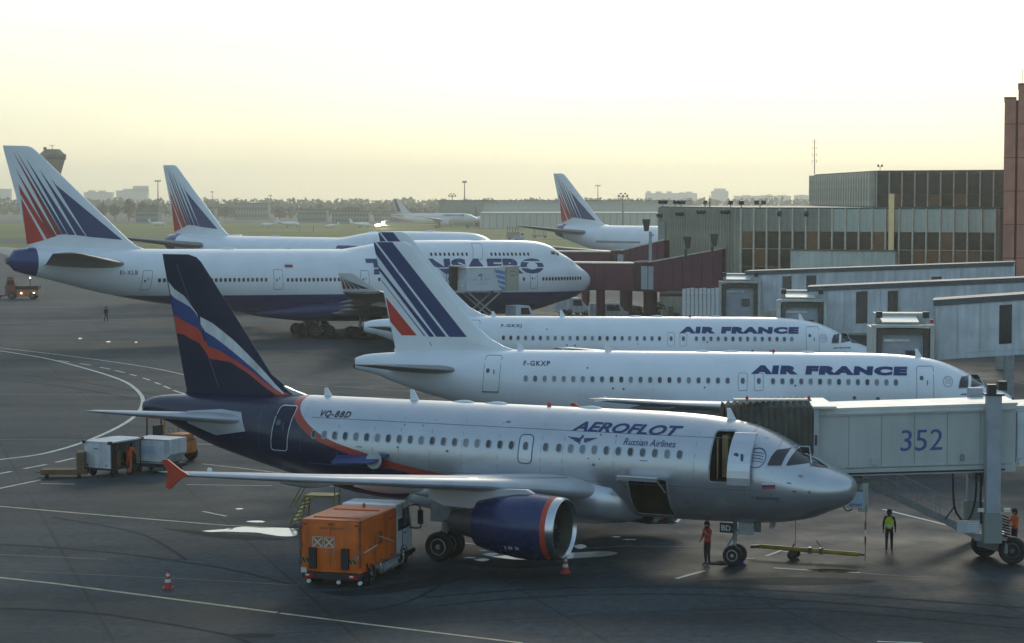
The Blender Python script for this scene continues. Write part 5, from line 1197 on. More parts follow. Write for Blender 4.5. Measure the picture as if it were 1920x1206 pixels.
# ---- maroon boarding bridges at the jumbo
def maroon_bridge(label, A, B, C, h0, h1):
    t = thing('boarding_bridge', label, 'boarding bridge', (B[0], B[1], 0), group='dark red boarding bridges'); o = Vector((B[0], B[1], 0))
    A, B_, C = Vector(A) - o, Vector(B) - o, Vector(C) - o
    def run(p, q, w, ha, hb, nm):
        d = (q - p); x = Vector((d.x, d.y, 0)).normalized(); n = Vector((x.y, -x.x, 0)); n = -n if n.y > 0 else n
        v = [p + n * w / 2, p - n * w / 2, q - n * w / 2, q + n * w / 2]; up_ = Vector((0, 0, 1))
        MB().add(v + [v[0] + up_ * ha, v[1] + up_ * ha, v[2] + up_ * hb, v[3] + up_ * hb], [(3, 2, 1, 0), (4, 5, 6, 7), (0, 1, 5, 4), (1, 2, 6, 5), (2, 3, 7, 6), (3, 0, 4, 7)]).build(nm, 'maroon', t)
        r_ = [v[0] + n * .1, v[1] - n * .1, v[2] - n * .1, v[3] + n * .1]; hh = [ha, ha, hb, hb]
        MB().add([r_[i] + up_ * (hh[i] + .005) for i in range(4)] + [r_[i] + up_ * (hh[i] + .14) for i in range(4)], [(3, 2, 1, 0), (4, 5, 6, 7), (0, 1, 5, 4), (1, 2, 6, 5), (2, 3, 7, 6), (3, 0, 4, 7)]).build('roof', 'mullion', t)
        Ls = d.length; k = max(2, int(Ls / 1.1))
        for i in range(k):
            f0, f1 = i / k + .006, (i + 1) / k - .006
            a_, b_ = p.lerp(q, f0) + n * (w / 2 + .004), p.lerp(q, f1) + n * (w / 2 + .004)
            za, zb = ha + (hb - ha) * f0, ha + (hb - ha) * f1
            MB().add([a_ + up_ * .15, b_ + up_ * .15, b_ + up_ * (zb - .1), a_ + up_ * (za - .1)] + [a_ + n * .05 + up_ * .15, b_ + n * .05 + up_ * .15, b_ + n * .05 + up_ * (zb - .1), a_ + n * .05 + up_ * (za - .1)], [(4, 5, 6, 7), (0, 1, 5, 4), (1, 2, 6, 5), (2, 3, 7, 6), (3, 0, 4, 7)]).build('wall_panel', 'maroon', t)
    run(B_, A, 2.9, h0, h1, 'wall'); run(C, B_ + (C - B_).normalized() * 1.3, 2.7, h0 - .05, h0 - .05, 'wall')
    ro = MB(); ro.lathe([(-.05, .01), (-.05, 1.9), (h0 + .1, 1.9), (h0 + .25, 1.6), (h0 + .25, .01)], tuple(B_), 'z', 16); ro.build('rotunda', 'maroon_dark', t, 40)
    gp = MB()
    for k in range(-1, 2):
        aa = R(-90 + 24 * k); gp.box(-.36, .36, -.03, .03, .2, h0 - .25, 0, Matrix.Translation(B_ + Vector((1.9 * math.cos(aa), 1.9 * math.sin(aa), 0))) @ Matrix.Rotation(aa + R(90), 4, 'Z'))
    gp.build('rotunda_window', 'grey_panel', t)
    MB().tube([B_ + Vector((0, 0, -.05)), B_ - Vector((0, 0, B_.z))], .75, 12).build('support_column', 'maroon_dark', t, 40)
    m_ = C.lerp(B_, .45)
    MB().tube([m_ + Vector((0, 0, 0)), m_ - Vector((0, 0, m_.z - .9))], .5, 10).build('support_column', 'maroon', t, 40)
    MB().box(m_.x - 1.2, m_.x + 1.2, m_.y - .5, m_.y + .5, .4, 1.0).build('axle_beam', 'maroon_dark', t)
    for sx in (-1, 1): wheel_mb(MB(), (m_.x + sx, m_.y, .5), .5, .4).build('wheel', ['rubber', 'rim'], t, 40)
    MB().box(C.x - 1.6, C.x + .4, C.y - 1.7, C.y + 1.7, C.z - .2, C.z + h0 + .1).build('cab', 'maroon_dark', t)
    gl = MB(); gl.bar(B_ + Vector((1, -1.6, -.4)), A + Vector((0, -1.6, -.5)), .3); gl.build('floor_beam', 'maroon_dark', t)
maroon_bridge('dark red boarding bridge nearest the jumbo jet, sloping up to the terminal', (23.0, 225.5, 4.25), (15.0, 231.0, 3.95), (5.4, 236.0, 3.9), 2.95, 4.35)
maroon_bridge('dark red boarding bridge behind the nearer one, pale roof strip on top', (18.6, 246.0, 5.2), (13.5, 252.0, 4.6), (5.0, 258.0, 4.5), 3.0, 3.9)
for u, v, d, hh, lb in ((1211, 424, 231, 3.6, 'black box lamp on a grey post rising beside the far dark red bridge'), (1288, 456, 226, 1.0, 'black box lamp on the terminal wall over the dark red bridge'), (1338, 452, 223, 1.1, 'larger black box lamp where the near dark red bridge meets the terminal')):
    q = D(u, v, d); t = thing('box_lamp', lb, 'lamp', (q.x, q.y - .5, q.z - .9), group='box lamps over the red bridges')
    MB().prism([(-.42, .75), (.42, .75), (.26, -.55), (-.2, -.55)], lambda x, z: (x, -.3, z + .9), lambda x, z: (x, .3, z + .9)).build('lamp_box', 'lamp_black', t)
    MB().box(-.3 if hh < 2 else .3, -.05 if hh < 2 else .62, -.1, .15, .3 - hh, .3).build('post', 'grey_panel' if hh > 2 else 'lamp_black', t)
# white post screen beside the far cab
pf = thing('post_screen', 'row of white upright posts between the red bridge and the far grey cab', 'fence', (17.4, 205, 0))
for i in range(9): MB().box(-.16, .16, -.16, .16, 0, 5.25 + .04 * (i % 3)).build('post', 'white_matte', pf).location = (-.85 + i * .40, i * .05, 0)
MB().bar((-1.0, .26, 4.4), (2.5, .68, 4.4), .1).build('rail', 'gear_grey', pf)

# ---- the near boarding bridge, number 352
nb_ = thing('boarding_bridge', 'near grey boarding bridge marked 352 with a folding hood at the silver airliner', 'boarding bridge', (18.35, 82.6, 0)); o = Vector((18.35, 82.6, 0))
mk('number_blue', (.05, .10, .30), .5, var=.2, scale=4)
mk('bridge_grey', (.47, .49, .47), .5, var=.08, scale=.8, streak=.10)
P352, L352 = tunnel(nb_, Vector((11.75, 82.9, 3.45)) - o, Vector((19.35, 82.55, 3.72)) - o, 2.5, 2.42, ('bridge_grey', 'roof_pale', 'roof_pale'), trim=.14, roof_over=.06, seam=.010)
tunnel(nb_, Vector((19.40, 82.55, 3.9)) - o, Vector((34, 82.0, 4.5)) - o, 2.2, 2.1, ('grey_panel_light', 'roof_pale', 'roof_pale'), trim=.12, roof_over=.06, windows=((.35, 1.1, 1.1, 1.6),))
lf = lambda x, z, off: P352(x, 1.25 + .05 + off, z)
letters(nb_, lf, '352', 3.22, 4.82, .78, 1.60, 'number_blue', .0, .06, off=.006)
# cab and folding hood
cb = MB(); cb.box(11.55 - o.x, 11.74 - o.x, -1.35, 2.1, 3.4, 6.0); cb.build('cab_wall', 'grey_panel', nb_); MB().box(11.60 - o.x, 11.66 - o.x, -1.42, -1.36, 4.6, 5.0).build('cab_window', 'glass_dark', nb_)
MB().box(11.5 - o.x, 12.4 - o.x, -1.45, 2.1, 6.02, 6.1).build('cab_roof', 'roof_pale', nb_)
nf = 13
for i in range(nf):
    f_ = i / (nf - 1); x = 11.48 - 2.95 * f_; ins = .0; zt = 6.22 - .05 * f_ - .30 * max(0, f_ - .55) ; zb = 3.5 + .1 * f_
    y0, y1 = -1.4 + ins + .7 * f_ * f_, 2.0 - ins; x -= o.x
    rg = [(y0, zb), (y0, zt - .5 - .55 * f_), (y0 + .30 + .25 * f_, zt - .12 - .1 * f_), (y0 + .75 + .4 * f_, zt - ins), (y1 - .6, zt - ins), (y1 - .2, zt - .2), (y1, zt - .6), (y1, zb)]
    inn = [(min(max(a_, y0 + .07), y1 - .07), b_ - .07) for a_, b_ in rg]; mb = MB(); k = len(rg)
    th = .245
    mb.loft([[(x, *q) for q in rg], [(x - th * .5, rg[j][0] + (.11 if j < 4 else -.11), rg[j][1] - .10) for j in range(k)], [(x - th, *q) for q in rg]], 0, False, False)
    mb.build('hood_fold', 'bellows', nb_)
for x in (9.1, 11.5): MB().lathe([(0, .06), (.12, .06), (.2, .03)], (x - o.x, -.3, 6.2), 'z', 8).build('red_lamp', 'tail_light', nb_)
MB().box(8.6 - o.x, 11.6 - o.x, -.35, .2, 6.2, 6.27).build('hood_rail', 'cab_frame', nb_)
# conduits, lamp and warning band along the near tunnel
def on352(name, s0, s1, z0, z1, mat, o0=1.30, o1=1.36):
    v = [P352(q, o_, z) for z in (z0, z1) for o_ in (o0, o1) for q in (s0, s1)]
    return MB().add(v, [(0, 2, 3, 1), (4, 5, 7, 6), (0, 1, 5, 4), (2, 6, 7, 3), (0, 4, 6, 2), (1, 3, 7, 5)]).build(name, mat, nb_)
on352('conduit', .3, 7.2, -.06, .0, 'rubber'); on352('conduit', 1.2, 7.2, .20, .235, 'grey_panel'); on352('junction_box', 2.1, 2.4, .3, .55, 'grey_panel'); on352('junction_box', 5.5, 5.65, .35, .6, 'hangar_dark')
on352('drip_rail', .1, 7.4, 2.22, 2.27, 'grey_panel')
# lift column, carriage and wheels
for yy in (-1.62, 1.62):
    MB().box(-.27, .27, yy - .22, yy + .22, 2.05, 6.55).build('lift_column', 'cab_shutter', nb_); MB().box(-.34, .34, yy - .26, yy + .26, .9, 2.04).build('column_sleeve', 'hangar_dark', nb_)
MB().box(-.36, .36, -1.9, -1.34, 6.55, 6.62).build('column_cap', 'lamp_black', nb_)
for x in (-.28, .14): MB().box(x, x + .32, -1.95 + .1 * (x > 0), -1.6, 6.63 + .12 * (x > 0), 6.98 + .12 * (x > 0)).build('lamp_box', 'lamp_black', nb_)
MB().box(-.3, .3, -1.6, 1.6, 3.1, 3.35).build('cross_beam', 'hangar_dark', nb_)
cr = Matrix.Translation((.55, -.35, 0)) @ Matrix.Rotation(R(-68), 4, 'Z')
MB().box(-.95, .95, -.35, .35, .42, .95, 0, cr).build('carriage', 'hangar_dark', nb_)
MB().box(-.6, .6, -1.6, 1.6, .96, 1.22).build('axle_beam', 'gear_grey', nb_)
for sx in (-.92, .92):
    wq = wheel_mb(MB(), (0, 0, 0), .53, .46, n=26).build('wheel', ['rubber', 'dark_metal'], nb_, 40); wq.matrix_local = Matrix.Translation((0, 0, .53)) @ cr @ Matrix.Translation((sx, 0, 0)) @ Matrix.Rotation(R(52), 4, 'Z')
for x in (-.62, .38): MB().box(x, x + .24, -1.98, -1.9, 2.12, 2.26).build('work_light', 'roof_pale', nb_)
sg = MB().box(-1.35, -.5, -1.75, -1.68, 1.28, 1.75).build('data_plate', 'grey_panel', nb_)
pt_ = MB()
for i in range(4):
    for j in range(5): pt_.box(-.95 + j * .09, -.89 + j * .09, -1.757, -1.751, 1.36 + i * .09, 1.40 + i * .09)
pt_.build('plate_print', 'line_pale', sg)
mb = MB()
for i in range(8): mb.tube([(.15 + .05 * (i % 3), -1.8, 1.25 + .11 * i), (.7, -1.7 + .05 * i, 1.1 + .1 * i)], .03, 5)
mb.build('hose_bundle', 'rubber', nb_)
# hanging cable loop
mb = MB(); x0, x1 = -1.45, -.55
mb.tube(curve([(x0, -1.3, 3.5), (x0 + .02, -1.32, 2.8), (x0 + .08, -1.34, 2.2), (x0 + .3, -1.35, 1.78), ((x0 + x1) / 2 + .05, -1.35, 1.68), (x1 - .22, -1.35, 1.85), (x1 - .05, -1.34, 2.4), (x1, -1.32, 3.0), (x1, -1.3, 3.55)], 5), .045, 7); mb.tube([(x0 + .07, -1.34, 2.25), (x0 - .28, -1.34, 1.75)], .03, 6)
mb.tube([(-.36, -1.3, 3.55), (-.40, -1.4, 2.6), (-.38, -1.5, 1.6)], .05, 6); mb.build('cable_loop', 'rubber', nb_, 60)
# under-cab drive and service stair
MB().box(11.9 - o.x, 13.5 - o.x, -1.2, 1.1, 3.12, 3.33).build('cab_drive', 'dark_metal', nb_)
MB().box(12.3 - o.x, 13.4 - o.x, -1.15, -.6, 2.85, 3.12).build('cab_drive', 'hangar_dark', nb_)
MB().box(13.35 - o.x, 13.7 - o.x, -1.1, -.85, 2.0, 3.1).build('stair_post', 'cab_frame', nb_)
sp = thing('sign_panel', 'pale blue notice panel hanging under the boarding bridge cab by the silver nose', 'sign', (13.12, 81.2, 2.2))
MB().box(-.33, .33, -.04, .04, 0, .62).build('panel', 'sign_pale', sp); MB().bar((-.36, 0, .65), (.36, 0, .65), .05).build('hanger_bar', 'dark_metal', sp)
MB().bar((-.30, 0, .65), (-.30, 0, .95), .03).build('hanger', 'dark_metal', sp); MB().bar((.36, 0, -.04), (.36, 0, .95), .07).build('hanger', 'cab_frame', sp)
letters(sp, lambda x, z, off: Vector((x, -.045 - off * .3, z)), 'ADVANT', -.2, .3, .05, .17, 'letter_blue', .01)
mb = MB(); mb.tube(curve([(-.36, 0, .6), (-.42, 0, .3), (-.40, 0, .0), (-.25, 0, -.12), (-.08, 0, -.05)], 4), .025, 6); mb.build('cable', 'rubber', sp)
rp = thing('marker_rope', 'thin hanging rope with red and white pennants below the bridge cab', 'rope', (13.55, 81.2, 0))
MB().tube([(0, 0, .15), (.02, 0, 2.3)], .015, 5).build('rope', 'rubber', rp)
for i, z in enumerate((1.35, 1.05, .8)): MB().prism([(-.03, 0), (.03, 0), (.045, .26), (-.03, .3)], lambda x, q, z=z: (x, -.02, z + q), lambda x, q, z=z: (x, .02, z + q)).build('pennant', 'brick_dark' if i % 2 == 0 else 'mullion', rp)
st = thing('service_stair', 'long grey service stair sloping down from the bridge cab to the apron', 'stair', (13.7, 83.6, 0))
A_, B_ = Vector((0, 0, 3.0)), Vector((5.3, 3.2, .25))
for oy in (-.42, .42): MB().bar(A_ + Vector((0, oy, 0)), B_ + Vector((0, oy, 0)), .07, .24).build('stringer', 'gear_grey', st)
for i in range(15): MB().box(-.14, .14, -.40, .40, -.02, .02).build('tread', 'gear_grey', st).location = A_.lerp(B_, (i + .5) / 15)
for oy in (-.42, .42):
    hr = MB(); hr.tube([A_ + Vector((0, oy, .95)), B_ + Vector((0, oy, .95))], (.012), 6); hr.tube([A_ + Vector((0, oy, .5)), B_ + Vector((0, oy, .5))], .01, 6)
    for i in range(7): q = A_.lerp(B_, i / 6) + Vector((0, oy, 0)); hr.tube([q, q + Vector((0, 0, .95))], .012, 6)
    hr.build('handrail', 'gear_grey', st)
# ------------------------------------------------------------------ orange ground power truck
gx, gy_ = -6.52, 76.25
tk = thing('power_truck', 'orange box ground power truck with a white cab, parked under the silver wing', 'truck', (gx, gy_, 0), R(-16.5))
# local: x right, y forward (away from the viewer), rear face at y = 0
W2 = 1.17; ZB, ZT, LB = .58, 2.44, 3.75
bx = MB().box(-W2, W2, 0, LB, ZB, ZT).build('body', 'truck_orange', tk); bevel(bx, .035)
MB().box(-W2 + .04, W2 - .04, .05, LB - .05, ZT + .003, ZT + .03).build('roof', 'truck_orange', tk)
for x0, x1, z0, z1 in ((-W2 + .1, -.02, .72, 2.3), (.02, W2 - .1, .72, 2.3)): bevel(MB().box(x0, x1, -.03, -.002, z0, z1).build('rear_door', 'truck_orange', tk), .015)
for y0, y1 in ((.2, 1.35), (1.42, 2.5), (2.57, 3.6)): bevel(MB().box(W2 + .002, W2 + .03, y0, y1, 1.35, 2.3).build('side_panel', 'truck_orange', tk), .015)
for y0, y1 in ((.2, 1.35), (1.42, 2.5), (2.57, 3.6)): bevel(MB().box(W2 + .002, W2 + .03, y0, y1, .68, 1.3).build('side_panel', 'truck_orange', tk), .015)
vt = MB()
for i in range(7): vt.box(W2 + .03, W2 + .05, 1.62, 2.05, 1.42 + i * .06, 1.45 + i * .06)
vt.build('side_vent', 'black_paint', tk)
MB().box(W2 + .031, W2 + .06, 1.45, 1.75, 1.55, 1.9).build('control_box', 'rust_orange', tk)
MB().bar((W2 + .05, .15, 1.32), (W2 + .05, 1.5, 1.40), .035).build('grab_rail', 'roof_pale', tk); MB().bar((W2 + .05, 1.7, 1.7), (W2 + .07, 3.2, 1.28), .03).build('grab_rail', 'roof_pale', tk)
for sx in (-1, 1):                           # hazard stripes on the rear corners
    hz_ = MB()
    for i in range(17):
        z = .78 + i * .1; x = sx * (W2 - .02)
        hz_.add([(x - .06, -.036, z), (x + .03, -.036, z + .05), (x + .03, -.036, z + .10), (x - .06, -.036, z + .05)], [(0, 1, 2, 3)])
    kind(hz_.build('hazard_stripe', 'black_paint', tk), 'stuff')
for sx in (-.85, .8):
    for i in range(3): MB().add([(sx + i * .15 - .18, -.036, .92), (sx + i * .15 - .10, -.036, .92), (sx + i * .15 - .2, -.036, 1.08), (sx + i * .15 - .28, -.036, 1.08)], [(0, 1, 2, 3)]).build('hazard_stripe', 'black_paint', tk)
for sx in (-.92, .62): MB().box(sx - .2, sx + .32, -.034, -.03, .9, 1.1).build('hazard_plate', 'yellow_paint', tk)
for cx in (-.50, -.05):
    pl = MB().box(cx - .19, cx + .19, -.042, -.032, 1.48, 1.86).build('warning_placard', 'rust_orange', tk)
    xm = MB(); xm.bar((cx - .15, -.05, 1.52), (cx + .15, -.05, 1.82), .05, .012, up=(0, 1, 0)); xm.bar((cx - .15, -.052, 1.82), (cx + .15, -.052, 1.52), .05, .012, up=(0, 1, 0))
    for (p_, q_) in (((cx - .19, 1.48), (cx + .19, 1.48)), ((cx - .19, 1.86), (cx + .19, 1.86)), ((cx - .19, 1.48), (cx - .19, 1.86)), ((cx + .19, 1.48), (cx + .19, 1.86))): xm.bar((p_[0], -.05, p_[1]), (q_[0], -.05, q_[1]), .02, .012, up=(0, 1, 0))
    xm.build('placard_print', 'roof_pale', pl)
lfb = lambda x, z, off: Vector((x, -.034 - off * .3, z))
letters(tk, lfb, 'GPU', -.1, .12, 2.28, 2.38, 'rust_dark' if 'rust_dark' in M else 'brick_dark', .02); letters(tk, lfb, 'AERO SERVICE', -.45, .5, 2.14, 2.22, 'brick_dark', .02)
letters(tk, lambda y, z, off: Vector((W2 + .032 + off * .3, y, z)), 'GPU 90', 2.75, 3.5, 2.1, 2.2, 'brick_dark', .02)
for sx in (-.66, .58): MB().box(sx - .13, sx + .13, -.2, -.03, .72, 1.48).build('rear_bumper_post', 'black_paint', tk)
MB().lathe([(-.01, .1), (.01, .1), (.01, .01)], (.98, -.04, 1.14), 'y', 14).build('round_plate', 'reflector', tk)
MB().box(-1.1, 1.1, .1, 6.1, .42, .57).build('chassis', 'chassis', tk); MB().box(-1.12, 1.12, -.02, .12, .34, .56).build('rear_bumper', 'chassis', tk)
for sx in (-.98, .72): MB().box(sx - .02, sx + .32, -.08, -.025, .36, .52).build('tail_light', 'tail_light', tk); MB().box(sx + .02, sx + .16, -.09, -.081, .44, .50).build('reversing_light', 'reflector', tk)
MB().box(-1.14, -.92, -.07, -.02, .54, .72).build('number_plate', 'roof_pale', tk)
for sx in (-.85, .30, 1.12): wq = MB().lathe([(-.06, .01), (-.06, .07), (.06, .07), (.06, .01)], (sx, -.02, .24), 'y', 10).build('tow_eye', 'reflector', tk)
for y in (1.0, 4.75):
    for sx in (-1, 1):
        ys = ((-.13, .13) if y < 2 else (0,))
        wq = wheel_mb(MB(), (0, 0, 0), .41, .28 if len(ys) == 1 else .52).build('wheel', ['rubber', 'rim'], tk, 40); wq.matrix_local = Matrix.Translation((sx * .95, y, .41)) @ Matrix.Rotation(R(90), 4, 'Z')
cg = MB(); cg.box(W2 - .12, W2 + .10, 1.55, 3.85, .52, .70); cg.build('side_step', 'gear_grey', tk)
ld = MB()
for z in (.36, .74): ld.tube([(W2 + .16, 1.5, z), (W2 + .16, 3.95, z)], .045, 8)
for y in (1.5, 3.95): ld.tube([(W2 + .16, y, .36), (W2 + .2, y, .55), (W2 + .16, y, .74)], .045, 8)
ld.build('side_guard', 'bare_metal', tk, 60)
MB().tube([(W2 + .02, 2.0, .45), (W2 + .02, 3.4, .45)], .17, 12).build('fuel_tank', 'gear_grey', tk, 40)
# cab
cp = [(3.92, .58), (5.75, .58), (5.82, 1.05), (5.78, 1.45), (5.42, 2.42), (5.2, 2.52), (3.92, 2.52)]
cbm = MB().prism(cp, lambda y, z: (-1.08, y, z), lambda y, z: (1.08, y, z)).build('cab', 'white_paint', tk); bevel(cbm, .04)
MB().prism([(4.72, 1.5), (5.55, 1.5), (5.30, 2.28), (4.72, 2.28)], lambda y, z: (1.082, y, z), lambda y, z: (1.095, y, z)).build('side_window', 'glass_dark', tk)
MB().box(1.083, 1.10, 4.15, 4.6, 1.5, 1.95).build('side_grille', 'black_paint', tk); MB().box(1.083, 1.094, 4.64, 4.70, .8, 2.45).build('door_pillar', 'mid_blue', tk)
MB().box(1.083, 1.10, 4.72, 5.6, .78, 1.46).build('cab_door', 'white_paint', tk); MB().box(1.1, 1.12, 4.8, 4.95, 1.32, 1.37).build('door_handle', 'black_paint', tk)
MB().prism([(5.60, 1.55), (5.78, 1.5), (5.44, 2.38), (5.28, 2.42)], lambda y, z: (-.95, y + .03, z), lambda y, z: (.95, y + .03, z)).build('windscreen', 'glass_dark', tk)
mr_ = MB(); mr_.tube(curve([(1.08, 5.35, 2.3), (1.35, 5.55, 2.32), (1.5, 5.6, 2.1), (1.5, 5.6, 1.5), (1.3, 5.55, 1.42), (1.08, 5.5, 1.45)], 4), .03, 6); mr_.build('mirror_arm', 'black_paint', tk, 60)
MB().box(1.38, 1.58, 5.55, 5.66, 1.58, 2.12).build('mirror', 'glass_dark', tk)
MB().box(-1.1, 1.1, 3.85, 5.8, .36, .57).build('cab_sill', 'chassis', tk)
for i in range(5): MB().box(1.084, 1.097, 4.0, 4.62, 2.05 + i * .08, 2.10 + i * .08).build('vent_slat', 'white_matte', tk)
bc = MB().lathe([(0, .06), (.12, .06), (.16, .02)], (.0, 3.4, ZT + .03), 'z', 10).build('beacon', 'rust_orange', tk, 40)
MB().box(-1.3, -1.18, .3, .7, 1.2, 1.6).build('cable_reel', 'black_paint', tk)
for x in (-.16, .16): MB().bar((x, -.06, 1.2), (x, -.06, 1.42), .03).build('door_handle', 'bare_metal', tk)
for sx in (-1.12, 1.12):
    for z in (.9, 1.5, 2.15): MB().box(sx - .04, sx + .04, -.05, -.031, z, z + .09).build('hinge', 'dark_metal', tk)
for y in (.75, 1.95, 3.1):
    for z in (1.42, .78): MB().box(W2 + .031, W2 + .05, y - .05, y + .05, z, z + .04).build('latch', 'black_paint', tk)
for sx in (-1.0, 1.0): MB().box(sx - .07, sx + .07, -.05, -.031, 2.28, 2.34).build('marker_lamp', 'tail_light', tk)
for y in (.6, 2.6): MB().bar((-.9, y, ZT + .045), (.9, y, ZT + .045), .05).build('roof_rib', 'truck_orange', tk)
MB().tube(curve([(W2 + .05, .4, .9), (W2 + .12, .5, .5), (W2 + .1, .9, .32), (W2 + .02, 1.2, .45)], 4), .035, 6).build('supply_cable', 'rubber', tk)
for y in (1.0, 4.75): MB().lathe([(-.16, .47), (.16, .47), (.16, .44), (-.16, .44)], (W2 - .22, y, .43), 'x', 20).build('wheel_arch', 'chassis', tk, 40)
# yellow platform ladder behind the truck
q = G(590, 985); yl = thing('work_platform', 'olive yellow work platform partly hidden behind the orange truck', 'platform', (q.x, q.y, 0), R(-10))
MB().box(-.3, 1.0, -.4, .5, 1.25, 1.35).build('deck', 'ladder_yellow', yl)
for x, y in ((-.3, -.4), (1.0, -.4), (-.3, .5), (1.0, .5)): MB().bar((x - .15, y, .0), (x, y, 1.3), .06).build('leg', 'ladder_yellow', yl)
for i in range(6): MB().box(-.95 + i * .11, -.72 + i * .11, -.35, .45, .2 + i * .18, .24 + i * .18).build('tread', 'ladder_yellow', yl)
for y in (-.4, .5): MB().bar((-1.0, y, .05), (-.3, y, 1.35), .06).build('stringer', 'ladder_yellow', yl); MB().tube([(-1.0, y, .8), (-.3, y, 2.0), (1.0, y, 2.0), (1.0, y, 1.35)], .03, 6).build('handrail', 'ladder_yellow', yl)

# ------------------------------------------------------------------ baggage carts, container, tug
def axle(t, y, xs, r=.24):
    for sx in xs:
        w = wheel_mb(MB(), (0, 0, 0), r, .16, n=16).build('wheel', ['rubber', 'dark_metal'], t, 40); w.matrix_local = Matrix.Translation((sx, y, r)) @ Matrix.Rotation(R(90), 4, 'Z')
q = G(160, 893); c1 = thing('baggage_cart', 'white roofed baggage cart with dark curtains open on its right side', 'baggage cart', (q.x, q.y, 0), R(-28))
# local: y runs along the cart away from the viewer, x across; rear panel at y = 0
MB().box(0, 1.62, 0, 2.5, .36, .46).build('deck', 'chassis', c1)
bevel(MB().box(0, 1.62, -.05, .02, .47, 1.74).build('end_panel', 'white_matte', c1), .02); bevel(MB().box(0, 1.62, 2.48, 2.54, .47, 1.74).build('end_panel', 'white_matte', c1), .02)
MB().box(-.03, 1.68, -.08, 2.58, 1.745, 1.81).build('roof', 'white_matte', c1)
for x, y in ((0, -.05), (1.6, -.05), (0, 2.5), (1.6, 2.5)): MB().box(x - .08, x + .10, y - .08, y + .10, 1.69, 1.84).build('corner_cap', 'black_paint', c1)
for y in (0.06, 1.5, 2.42): MB().bar((1.6, y, .46), (1.6, y, 1.74), .05).build('post', 'dark_metal', c1)
cu = MB(); cv = [(1.63 + .03 * math.sin(i * 1.9), .10 + i * .032) for i in range(14)]
cu.add([(x, y, z) for x, y in cv for z in (.5, 1.71)], [(2 * i, 2 * i + 2, 2 * i + 3, 2 * i + 1) for i in range(13)]); cu.build('curtain', 'maroon_dark', c1)
MB().box(.02, .06, .05, 2.45, .5, 1.71).build('curtain', 'maroon_dark', c1)
for x, z in ((.2, .62), (1.4, .62)): MB().lathe([(-.02, .04), (.02, .04), (.02, .001)], (x, -.07, z), 'y', 8).build('bolt', 'black_paint', c1)
MB().box(.62, .86, -.06, -.051, 1.42, 1.47).build('small_plate', 'line_grey', c1)
axle(c1, .45, (.15, 1.47)); axle(c1, 2.05, (.15, 1.47)); MB().bar((.8, 2.55, .4), (.8, 3.3, .35), .07).build('drawbar', 'dark_metal', c1)
# suitcases inside the cart
def suitcase(loc, sz, mat, label, rz=0):
    s_ = thing('suitcase', label, 'suitcase', loc, rz, 'bags in the open baggage cart'); x, y, z = sz
    bevel(MB().box(-x / 2, x / 2, -y / 2, y / 2, 0, z).build('case', mat, s_), .05); MB().bar((-.1, 0, z + .03), (.1, 0, z + .03), .03).build('handle', 'black_paint', s_)
mw = Matrix.Translation((q.x, q.y, 0)) @ Matrix.Rotation(R(-28), 4, 'Z')
for (x, y, z), sz, m_, lb in (((1.15, .75, .462), (.5, .7, .8), 'wood_beam', 'brown upright suitcase standing at the front of the open baggage cart'), ((1.1, 2.2, .462), (.5, .45, .6), 'cloth_dark', 'dark bag at the far end of the open baggage cart')):
    suitcase(tuple(mw @ Vector((x, y, z))), sz, m_, lb, R(-28))
# brown tow dolly beam to the left of the cart
q = G(76, 897); bm_ = thing('dolly', 'long low brown dolly frame with an upright end board left of the baggage cart', 'dolly', (q.x, q.y, 0), R(3))
MB().box(0, 2.3, 0, .9, .16, .42).build('frame', 'wood_beam', bm_); MB().box(1.78, 2.16, .1, .85, .425, 1.28).build('end_board', 'wood_beam', bm_)
for x in (.3, 1.9): axle(bm_, .1, (x,), .14)
MB().bar((-.25, .1, .3), (0, .1, .3), .06).build('drawbar', 'dark_metal', bm_)
q = G(247, 888); ct = thing('luggage_container', 'white luggage container with one slanted end on a low dolly behind the open cart', 'container', (q.x, q.y + .6, 0), R(-24))
MB().prism([(0, .5), (1.75, .5), (2.2, 1.0), (2.2, 1.75), (0, 1.75)], lambda x, z: (x, 0, z), lambda x, z: (x, 1.55, z)).build('shell', 'white_matte', ct)
MB().box(.05, 1.7, -.02, -.003, .9, 1.45).build('door_panel', 'grey_panel_light', ct); MB().box(.45, 1.3, -.03, -.021, 1.0, 1.4).build('label_panel', 'sign_pale', ct)
for z in (.55, 1.70): MB().box(-.02, 2.1, -.035, -.02, z, z + .05).build('edge_rail', 'bare_metal', ct)
MB().box(1.85, 2.18, -.01, 1.5, 1.05, 1.7).build('end_panel', 'grey_panel', ct)
MB().box(-.2, 2.3, .1, 1.45, .30, .48).build('dolly_frame', 'chassis', ct)
for x in (.2, 1.9): axle(ct, .2, (x,), .2); axle(ct, 1.3, (x,), .2)
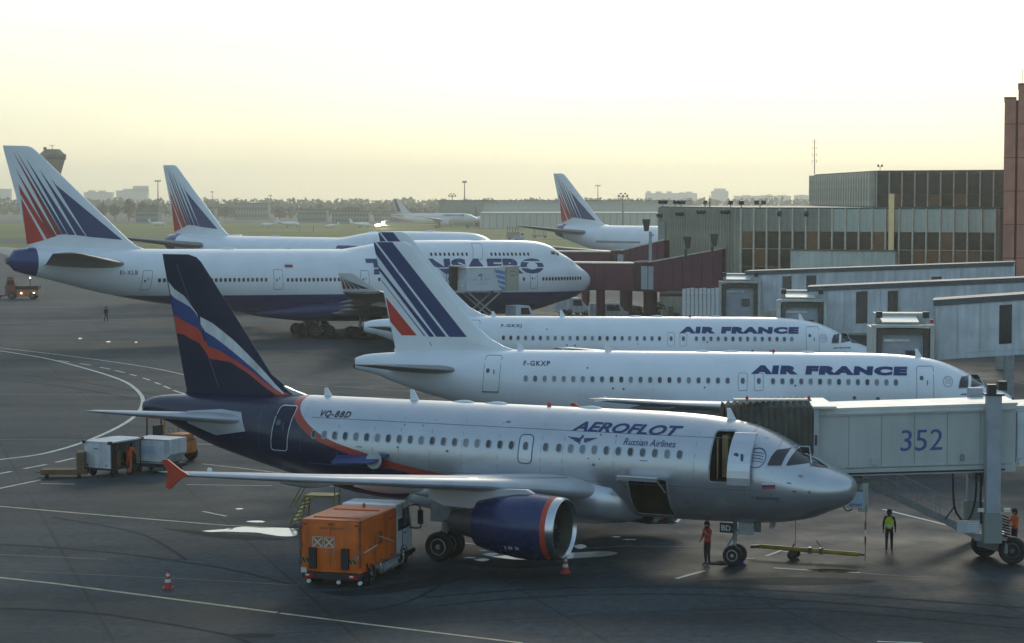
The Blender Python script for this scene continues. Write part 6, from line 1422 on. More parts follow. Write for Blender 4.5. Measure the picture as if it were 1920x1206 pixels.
# orange tug
q = G(300, 872); tg = thing('tractor', 'orange baggage tractor with an open roll frame, under the silver tailplane', 'tractor', (q.x - 1.1, q.y + 2.0, 0), R(-30))
bevel(MB().box(0, 2.4, 0, 1.35, .45, 1.15).build('body', 'rust_orange', tg), .06); bevel(MB().box(1.35, 2.45, .1, 1.25, 1.16, 1.5).build('bonnet', 'rust_orange', tg), .06)
MB().box(.3, .8, .3, 1.05, 1.16, 1.3).build('seat', 'black_paint', tg); MB().box(.25, .37, .3, 1.05, 1.30, 1.85).build('seat_back', 'black_paint', tg)
for x, y in ((.05, .08), (.05, 1.27), (1.25, .08), (1.25, 1.27)): MB().bar((x, y, 1.15), (x, y, 2.25), .06).build('roll_bar', 'rust_orange' if x > 1 else 'black_paint', tg)
MB().box(0, 1.3, .02, 1.33, 2.26, 2.32).build('roof', 'rust_orange', tg); mb = MB(); mb.lathe([(-.015, .19), (.0, .21), (.015, .19)], (0, 0, 0), 'z', 16); mb.build('steering_wheel', 'black_paint', tg, 60).matrix_local = Matrix.Translation((1.2, .67, 1.62)) @ Matrix.Rotation(R(55), 4, 'Y')
for x, y, r in ((.4, 0, .42), (.4, 1.35, .42), (2.0, 0, .42), (2.0, 1.35, .42)): wheel_mb(MB(), (x, y, r), r, .28).build('wheel', ['rubber', 'rust_orange'], tg, 40)
for y in (.2, 1.1): MB().lathe([(2.46, .09), (2.5, .09), (2.5, .01)], (0, y, 1.32), 'x', 10).build('headlight', 'reflector', tg)

# ------------------------------------------------------------------ towbar at the nose wheel
A_, B_ = G(1408, 1043), G(1610, 1056); d = (B_ - A_); tb = thing('towbar', 'long yellow towbar with small wheels, coupled to the nose wheel', 'towbar', (A_.x, A_.y, 0), math.atan2(d.y, d.x)); L_ = d.length
MB().tube([(.35, 0, .42), (L_, 0, .34)], .085, 10).build('bar', 'yellow_paint', tb, 40); MB().bar((0, 0, .38), (.4, 0, .42), .12).build('coupling_head', 'dark_metal', tb)
MB().tube([(L_, 0, .34), (L_ + .22, 0, .33)], .04, 8).build('eye', 'dark_metal', tb)
for y in (-.28, .28): wheel_mb(MB(), (1.72, y, .19), .19, .12, n=16).build('wheel', ['rubber', 'dark_metal'], tb, 40)
ax_ = MB(); ax_.bar((1.72, -.28, .19), (1.72, .28, .19), .05); ax_.bar((1.5, 0, .42), (1.72, 0, .19), .07); ax_.bar((1.95, 0, .42), (1.72, 0, .19), .07); ax_.bar((1.65, .0, .42), (1.75, .0, .62), .05); ax_.build('axle', 'dark_metal', tb)
for x in (2.3, 2.75): MB().box(x, x + .12, -.11, .11, .26, .50).build('clamp', 'dark_metal', tb)
MB().tube([(2.85, 0, .5), (2.6, .05, .75)], .02, 6).build('lever', 'dark_metal', tb)
# cover cloth on the ground by the nose wheel
def cloth(loc, w, h, mat, name, label, rz):
    n_ = 9; mb = MB(); vs_ = []
    for j in range(n_):
        for i in range(n_):
            u, v = i / (n_ - 1) - .5, j / (n_ - 1) - .5
            rr_ = max(0, 1 - (u * u + v * v) * 3.2)
            vs_.append((u * w * (1 + .15 * math.sin(7 * v)), v * w * .7 * (1 + .2 * math.sin(5 * u)), .015 + h * rr_ * (.7 + .3 * math.sin(11 * u + 3 * v))))
    mb.add(vs_, [(j * n_ + i, j * n_ + i + 1, (j + 1) * n_ + i + 1, (j + 1) * n_ + i) for j in range(n_ - 1) for i in range(n_ - 1)])
    o_ = mb.build(name, mat, None, 180); o_.location = loc; o_.rotation_euler = (0, 0, rz); tag(o_, label, 'cover'); return o_
q = G(1384, 1059); cloth((q.x, q.y - .1, 0), .62, .26, 'cloth_blue' if 'cloth_blue' in M else 'mid_blue', 'wheel_cover', 'crumpled dark blue cover lying against the nose wheel', .3)
q = G(1348, 1057); cloth((q.x, q.y, 0), .85, .12, 'cloth_dark', 'ground_mat', 'dark bundle lying on the apron between the worker and nose wheel', .1)
# headset cable hanging from the nose
q = G(1491, 1037); hc = MB(); hc.tube([(0, 0, .03), (.01, 0, 1.7)], .012, 5); o_ = hc.build('static_line', 'rubber'); o_.location = (q.x, q.y, 0); tag(o_, 'thin static line hanging from the drain mast under the silver nose to the ground', 'line')
# traffic cones
def cone(loc, label, s=1.0):
    t = thing('traffic_cone', label, 'traffic cone', loc, group='traffic cones on the apron')
    MB().box(-.19, .19, -.19, .19, 0, .05).build('base', 'cone_red', t)
    MB().lathe([(.05, .15), (.24, .118), (.24, .001)], (0, 0, 0), 'z', 14).build('body', 'cone_red', t, 40)
    for z0, z1, m_ in ((.242, .36, 'roof_pale'), (.362, .46, 'cone_red'), (.462, .56, 'roof_pale'), (.562, .72, 'cone_red')):
        MB().lathe([(z0, .001), (z0, .155 - .17 * z0), (z1, .155 - .17 * z1), (z1, .001)], (0, 0, 0), 'z', 14).build('band', m_, t, 40)
mk('cone_red', (.42, .035, .025), .5, var=.15)
q = G(315, 1104); cone((q.x, q.y, 0), 'red and white traffic cone standing alone left of the orange truck')
q = G(1060, 1075); cone((q.x, q.y, 0), 'red and white traffic cone in front of the engine intake')

# ------------------------------------------------------------------ catering lift truck at the jumbo
ca = math.radians(28.9)
pj = Vector((7.8, 231.0, 0)); dv = Vector((math.cos(ca), math.sin(ca), 0)); rv = Vector((math.sin(ca), -math.cos(ca), 0))
cc = pj - dv * 17.6 * .914 + rv * 6.2
ck = thing('catering_truck', 'white catering lift truck raised to the jumbo jet, blue stripes on the box', 'truck', (cc.x, cc.y, 0), ca)
# local x along the aircraft towards the nose, y towards the hull
MB().box(-2.1, 2.35, -1.15, 1.15, 4.55, 6.85).build('body', 'catering_white', ck); MB().box(-2.15, 2.4, -1.2, 1.2, 6.853, 6.93).build('roof', 'roof_pale', ck)
for i in range(4): MB().prism([(1.0 + .16 * i, 6.72 - .54 * i), (2.28, 6.50 - .54 * i), (2.3, 6.14 - .54 * i), (1.25 + .18 * i, 6.36 - .54 * i)], lambda x, z: (x, -1.152, z), lambda x, z: (x, -1.17, z)).build('stripe', 'stripe_blue', ck)
em = MB()
for k in range(6):
    a_ = R(20 + 28 * k); em.prism([(-.45, 6.05), (-.45 + .42 * math.cos(a_), 6.05 + .28 * math.sin(a_)), (-.45 + .34 * math.cos(a_ + .25), 6.02 + .2 * math.sin(a_ + .25))], lambda x, z: (x, -1.152, z), lambda x, z: (x, -1.165, z))
em.prism([(-.48, 5.6), (-.40, 5.6), (-.43, 6.1), (-.47, 6.1)], lambda x, z: (x, -1.152, z), lambda x, z: (x, -1.165, z)); em.build('palm_emblem', 'line_grey', ck)
letters(ck, lambda x, z, off: Vector((x, -1.155 - off * .3, z)), 'AERO', -1.5, -.85, 5.62, 5.8, 'grey_panel', .02); letters(ck, lambda x, z, off: Vector((x, -1.155 - off * .3, z)), 'MEAL', -.05, .65, 5.62, 5.8, 'grey_panel', .02); letters(ck, lambda x, z, off: Vector((x, -1.155 - off * .3, z)), 'catering', -1.0, .2, 5.2, 5.33, 'grey_panel', .01)
MB().box(2.42, 3.9, -1.2, .9, 4.5, 6.9).build('front_cabin', 'tan_panel', ck); MB().box(2.55, 3.75, -1.23, -1.205, 4.7, 6.75).build('cabin_door', 'tan_panel', ck)
for z in (6.45, 6.0): MB().box(2.95, 3.4, -1.25, -1.232, z, z + .06).build('door_bar', 'black_paint', ck)
MB().box(2.42, 4.05, -1.22, .95, 6.903, 7.0).build('cabin_roof', 'gear_grey', ck)
MB().box(-3.05, -2.12, -1.1, 1.1, 4.4, 4.55).build('platform', 'tan_panel', ck); MB().box(-3.0, -2.2, .7, 1.1, 4.56, 7.0).build('canopy_back', 'interior_dark', ck); MB().box(-3.05, -2.1, -1.1, 1.1, 7.003, 7.12).build('canopy', 'tan_panel', ck)
for x in (-3.03, -2.6, -2.15): MB().bar((x, -1.08, 4.55), (x, -1.08, 5.6), .06).build('rail_post', 'roof_pale', ck)
for z in (5.1, 5.6): MB().bar((-3.05, -1.08, z), (-2.12, -1.08, z), .06).build('handrail', 'roof_pale', ck)
for y in (-.9, .9):
    MB().bar((-1.9, y, 1.4), (2.1, y, 4.5), .16).build('scissor_arm', 'gear_grey', ck); MB().bar((2.1, y * .85, 1.4), (-1.9, y * .85, 4.5), .16).build('scissor_arm', 'gear_grey', ck)
MB().box(-2.6, 5.6, -1.1, 1.1, .75, 1.35).build('chassis', 'chassis', ck); MB().prism([(3.6, 1.36), (5.7, 1.36), (5.6, 2.2), (5.2, 2.9), (3.6, 2.9)], lambda x, z: (x, -1.1, z), lambda x, z: (x, 1.1, z)).build('cab', 'catering_white', ck)
MB().prism([(4.2, 2.0), (5.3, 2.0), (5.1, 2.7), (4.2, 2.7)], lambda x, z: (x, -1.12, z), lambda x, z: (x, -1.101, z)).build('side_window', 'glass_dark', ck)
for x in (-1.5, 4.6):
    for y in (-1.0, 1.0): wheel_mb(MB(), (x, y, .5), .5, .34).build('wheel', ['rubber', 'rim'], ck, 40)
# ------------------------------------------------------------------ vans under the red bridges
def van(loc, rz, label, L_, h, hood):
    t = thing('van', label, 'van', loc, rz, 'white vans under the red bridges')
    pr = [(0, .4), (L_, .4), (L_, 1.0), (L_ - hood, 1.15), (L_ - hood - .75, h), (.1, h), (0, 1.2)]
    bevel(MB().prism(pr, lambda x, z: (x, -.95, z), lambda x, z: (x, .95, z)).build('body', 'white_matte', t), .06)
    ws_ = [(L_ * .45, L_ * .45 + .85), (L_ * .45 + .95, L_ - hood - .75)]
    for a_, b_ in ws_: MB().prism([(a_, 1.2), (b_ + .25, 1.2), (b_, h - .18), (a_, h - .18)], lambda x, z: (x, -.965, z), lambda x, z: (x, -.951, z)).build('side_window', 'glass_dark', t)
    MB().prism([(L_ - hood - .05, 1.2), (L_ - hood, 1.22), (L_ - hood - .68, h - .12), (L_ - hood - .72, h - .14)], lambda x, z: (x, -.85, z), lambda x, z: (x, .85, z)).build('windscreen', 'glass_dark', t)
    for x in (L_ * .2, L_ * .8):
        for y in (-.85, .85): wheel_mb(MB(), (x, y, .34), .34, .22, n=16).build('wheel', ['rubber', 'rim'], t, 40)
    for y in (-.7, .7): MB().box(L_ + .002, L_ + .03, y - .15, y + .15, .75, .92).build('headlight', 'reflector', t)
    MB().box(L_ + .002, L_ + .06, -.9, .9, .42, .58).build('bumper', 'black_paint', t); MB().box(L_ * .42, L_ * .42 + .02, -.958, -.951, .6, 1.9).build('door_joint', 'line_grey', t)
q = G(1040, 592); van((q.x, q.y, 0), R(8), 'white van parked nose right beyond the jumbo jet nose', 4.6, 2.1, .9)
q = G(1104, 602); van((q.x, q.y, 0), R(2), 'boxy white van with one square window, right of the first van', 4.4, 2.05, .35)
# ------------------------------------------------------------------ orange airfield vehicle far left
q = G(10, 561); ov = thing('tow_tractor', 'orange tow tractor with lit lamps driving at the far left edge', 'tractor', (q.x, q.y, 0), R(4))
bevel(MB().box(1.7, 4.6, -1.1, 1.1, .45, 1.35).build('body', 'rust_orange', ov), .1); MB().box(1.6, 4.7, -1.15, 1.15, 1.36, 1.85).build('deck', 'chassis', ov)
bevel(MB().box(.1, 1.6, -1.0, 1.0, .5, 1.9).build('cab_base', 'brick_dark', ov), .08); MB().prism([(.2, 1.9), (1.55, 1.9), (1.2, 2.9), (.45, 2.9)], lambda x, z: (x, -.9, z), lambda x, z: (x, .9, z)).build('cab', 'brick_dark', ov)
for x in (.45, .95): MB().box(x, x + .4, -.99, -.96, 2.05, 2.6).build('side_window', 'glass_dark', ov)
MB().box(.42, 1.22, -.8, .8, 2.903, 3.1).build('cab_roof', 'brick_dark', ov); MB().tube([(3.4, 0, 1.85), (3.4, 0, 2.9)], .06, 6).build('lamp_post', 'chassis', ov)
for x in (1.0, 3.9):
    for y in (-1.0, 1.0): wheel_mb(MB(), (x, y, .5), .5, .35).build('wheel', ['rubber', 'rim'], ov, 40)
for x, z in ((2.35, .85), (4.05, .9), (3.4, 2.95)): MB().lathe([(-.05, .001), (-.05, .07), (.03, .07), (.03, .001)], (x, -1.14 if z < 2 else 0, z), 'y', 10).build('lamp', 'lamp_lit', ov)
MB().box(-1.6, 0, -.8, .8, .4, .6).build('tow_frame', 'chassis', ov)
for y in (-.7, .7): wheel_mb(MB(), (-1.0, y, .35), .35, .22, n=16).build('wheel', ['rubber', 'rim'], ov, 40)
# ------------------------------------------------------------------ people
def person(label, loc, rz, joints, jacket, trousers, vest=None, hat='cloth_dark', scale=1.0, vest_len=.42):
    """joints (person faces -y): dict of sh_l, el_l, wr_l, ... ; one continuous skinned body"""
    J = dict(pel=(0, 0, .96), sp=(0, .01, 1.15), ch=(0, .015, 1.34), nk=(0, .0, 1.50), hd=(0, -.015, 1.60), tp=(0, -.01, 1.74),
             sh_l=(.18, .01, 1.43), el_l=(.24, .03, 1.16), wr_l=(.25, -.04, .92), sh_r=(-.18, .01, 1.43), el_r=(-.24, .03, 1.16), wr_r=(-.25, -.04, .92),
             hp_l=(.095, 0, .92), kn_l=(.105, -.02, .50), an_l=(.11, .02, .085), to_l=(.12, -.15, .035), hp_r=(-.095, 0, .92), kn_r=(-.105, -.02, .50), an_r=(-.11, .02, .085), to_r=(-.12, -.15, .035))
    J.update(joints)
    Rd = dict(pel=.150, sp=.135, ch=.155, nk=.058, hd=.098, tp=.075, sh_l=.075, el_l=.050, wr_l=.034, hp_l=.098, kn_l=.066, an_l=.046, to_l=.042)
    for k in ('sh', 'el', 'wr', 'hp', 'kn', 'an', 'to'): Rd[k + '_r'] = Rd[k + '_l']
    names = list(J); idx = {k: i for i, k in enumerate(names)}
    E_ = [('pel', 'sp'), ('sp', 'ch'), ('ch', 'nk'), ('nk', 'hd'), ('hd', 'tp')]
    for s_ in ('_l', '_r'): E_ += [('ch', 'sh' + s_), ('sh' + s_, 'el' + s_), ('el' + s_, 'wr' + s_), ('pel', 'hp' + s_), ('hp' + s_, 'kn' + s_), ('kn' + s_, 'an' + s_), ('an' + s_, 'to' + s_)]
    def skin(nm, keys, edges, rad, levels=2, squash=None):
        me = bpy.data.meshes.new(nm); ii = {k: i for i, k in enumerate(keys)}
        me.from_pydata([J[k] for k in keys], [(ii[a], ii[b]) for a, b in edges], [])
        o = bpy.data.objects.new(nm, me); COL.objects.link(o)
        md = o.modifiers.new('s', 'SKIN'); md.use_smooth_shade = True
        for i, k in enumerate(keys):
            r = rad[k]; q = squash.get(k, 1) if squash else 1
            me.skin_vertices[0].data[i].radius = (r, r * q); me.skin_vertices[0].data[i].use_root = (k == keys[0])
        sd = o.modifiers.new('d', 'SUBSURF'); sd.levels = levels
        dg = bpy.context.evaluated_depsgraph_get(); dg.update()
        m2 = bpy.data.meshes.new_from_object(o.evaluated_get(dg)); bpy.data.objects.remove(o); return m2
    sq = dict(pel=.72, sp=.74, ch=.72, sh_l=.9, sh_r=.9)
    me = skin('person', names, E_, Rd, 2, sq)
    # hands with fingers, nose and ears join the same body
    bm = bmesh.new(); bm.from_mesh(me)
    extra = MB()
    for s_ in ('_l', '_r'):
        w = Vector(J['wr' + s_]); d = (w - Vector(J['el' + s_])).normalized(); side = Vector((0, 1, 0)) - d * d.y; side.normalize(); nrm = d.cross(side)
        extra.tube([w - d * .02, w + d * .05, w + d * .10], [.032, .042, .036], 8)
        for k in range(4):
            b_ = w + d * .09 + side * (-.03 + .02 * k); ln = (.065, .08, .075, .055)[k]; inw = nrm * (.012 if s_ == '_l' else -.012)
            extra.tube([b_, b_ + d * ln * .5 + inw * .4, b_ + d * ln + inw * 1.6], [.0105, .0095, .007], 6)
        b_ = w + d * .03 - side * .035; extra.tube([b_, b_ - side * .03 + d * .03, b_ - side * .035 + d * .065], [.014, .011, .008], 6)
    hd = Vector(J['hd']); 
    extra.add([hd + Vector(p) for p in ((-.014, -.092, .01), (.014, -.092, .01), (0, -.125, -.02), (0, -.09, .045), (0, -.094, -.03))], [(0, 2, 3), (2, 1, 3), (0, 4, 2), (4, 1, 2)])
    for sx in (-1, 1): extra.lathe([(-.012, .012), (0, .03), (.012, .012)], hd + Vector((sx * .098, .005, .01)), 'x', 8)
    m3 = extra.mesh('x'); bm.from_mesh(m3); bpy.data.meshes.remove(m3); bm.to_mesh(me); bm.free()
    for m_ in (jacket, trousers, 'skin', 'black_paint'): me.materials.append(M[m_])
    wl, wr = Vector(J['wr_l']), Vector(J['wr_r']); nk = Vector(J['nk'])
    for p in me.polygons:
        c = p.center; mi = 0
        if c.z < .16 and c.z < J['pel'][2] - .6: mi = 3
        elif c.z < J['pel'][2] + .02 and min((c - wl).length, (c - wr).length) > .26: mi = 1
        if min((c - wl).length, (c - wr).length) < .16 and ((c - wl).dot(wl - Vector(J['el_l'])) > -.001 or (c - wr).dot(wr - Vector(J['el_r'])) > -.001): mi = 2
        if (c - hd).length < .19 and c.z > nk.z + .005: mi = 2
        p.material_index = mi
    me.shade_smooth()
    o = link('person', me); o.location = loc; o.rotation_euler = (0, 0, rz); o.scale = (scale,) * 3; tag(o, label, 'person')
    # hair or cap, eyes, mouth
    h = MB(); rings = []
    for t, r_ in ((.0, .104), (.05, .108), (.09, .10), (.13, .07), (.15, .01)): rings.append([hd + Vector((r_ * math.cos(a), .012 + r_ * 1.08 * math.sin(a), .045 + t)) for a in [2 * math.pi * k / 16 for k in range(16)]])
    h.loft(rings, 0, False); h.lathe([(-.1, .05), (-.02, .1), (.06, .1)], hd + Vector((0, .035, 0)), 'z', 12); h.build('hair' if hat in ('hair',) else 'cap', hat, o, 60)
    ey = MB()
    for sx in (-.034, .034): ey.lathe([(-.006, .001), (0, .011), (.006, .001)], hd + Vector((sx, -.092, .018)), 'y', 8)
    ey.box(hd.x - .025, hd.x + .025, hd.y - .093, hd.y - .085, hd.z - .052, hd.z - .046); ey.build('eyes', 'hair', o)
    if vest:
        R2 = dict(pel=.172, sp=.162, ch=.180, nk=.07, sh_l=.088, sh_r=.088)
        J2 = dict(J); keys = ['sp', 'ch', 'pel', 'nk', 'sh_l', 'sh_r']
        J['nk'] = tuple(Vector(J['nk']) - Vector((0, 0, .06)))
        vm = skin('vest', keys, [('pel', 'sp'), ('sp', 'ch'), ('ch', 'nk'), ('ch', 'sh_l'), ('ch', 'sh_r')], R2, 2, dict(pel=.78, sp=.78, ch=.76)); J.update(J2)
        vm.materials.append(M[vest]); vm.materials.append(M['reflector']); vm.shade_smooth()
        for p in vm.polygons:
            zz = p.center.z - J['pel'][2]
            if .14 < zz < .18: p.material_index = 1
        v_ = link('vest', vm, o)
    return o
q = G(1667, 1034)
person('person in a yellow-green safety vest and dark trousers, standing seen from behind near the nose', (q.x, q.y, 0), R(168), dict(wr_l=(.24, -.02, .90), kn_r=(-.10, -.05, .5)), 'cloth_dark', 'cloth_dark', 'hivis', scale=.95)
q = G(1326, 1060)
mk('red_jacket', (.42, .05, .03), .8, var=.2, scale=9)
person('person in a red jacket and dark trousers standing beside the nose wheel', (q.x, q.y, 0), R(-58), dict(el_l=(.27, -.08, 1.18), wr_l=(.16, -.24, 1.38), el_r=(-.26, -.02, 1.15), wr_r=(-.16, -.2, 1.02), hd=(0, -.035, 1.60), tp=(0, -.03, 1.74)), 'red_jacket', 'cloth_dark', None, scale=.96)
q = G(1905, 1038)
person('person in an orange jacket standing behind the wheels of the bridge column', (q.x + .05, q.y + .5, 0), R(-75), dict(el_r=(-.27, -.1, 1.15), wr_r=(-.15, -.32, 1.08), el_l=(.27, -.1, 1.15), wr_l=(.14, -.32, 1.1)), 'orange_cloth', 'cloth_dark', None, hat='hair', scale=.97)
q = mw @ Vector((1.2, 1.5, 0))
person('person in an orange jacket leaning at the open side of the baggage cart', (q.x + .35, q.y - .2, 0), R(150), dict(ch=(0, -.12, 1.32), nk=(0, -.2, 1.46), hd=(0, -.27, 1.54), tp=(0, -.3, 1.67), sh_l=(.18, -.14, 1.40), sh_r=(-.18, -.14, 1.40), el_l=(.24, -.25, 1.15), wr_l=(.2, -.42, 1.0), el_r=(-.24, -.25, 1.15), wr_r=(-.2, -.42, 1.0)), 'orange_cloth', 'orange_cloth', None, hat='hair', scale=.95)
q = G(199, 604)
person('lone dark figure walking on the apron below the jumbo tail', (q.x, q.y, 0), R(40), dict(kn_l=(.10, -.16, .52), an_l=(.1, -.12, .1), to_l=(.1, -.28, .05), an_r=(-.1, .25, .12), kn_r=(-.1, .05, .5), to_r=(-.1, .12, .03)), 'cloth_dark', 'cloth_dark', None, scale=1.0)
# ------------------------------------------------------------------ across the field
mk('field_wall', (.26, .27, .24), .8, var=.15, scale=.05)
livery_material('far_livery', (.62, .63, .65), [], sL=1)
def far_jet(label, u, v, d, yaw, scale, fin_mat, text=None, fin2=None):
    q = D(u, v, d); c = math.cos(R(yaw)); s_ = math.sin(R(yaw))
    root, F, fin = narrow_airliner('white', 'distant_airliner', label, 'distant airliners on the far taxiway', (q.x, d, yaw), 37.57, .935, far=True,
        mats=dict(body='far_livery', fin=fin_mat, dorsal=fin_mat, wing='wing_grey', stab='wing_grey'))
    root.scale = (scale,) * 3
    for sd in (1, -1): engine(root, 12.0, sd * 5.75, 1.9, 1.2, 3.6, 4.8, dict(cowl='grey_panel', lip='bare_metal', pylon='wing_grey'), .935, [(12.9, 2.75, 2.95, .06), (13.6, 2.6, 3.25, .16), (15.2, 2.4, 3.2, .2)], fan_blades=8)
    for x, y in ((5.07, 0), (17.9, 3.8), (17.9, -3.8)): gear_leg(root, 'gear', x, y, 2.2, [(0, -.3), (0, .3)], .55, .4, .935)
    w_ = MB()
    for i in range(40): p = F.pt(6.5 + i * .535, 4.4, .01); w_.box(p.x - .1, p.x + .1, p.y - .03, p.y + .02, p.z - .15, p.z + .15)
    kind(w_.build('cabin_window', 'window_grey', root), 'stuff')
    if text: letters(root, F.pt, text, 15.5, 6.0, 4.75, 5.4, 'letter_blue', .05, .1, off=.03)
    if fin2:
        fo = [x for x in root.children if x.name.startswith('tail_fin')][0]; decal(fo, fin.pt, [(36.7, 11.5), (35.9, 11.5), (33.4, 6.5), (35.1, 6.3)], 'fin_stripe', fin2, .03, (.6, .6))
    return root
mk('far_fin', (.45, .47, .50), .4, var=.05)
far_jet('distant white airliner with a blue name and dark fin edge, taxiing beyond the grass', 899, 425, 960, -7, 1.14, 'far_fin', 'ORENAIR', 'navy_paint')
far_jet('distant dark-finned airliner, standing past the nose of the white taxiing one', 925, 428, 985, -72, .86, 'tail_navy', None, None)
# small planes and a machine with its landing lamp lit
def small_plane(u, v, d, yaw, s, label):
    q = D(u, v, d); t = thing('small_plane', label, 'small plane', (q.x, d, 0), R(yaw), 'small white planes parked across the field'); t.scale = (s,) * 3
    m_ = MB(); m_.tube([(-5.5, 0, 1.5), (-5, 0, 1.6), (-3.5, 0, 1.8), (0, 0, 1.9), (3, 0, 2.0), (5.6, 0, 2.3)], [.1, .5, .85, .9, .6, .2], 12); m_.build('fuselage', 'white_paint', t, 60)
    m_ = MB(); m_.prism([(-1, 0), (.6, 0), (.9, 1), (.1, 1)], lambda x, k: (x, -6.5 * k, 1.5 + .3 * k), lambda x, k: (x, -6.5 * k, 1.65 + .3 * k)); m_.prism([(-1, 0), (.6, 0), (.9, 1), (.1, 1)], lambda x, k: (x, 6.5 * k, 1.5 + .3 * k), lambda x, k: (x, 6.5 * k, 1.65 + .3 * k)); m_.build('wing', 'white_paint', t)
    MB().prism([(3.6, 2.2), (5.6, 2.2), (6.4, 4.6), (5.4, 4.6)], lambda x, z: (x, -.08, z), lambda x, z: (x, .08, z)).build('tail_fin', 'white_paint', t); MB().prism([(5.3, -2), (6.3, -2), (6.3, 2), (5.3, 2)], lambda x, y: (x, y, 4.4), lambda x, y: (x, y, 4.5)).build('tailplane', 'white_paint', t)
    for y in (-.9, .9): MB().tube([(3.2, y * 1.25, 2.2), (4.8, y * 1.25, 2.25)], [.35, .3], 10).build('engine', 'grey_panel', t)
    for x, y in ((-4, 0), (.5, 1.2), (.5, -1.2)): wheel_mb(MB(), (x, y, .35), .35, .25, n=10).build('wheel', ['rubber', 'rim'], t, 40)
    return t
small_plane(295, 417, 1010, 160, 0.80, 'small white plane farthest left, just left of the second striped fin')
small_plane(400, 417, 1015, 20, 0.64, 'small white plane just right of the second striped fin')
small_plane(503, 421, 985, 30, 0.72, 'small white plane with bright reflections, left of the parked pair')
small_plane(541, 421, 985, 170, 0.96, 'largest small white plane of the row across the grass')
small_plane(622, 423, 970, 15, 0.56, 'small white plane between the row and the lit landing lamp')
small_plane(676, 423, 975, 165, 0.88, 'small white plane close to the left of the lit landing lamp')
lp = small_plane(712, 426, 950, 60, 0.80, 'small plane with its landing lamp glaring towards the viewer')
q = D(718, 421, 945); 
MB().lathe([(-.3, .02), (-.25, .85), (.05, .9), (.1, .02)], tuple(lp.matrix_basis.inverted() @ Vector((q.x, 945, 2.3))), 'y', 14).build('landing_lamp', 'landing_light', lp)
# far buildings along the field edge
def block(name, label, u0, u1, v_top, d, v_base=None, mat='far_concrete', depth=18, rows=0, cols=0, steps=None, group=None, cat='building'):
    x0, x1 = D(u0, 0, d).x, D(u1, 0, d).x; zt = D(0, v_top, d).z
    t = thing(name, label, cat, (x0, d, 0), group=group)
    w = x1 - x0; MB().box(0, w, 0, depth, 0, zt).build('wall', mat, t); MB().box(-.3, w + .3, -.3, depth + .3, zt + .01, zt + .5).build('roof', 'far_dark', t)
    for (a_, b_, vt) in (steps or []):
        MB().box(D(a_, 0, d).x - x0, D(b_, 0, d).x - x0, 2, depth - 2, zt + .01, D(0, vt, d).z).build('roof_storey', mat, t)
    if rows:
        m_ = MB()
        for r_ in range(rows):
            for c_ in range(cols): m_.box((c_ + .25) * w / cols, (c_ + .75) * w / cols, -.12, -.02, zt * (r_ + .35) / (rows + .2), zt * (r_ + .75) / (rows + .2))
        kind(m_.build('window', 'far_dark', t), 'stuff')
    return t
hg = thing('hangar', 'wide pale hangar with a ribbed front across the field, behind the third striped fin', 'hangar', (D(822, 0, 1040).x, 1040, 0))
hx = lambda u: D(u, 0, 1040).x - D(822, 0, 1040).x
zt = D(0, 377, 1040).z; zl = D(0, 399, 960).z
MB().box(0, hx(905), 0, 40, 0, zt).build('wall', 'hangar_dark', hg); MB().box(hx(905) + .01, hx(1300), 2, 40, 0, zt - .2).build('wall', 'hangar_wall_hazed', hg); MB().box(hx(905) + .02, hx(1290), -95, 1.95, 0, zl).build('lean_to', 'hangar_wall_hazed', hg)
MB().box(-.5, hx(1300), -.5, 40.5, zt + .01, zt + .4).build('roof', 'far_dark', hg)
for i in range(32): MB().box(0, .25, -.2, 0, .1, zl - .2).build('door_rib', 'hangar_dark', hg).location = (hx(910) + i * hx(1290) * .0245, -95.01, 0)
MB().box(hx(905), hx(1290), -95.3, -95.02, zl - .4, zl - .05).build('eaves', 'hangar_dark', hg)
block('apartment_block', 'pale apartment block far left on the skyline, lower of the two', 153, 206, 361, 3450, rows=9, cols=16, group='apartment blocks on the skyline', steps=[(160, 172, 357), (180, 192, 357.5)])
block('apartment_block', 'stepped pale apartment block on the skyline behind the first striped fin', 214, 272, 358, 3300, rows=8, cols=16, group='apartment blocks on the skyline', steps=[(226, 272, 354), (245, 272, 348.5)])
block('apartment_block', 'long apartment block with a toothed roof on the skyline left of the terminal floodlights', 1212, 1309, 363, 3600, rows=9, cols=26, group='apartment blocks on the skyline', steps=[(1214, 1222, 358.5), (1232, 1242, 359), (1252, 1262, 359), (1276, 1284, 360.5), (1288, 1300, 359.5)])
block('apartment_block', 'square tower block with a stepped crown on the skyline above the terminal', 1337, 1368, 359, 3600, rows=9, cols=7, group='apartment blocks on the skyline', steps=[(1342, 1363, 353.5)])
block('apartment_block', 'long low apartment row on the skyline left of the upper terminal block', 1380, 1486, 368, 3700, rows=6, cols=30, group='apartment blocks on the skyline', steps=[(1395, 1410, 366), (1430, 1445, 366), (1462, 1478, 366)])
block('apartment_block', 'short skyline block right against the upper terminal block', 1494, 1530, 367, 3700, rows=6, cols=10, group='apartment blocks on the skyline', steps=[(1500, 1512, 365.5)])
block('apartment_block', 'sliver of a pale block on the skyline at the far left edge', -30, 12, 355, 3300, rows=9, cols=12, group='apartment blocks on the skyline')
for i, (u0, u1, vt, d, lb) in enumerate(((325, 398, 391, 1120, 'low grey field building right of the second striped fin'), (438, 500, 383, 1300, 'taller dull building among trees on the far field edge'), (556, 610, 394, 1180, 'long low pale shed in the middle of the far field edge'), (620, 690, 397, 1140, 'grey shed with a pale square front on the far field edge'), (250, 292, 397, 1150, 'low building half hidden behind the second striped fin'), (700, 760, 398, 1200, 'low shed under the tail of the distant taxiing airliner'))):
    block('field_building', lb, u0, u1, vt, d, mat='field_wall' if i % 2 else 'hangar_dark', depth=14, rows=2, cols=12, group='low buildings along the far field edge')
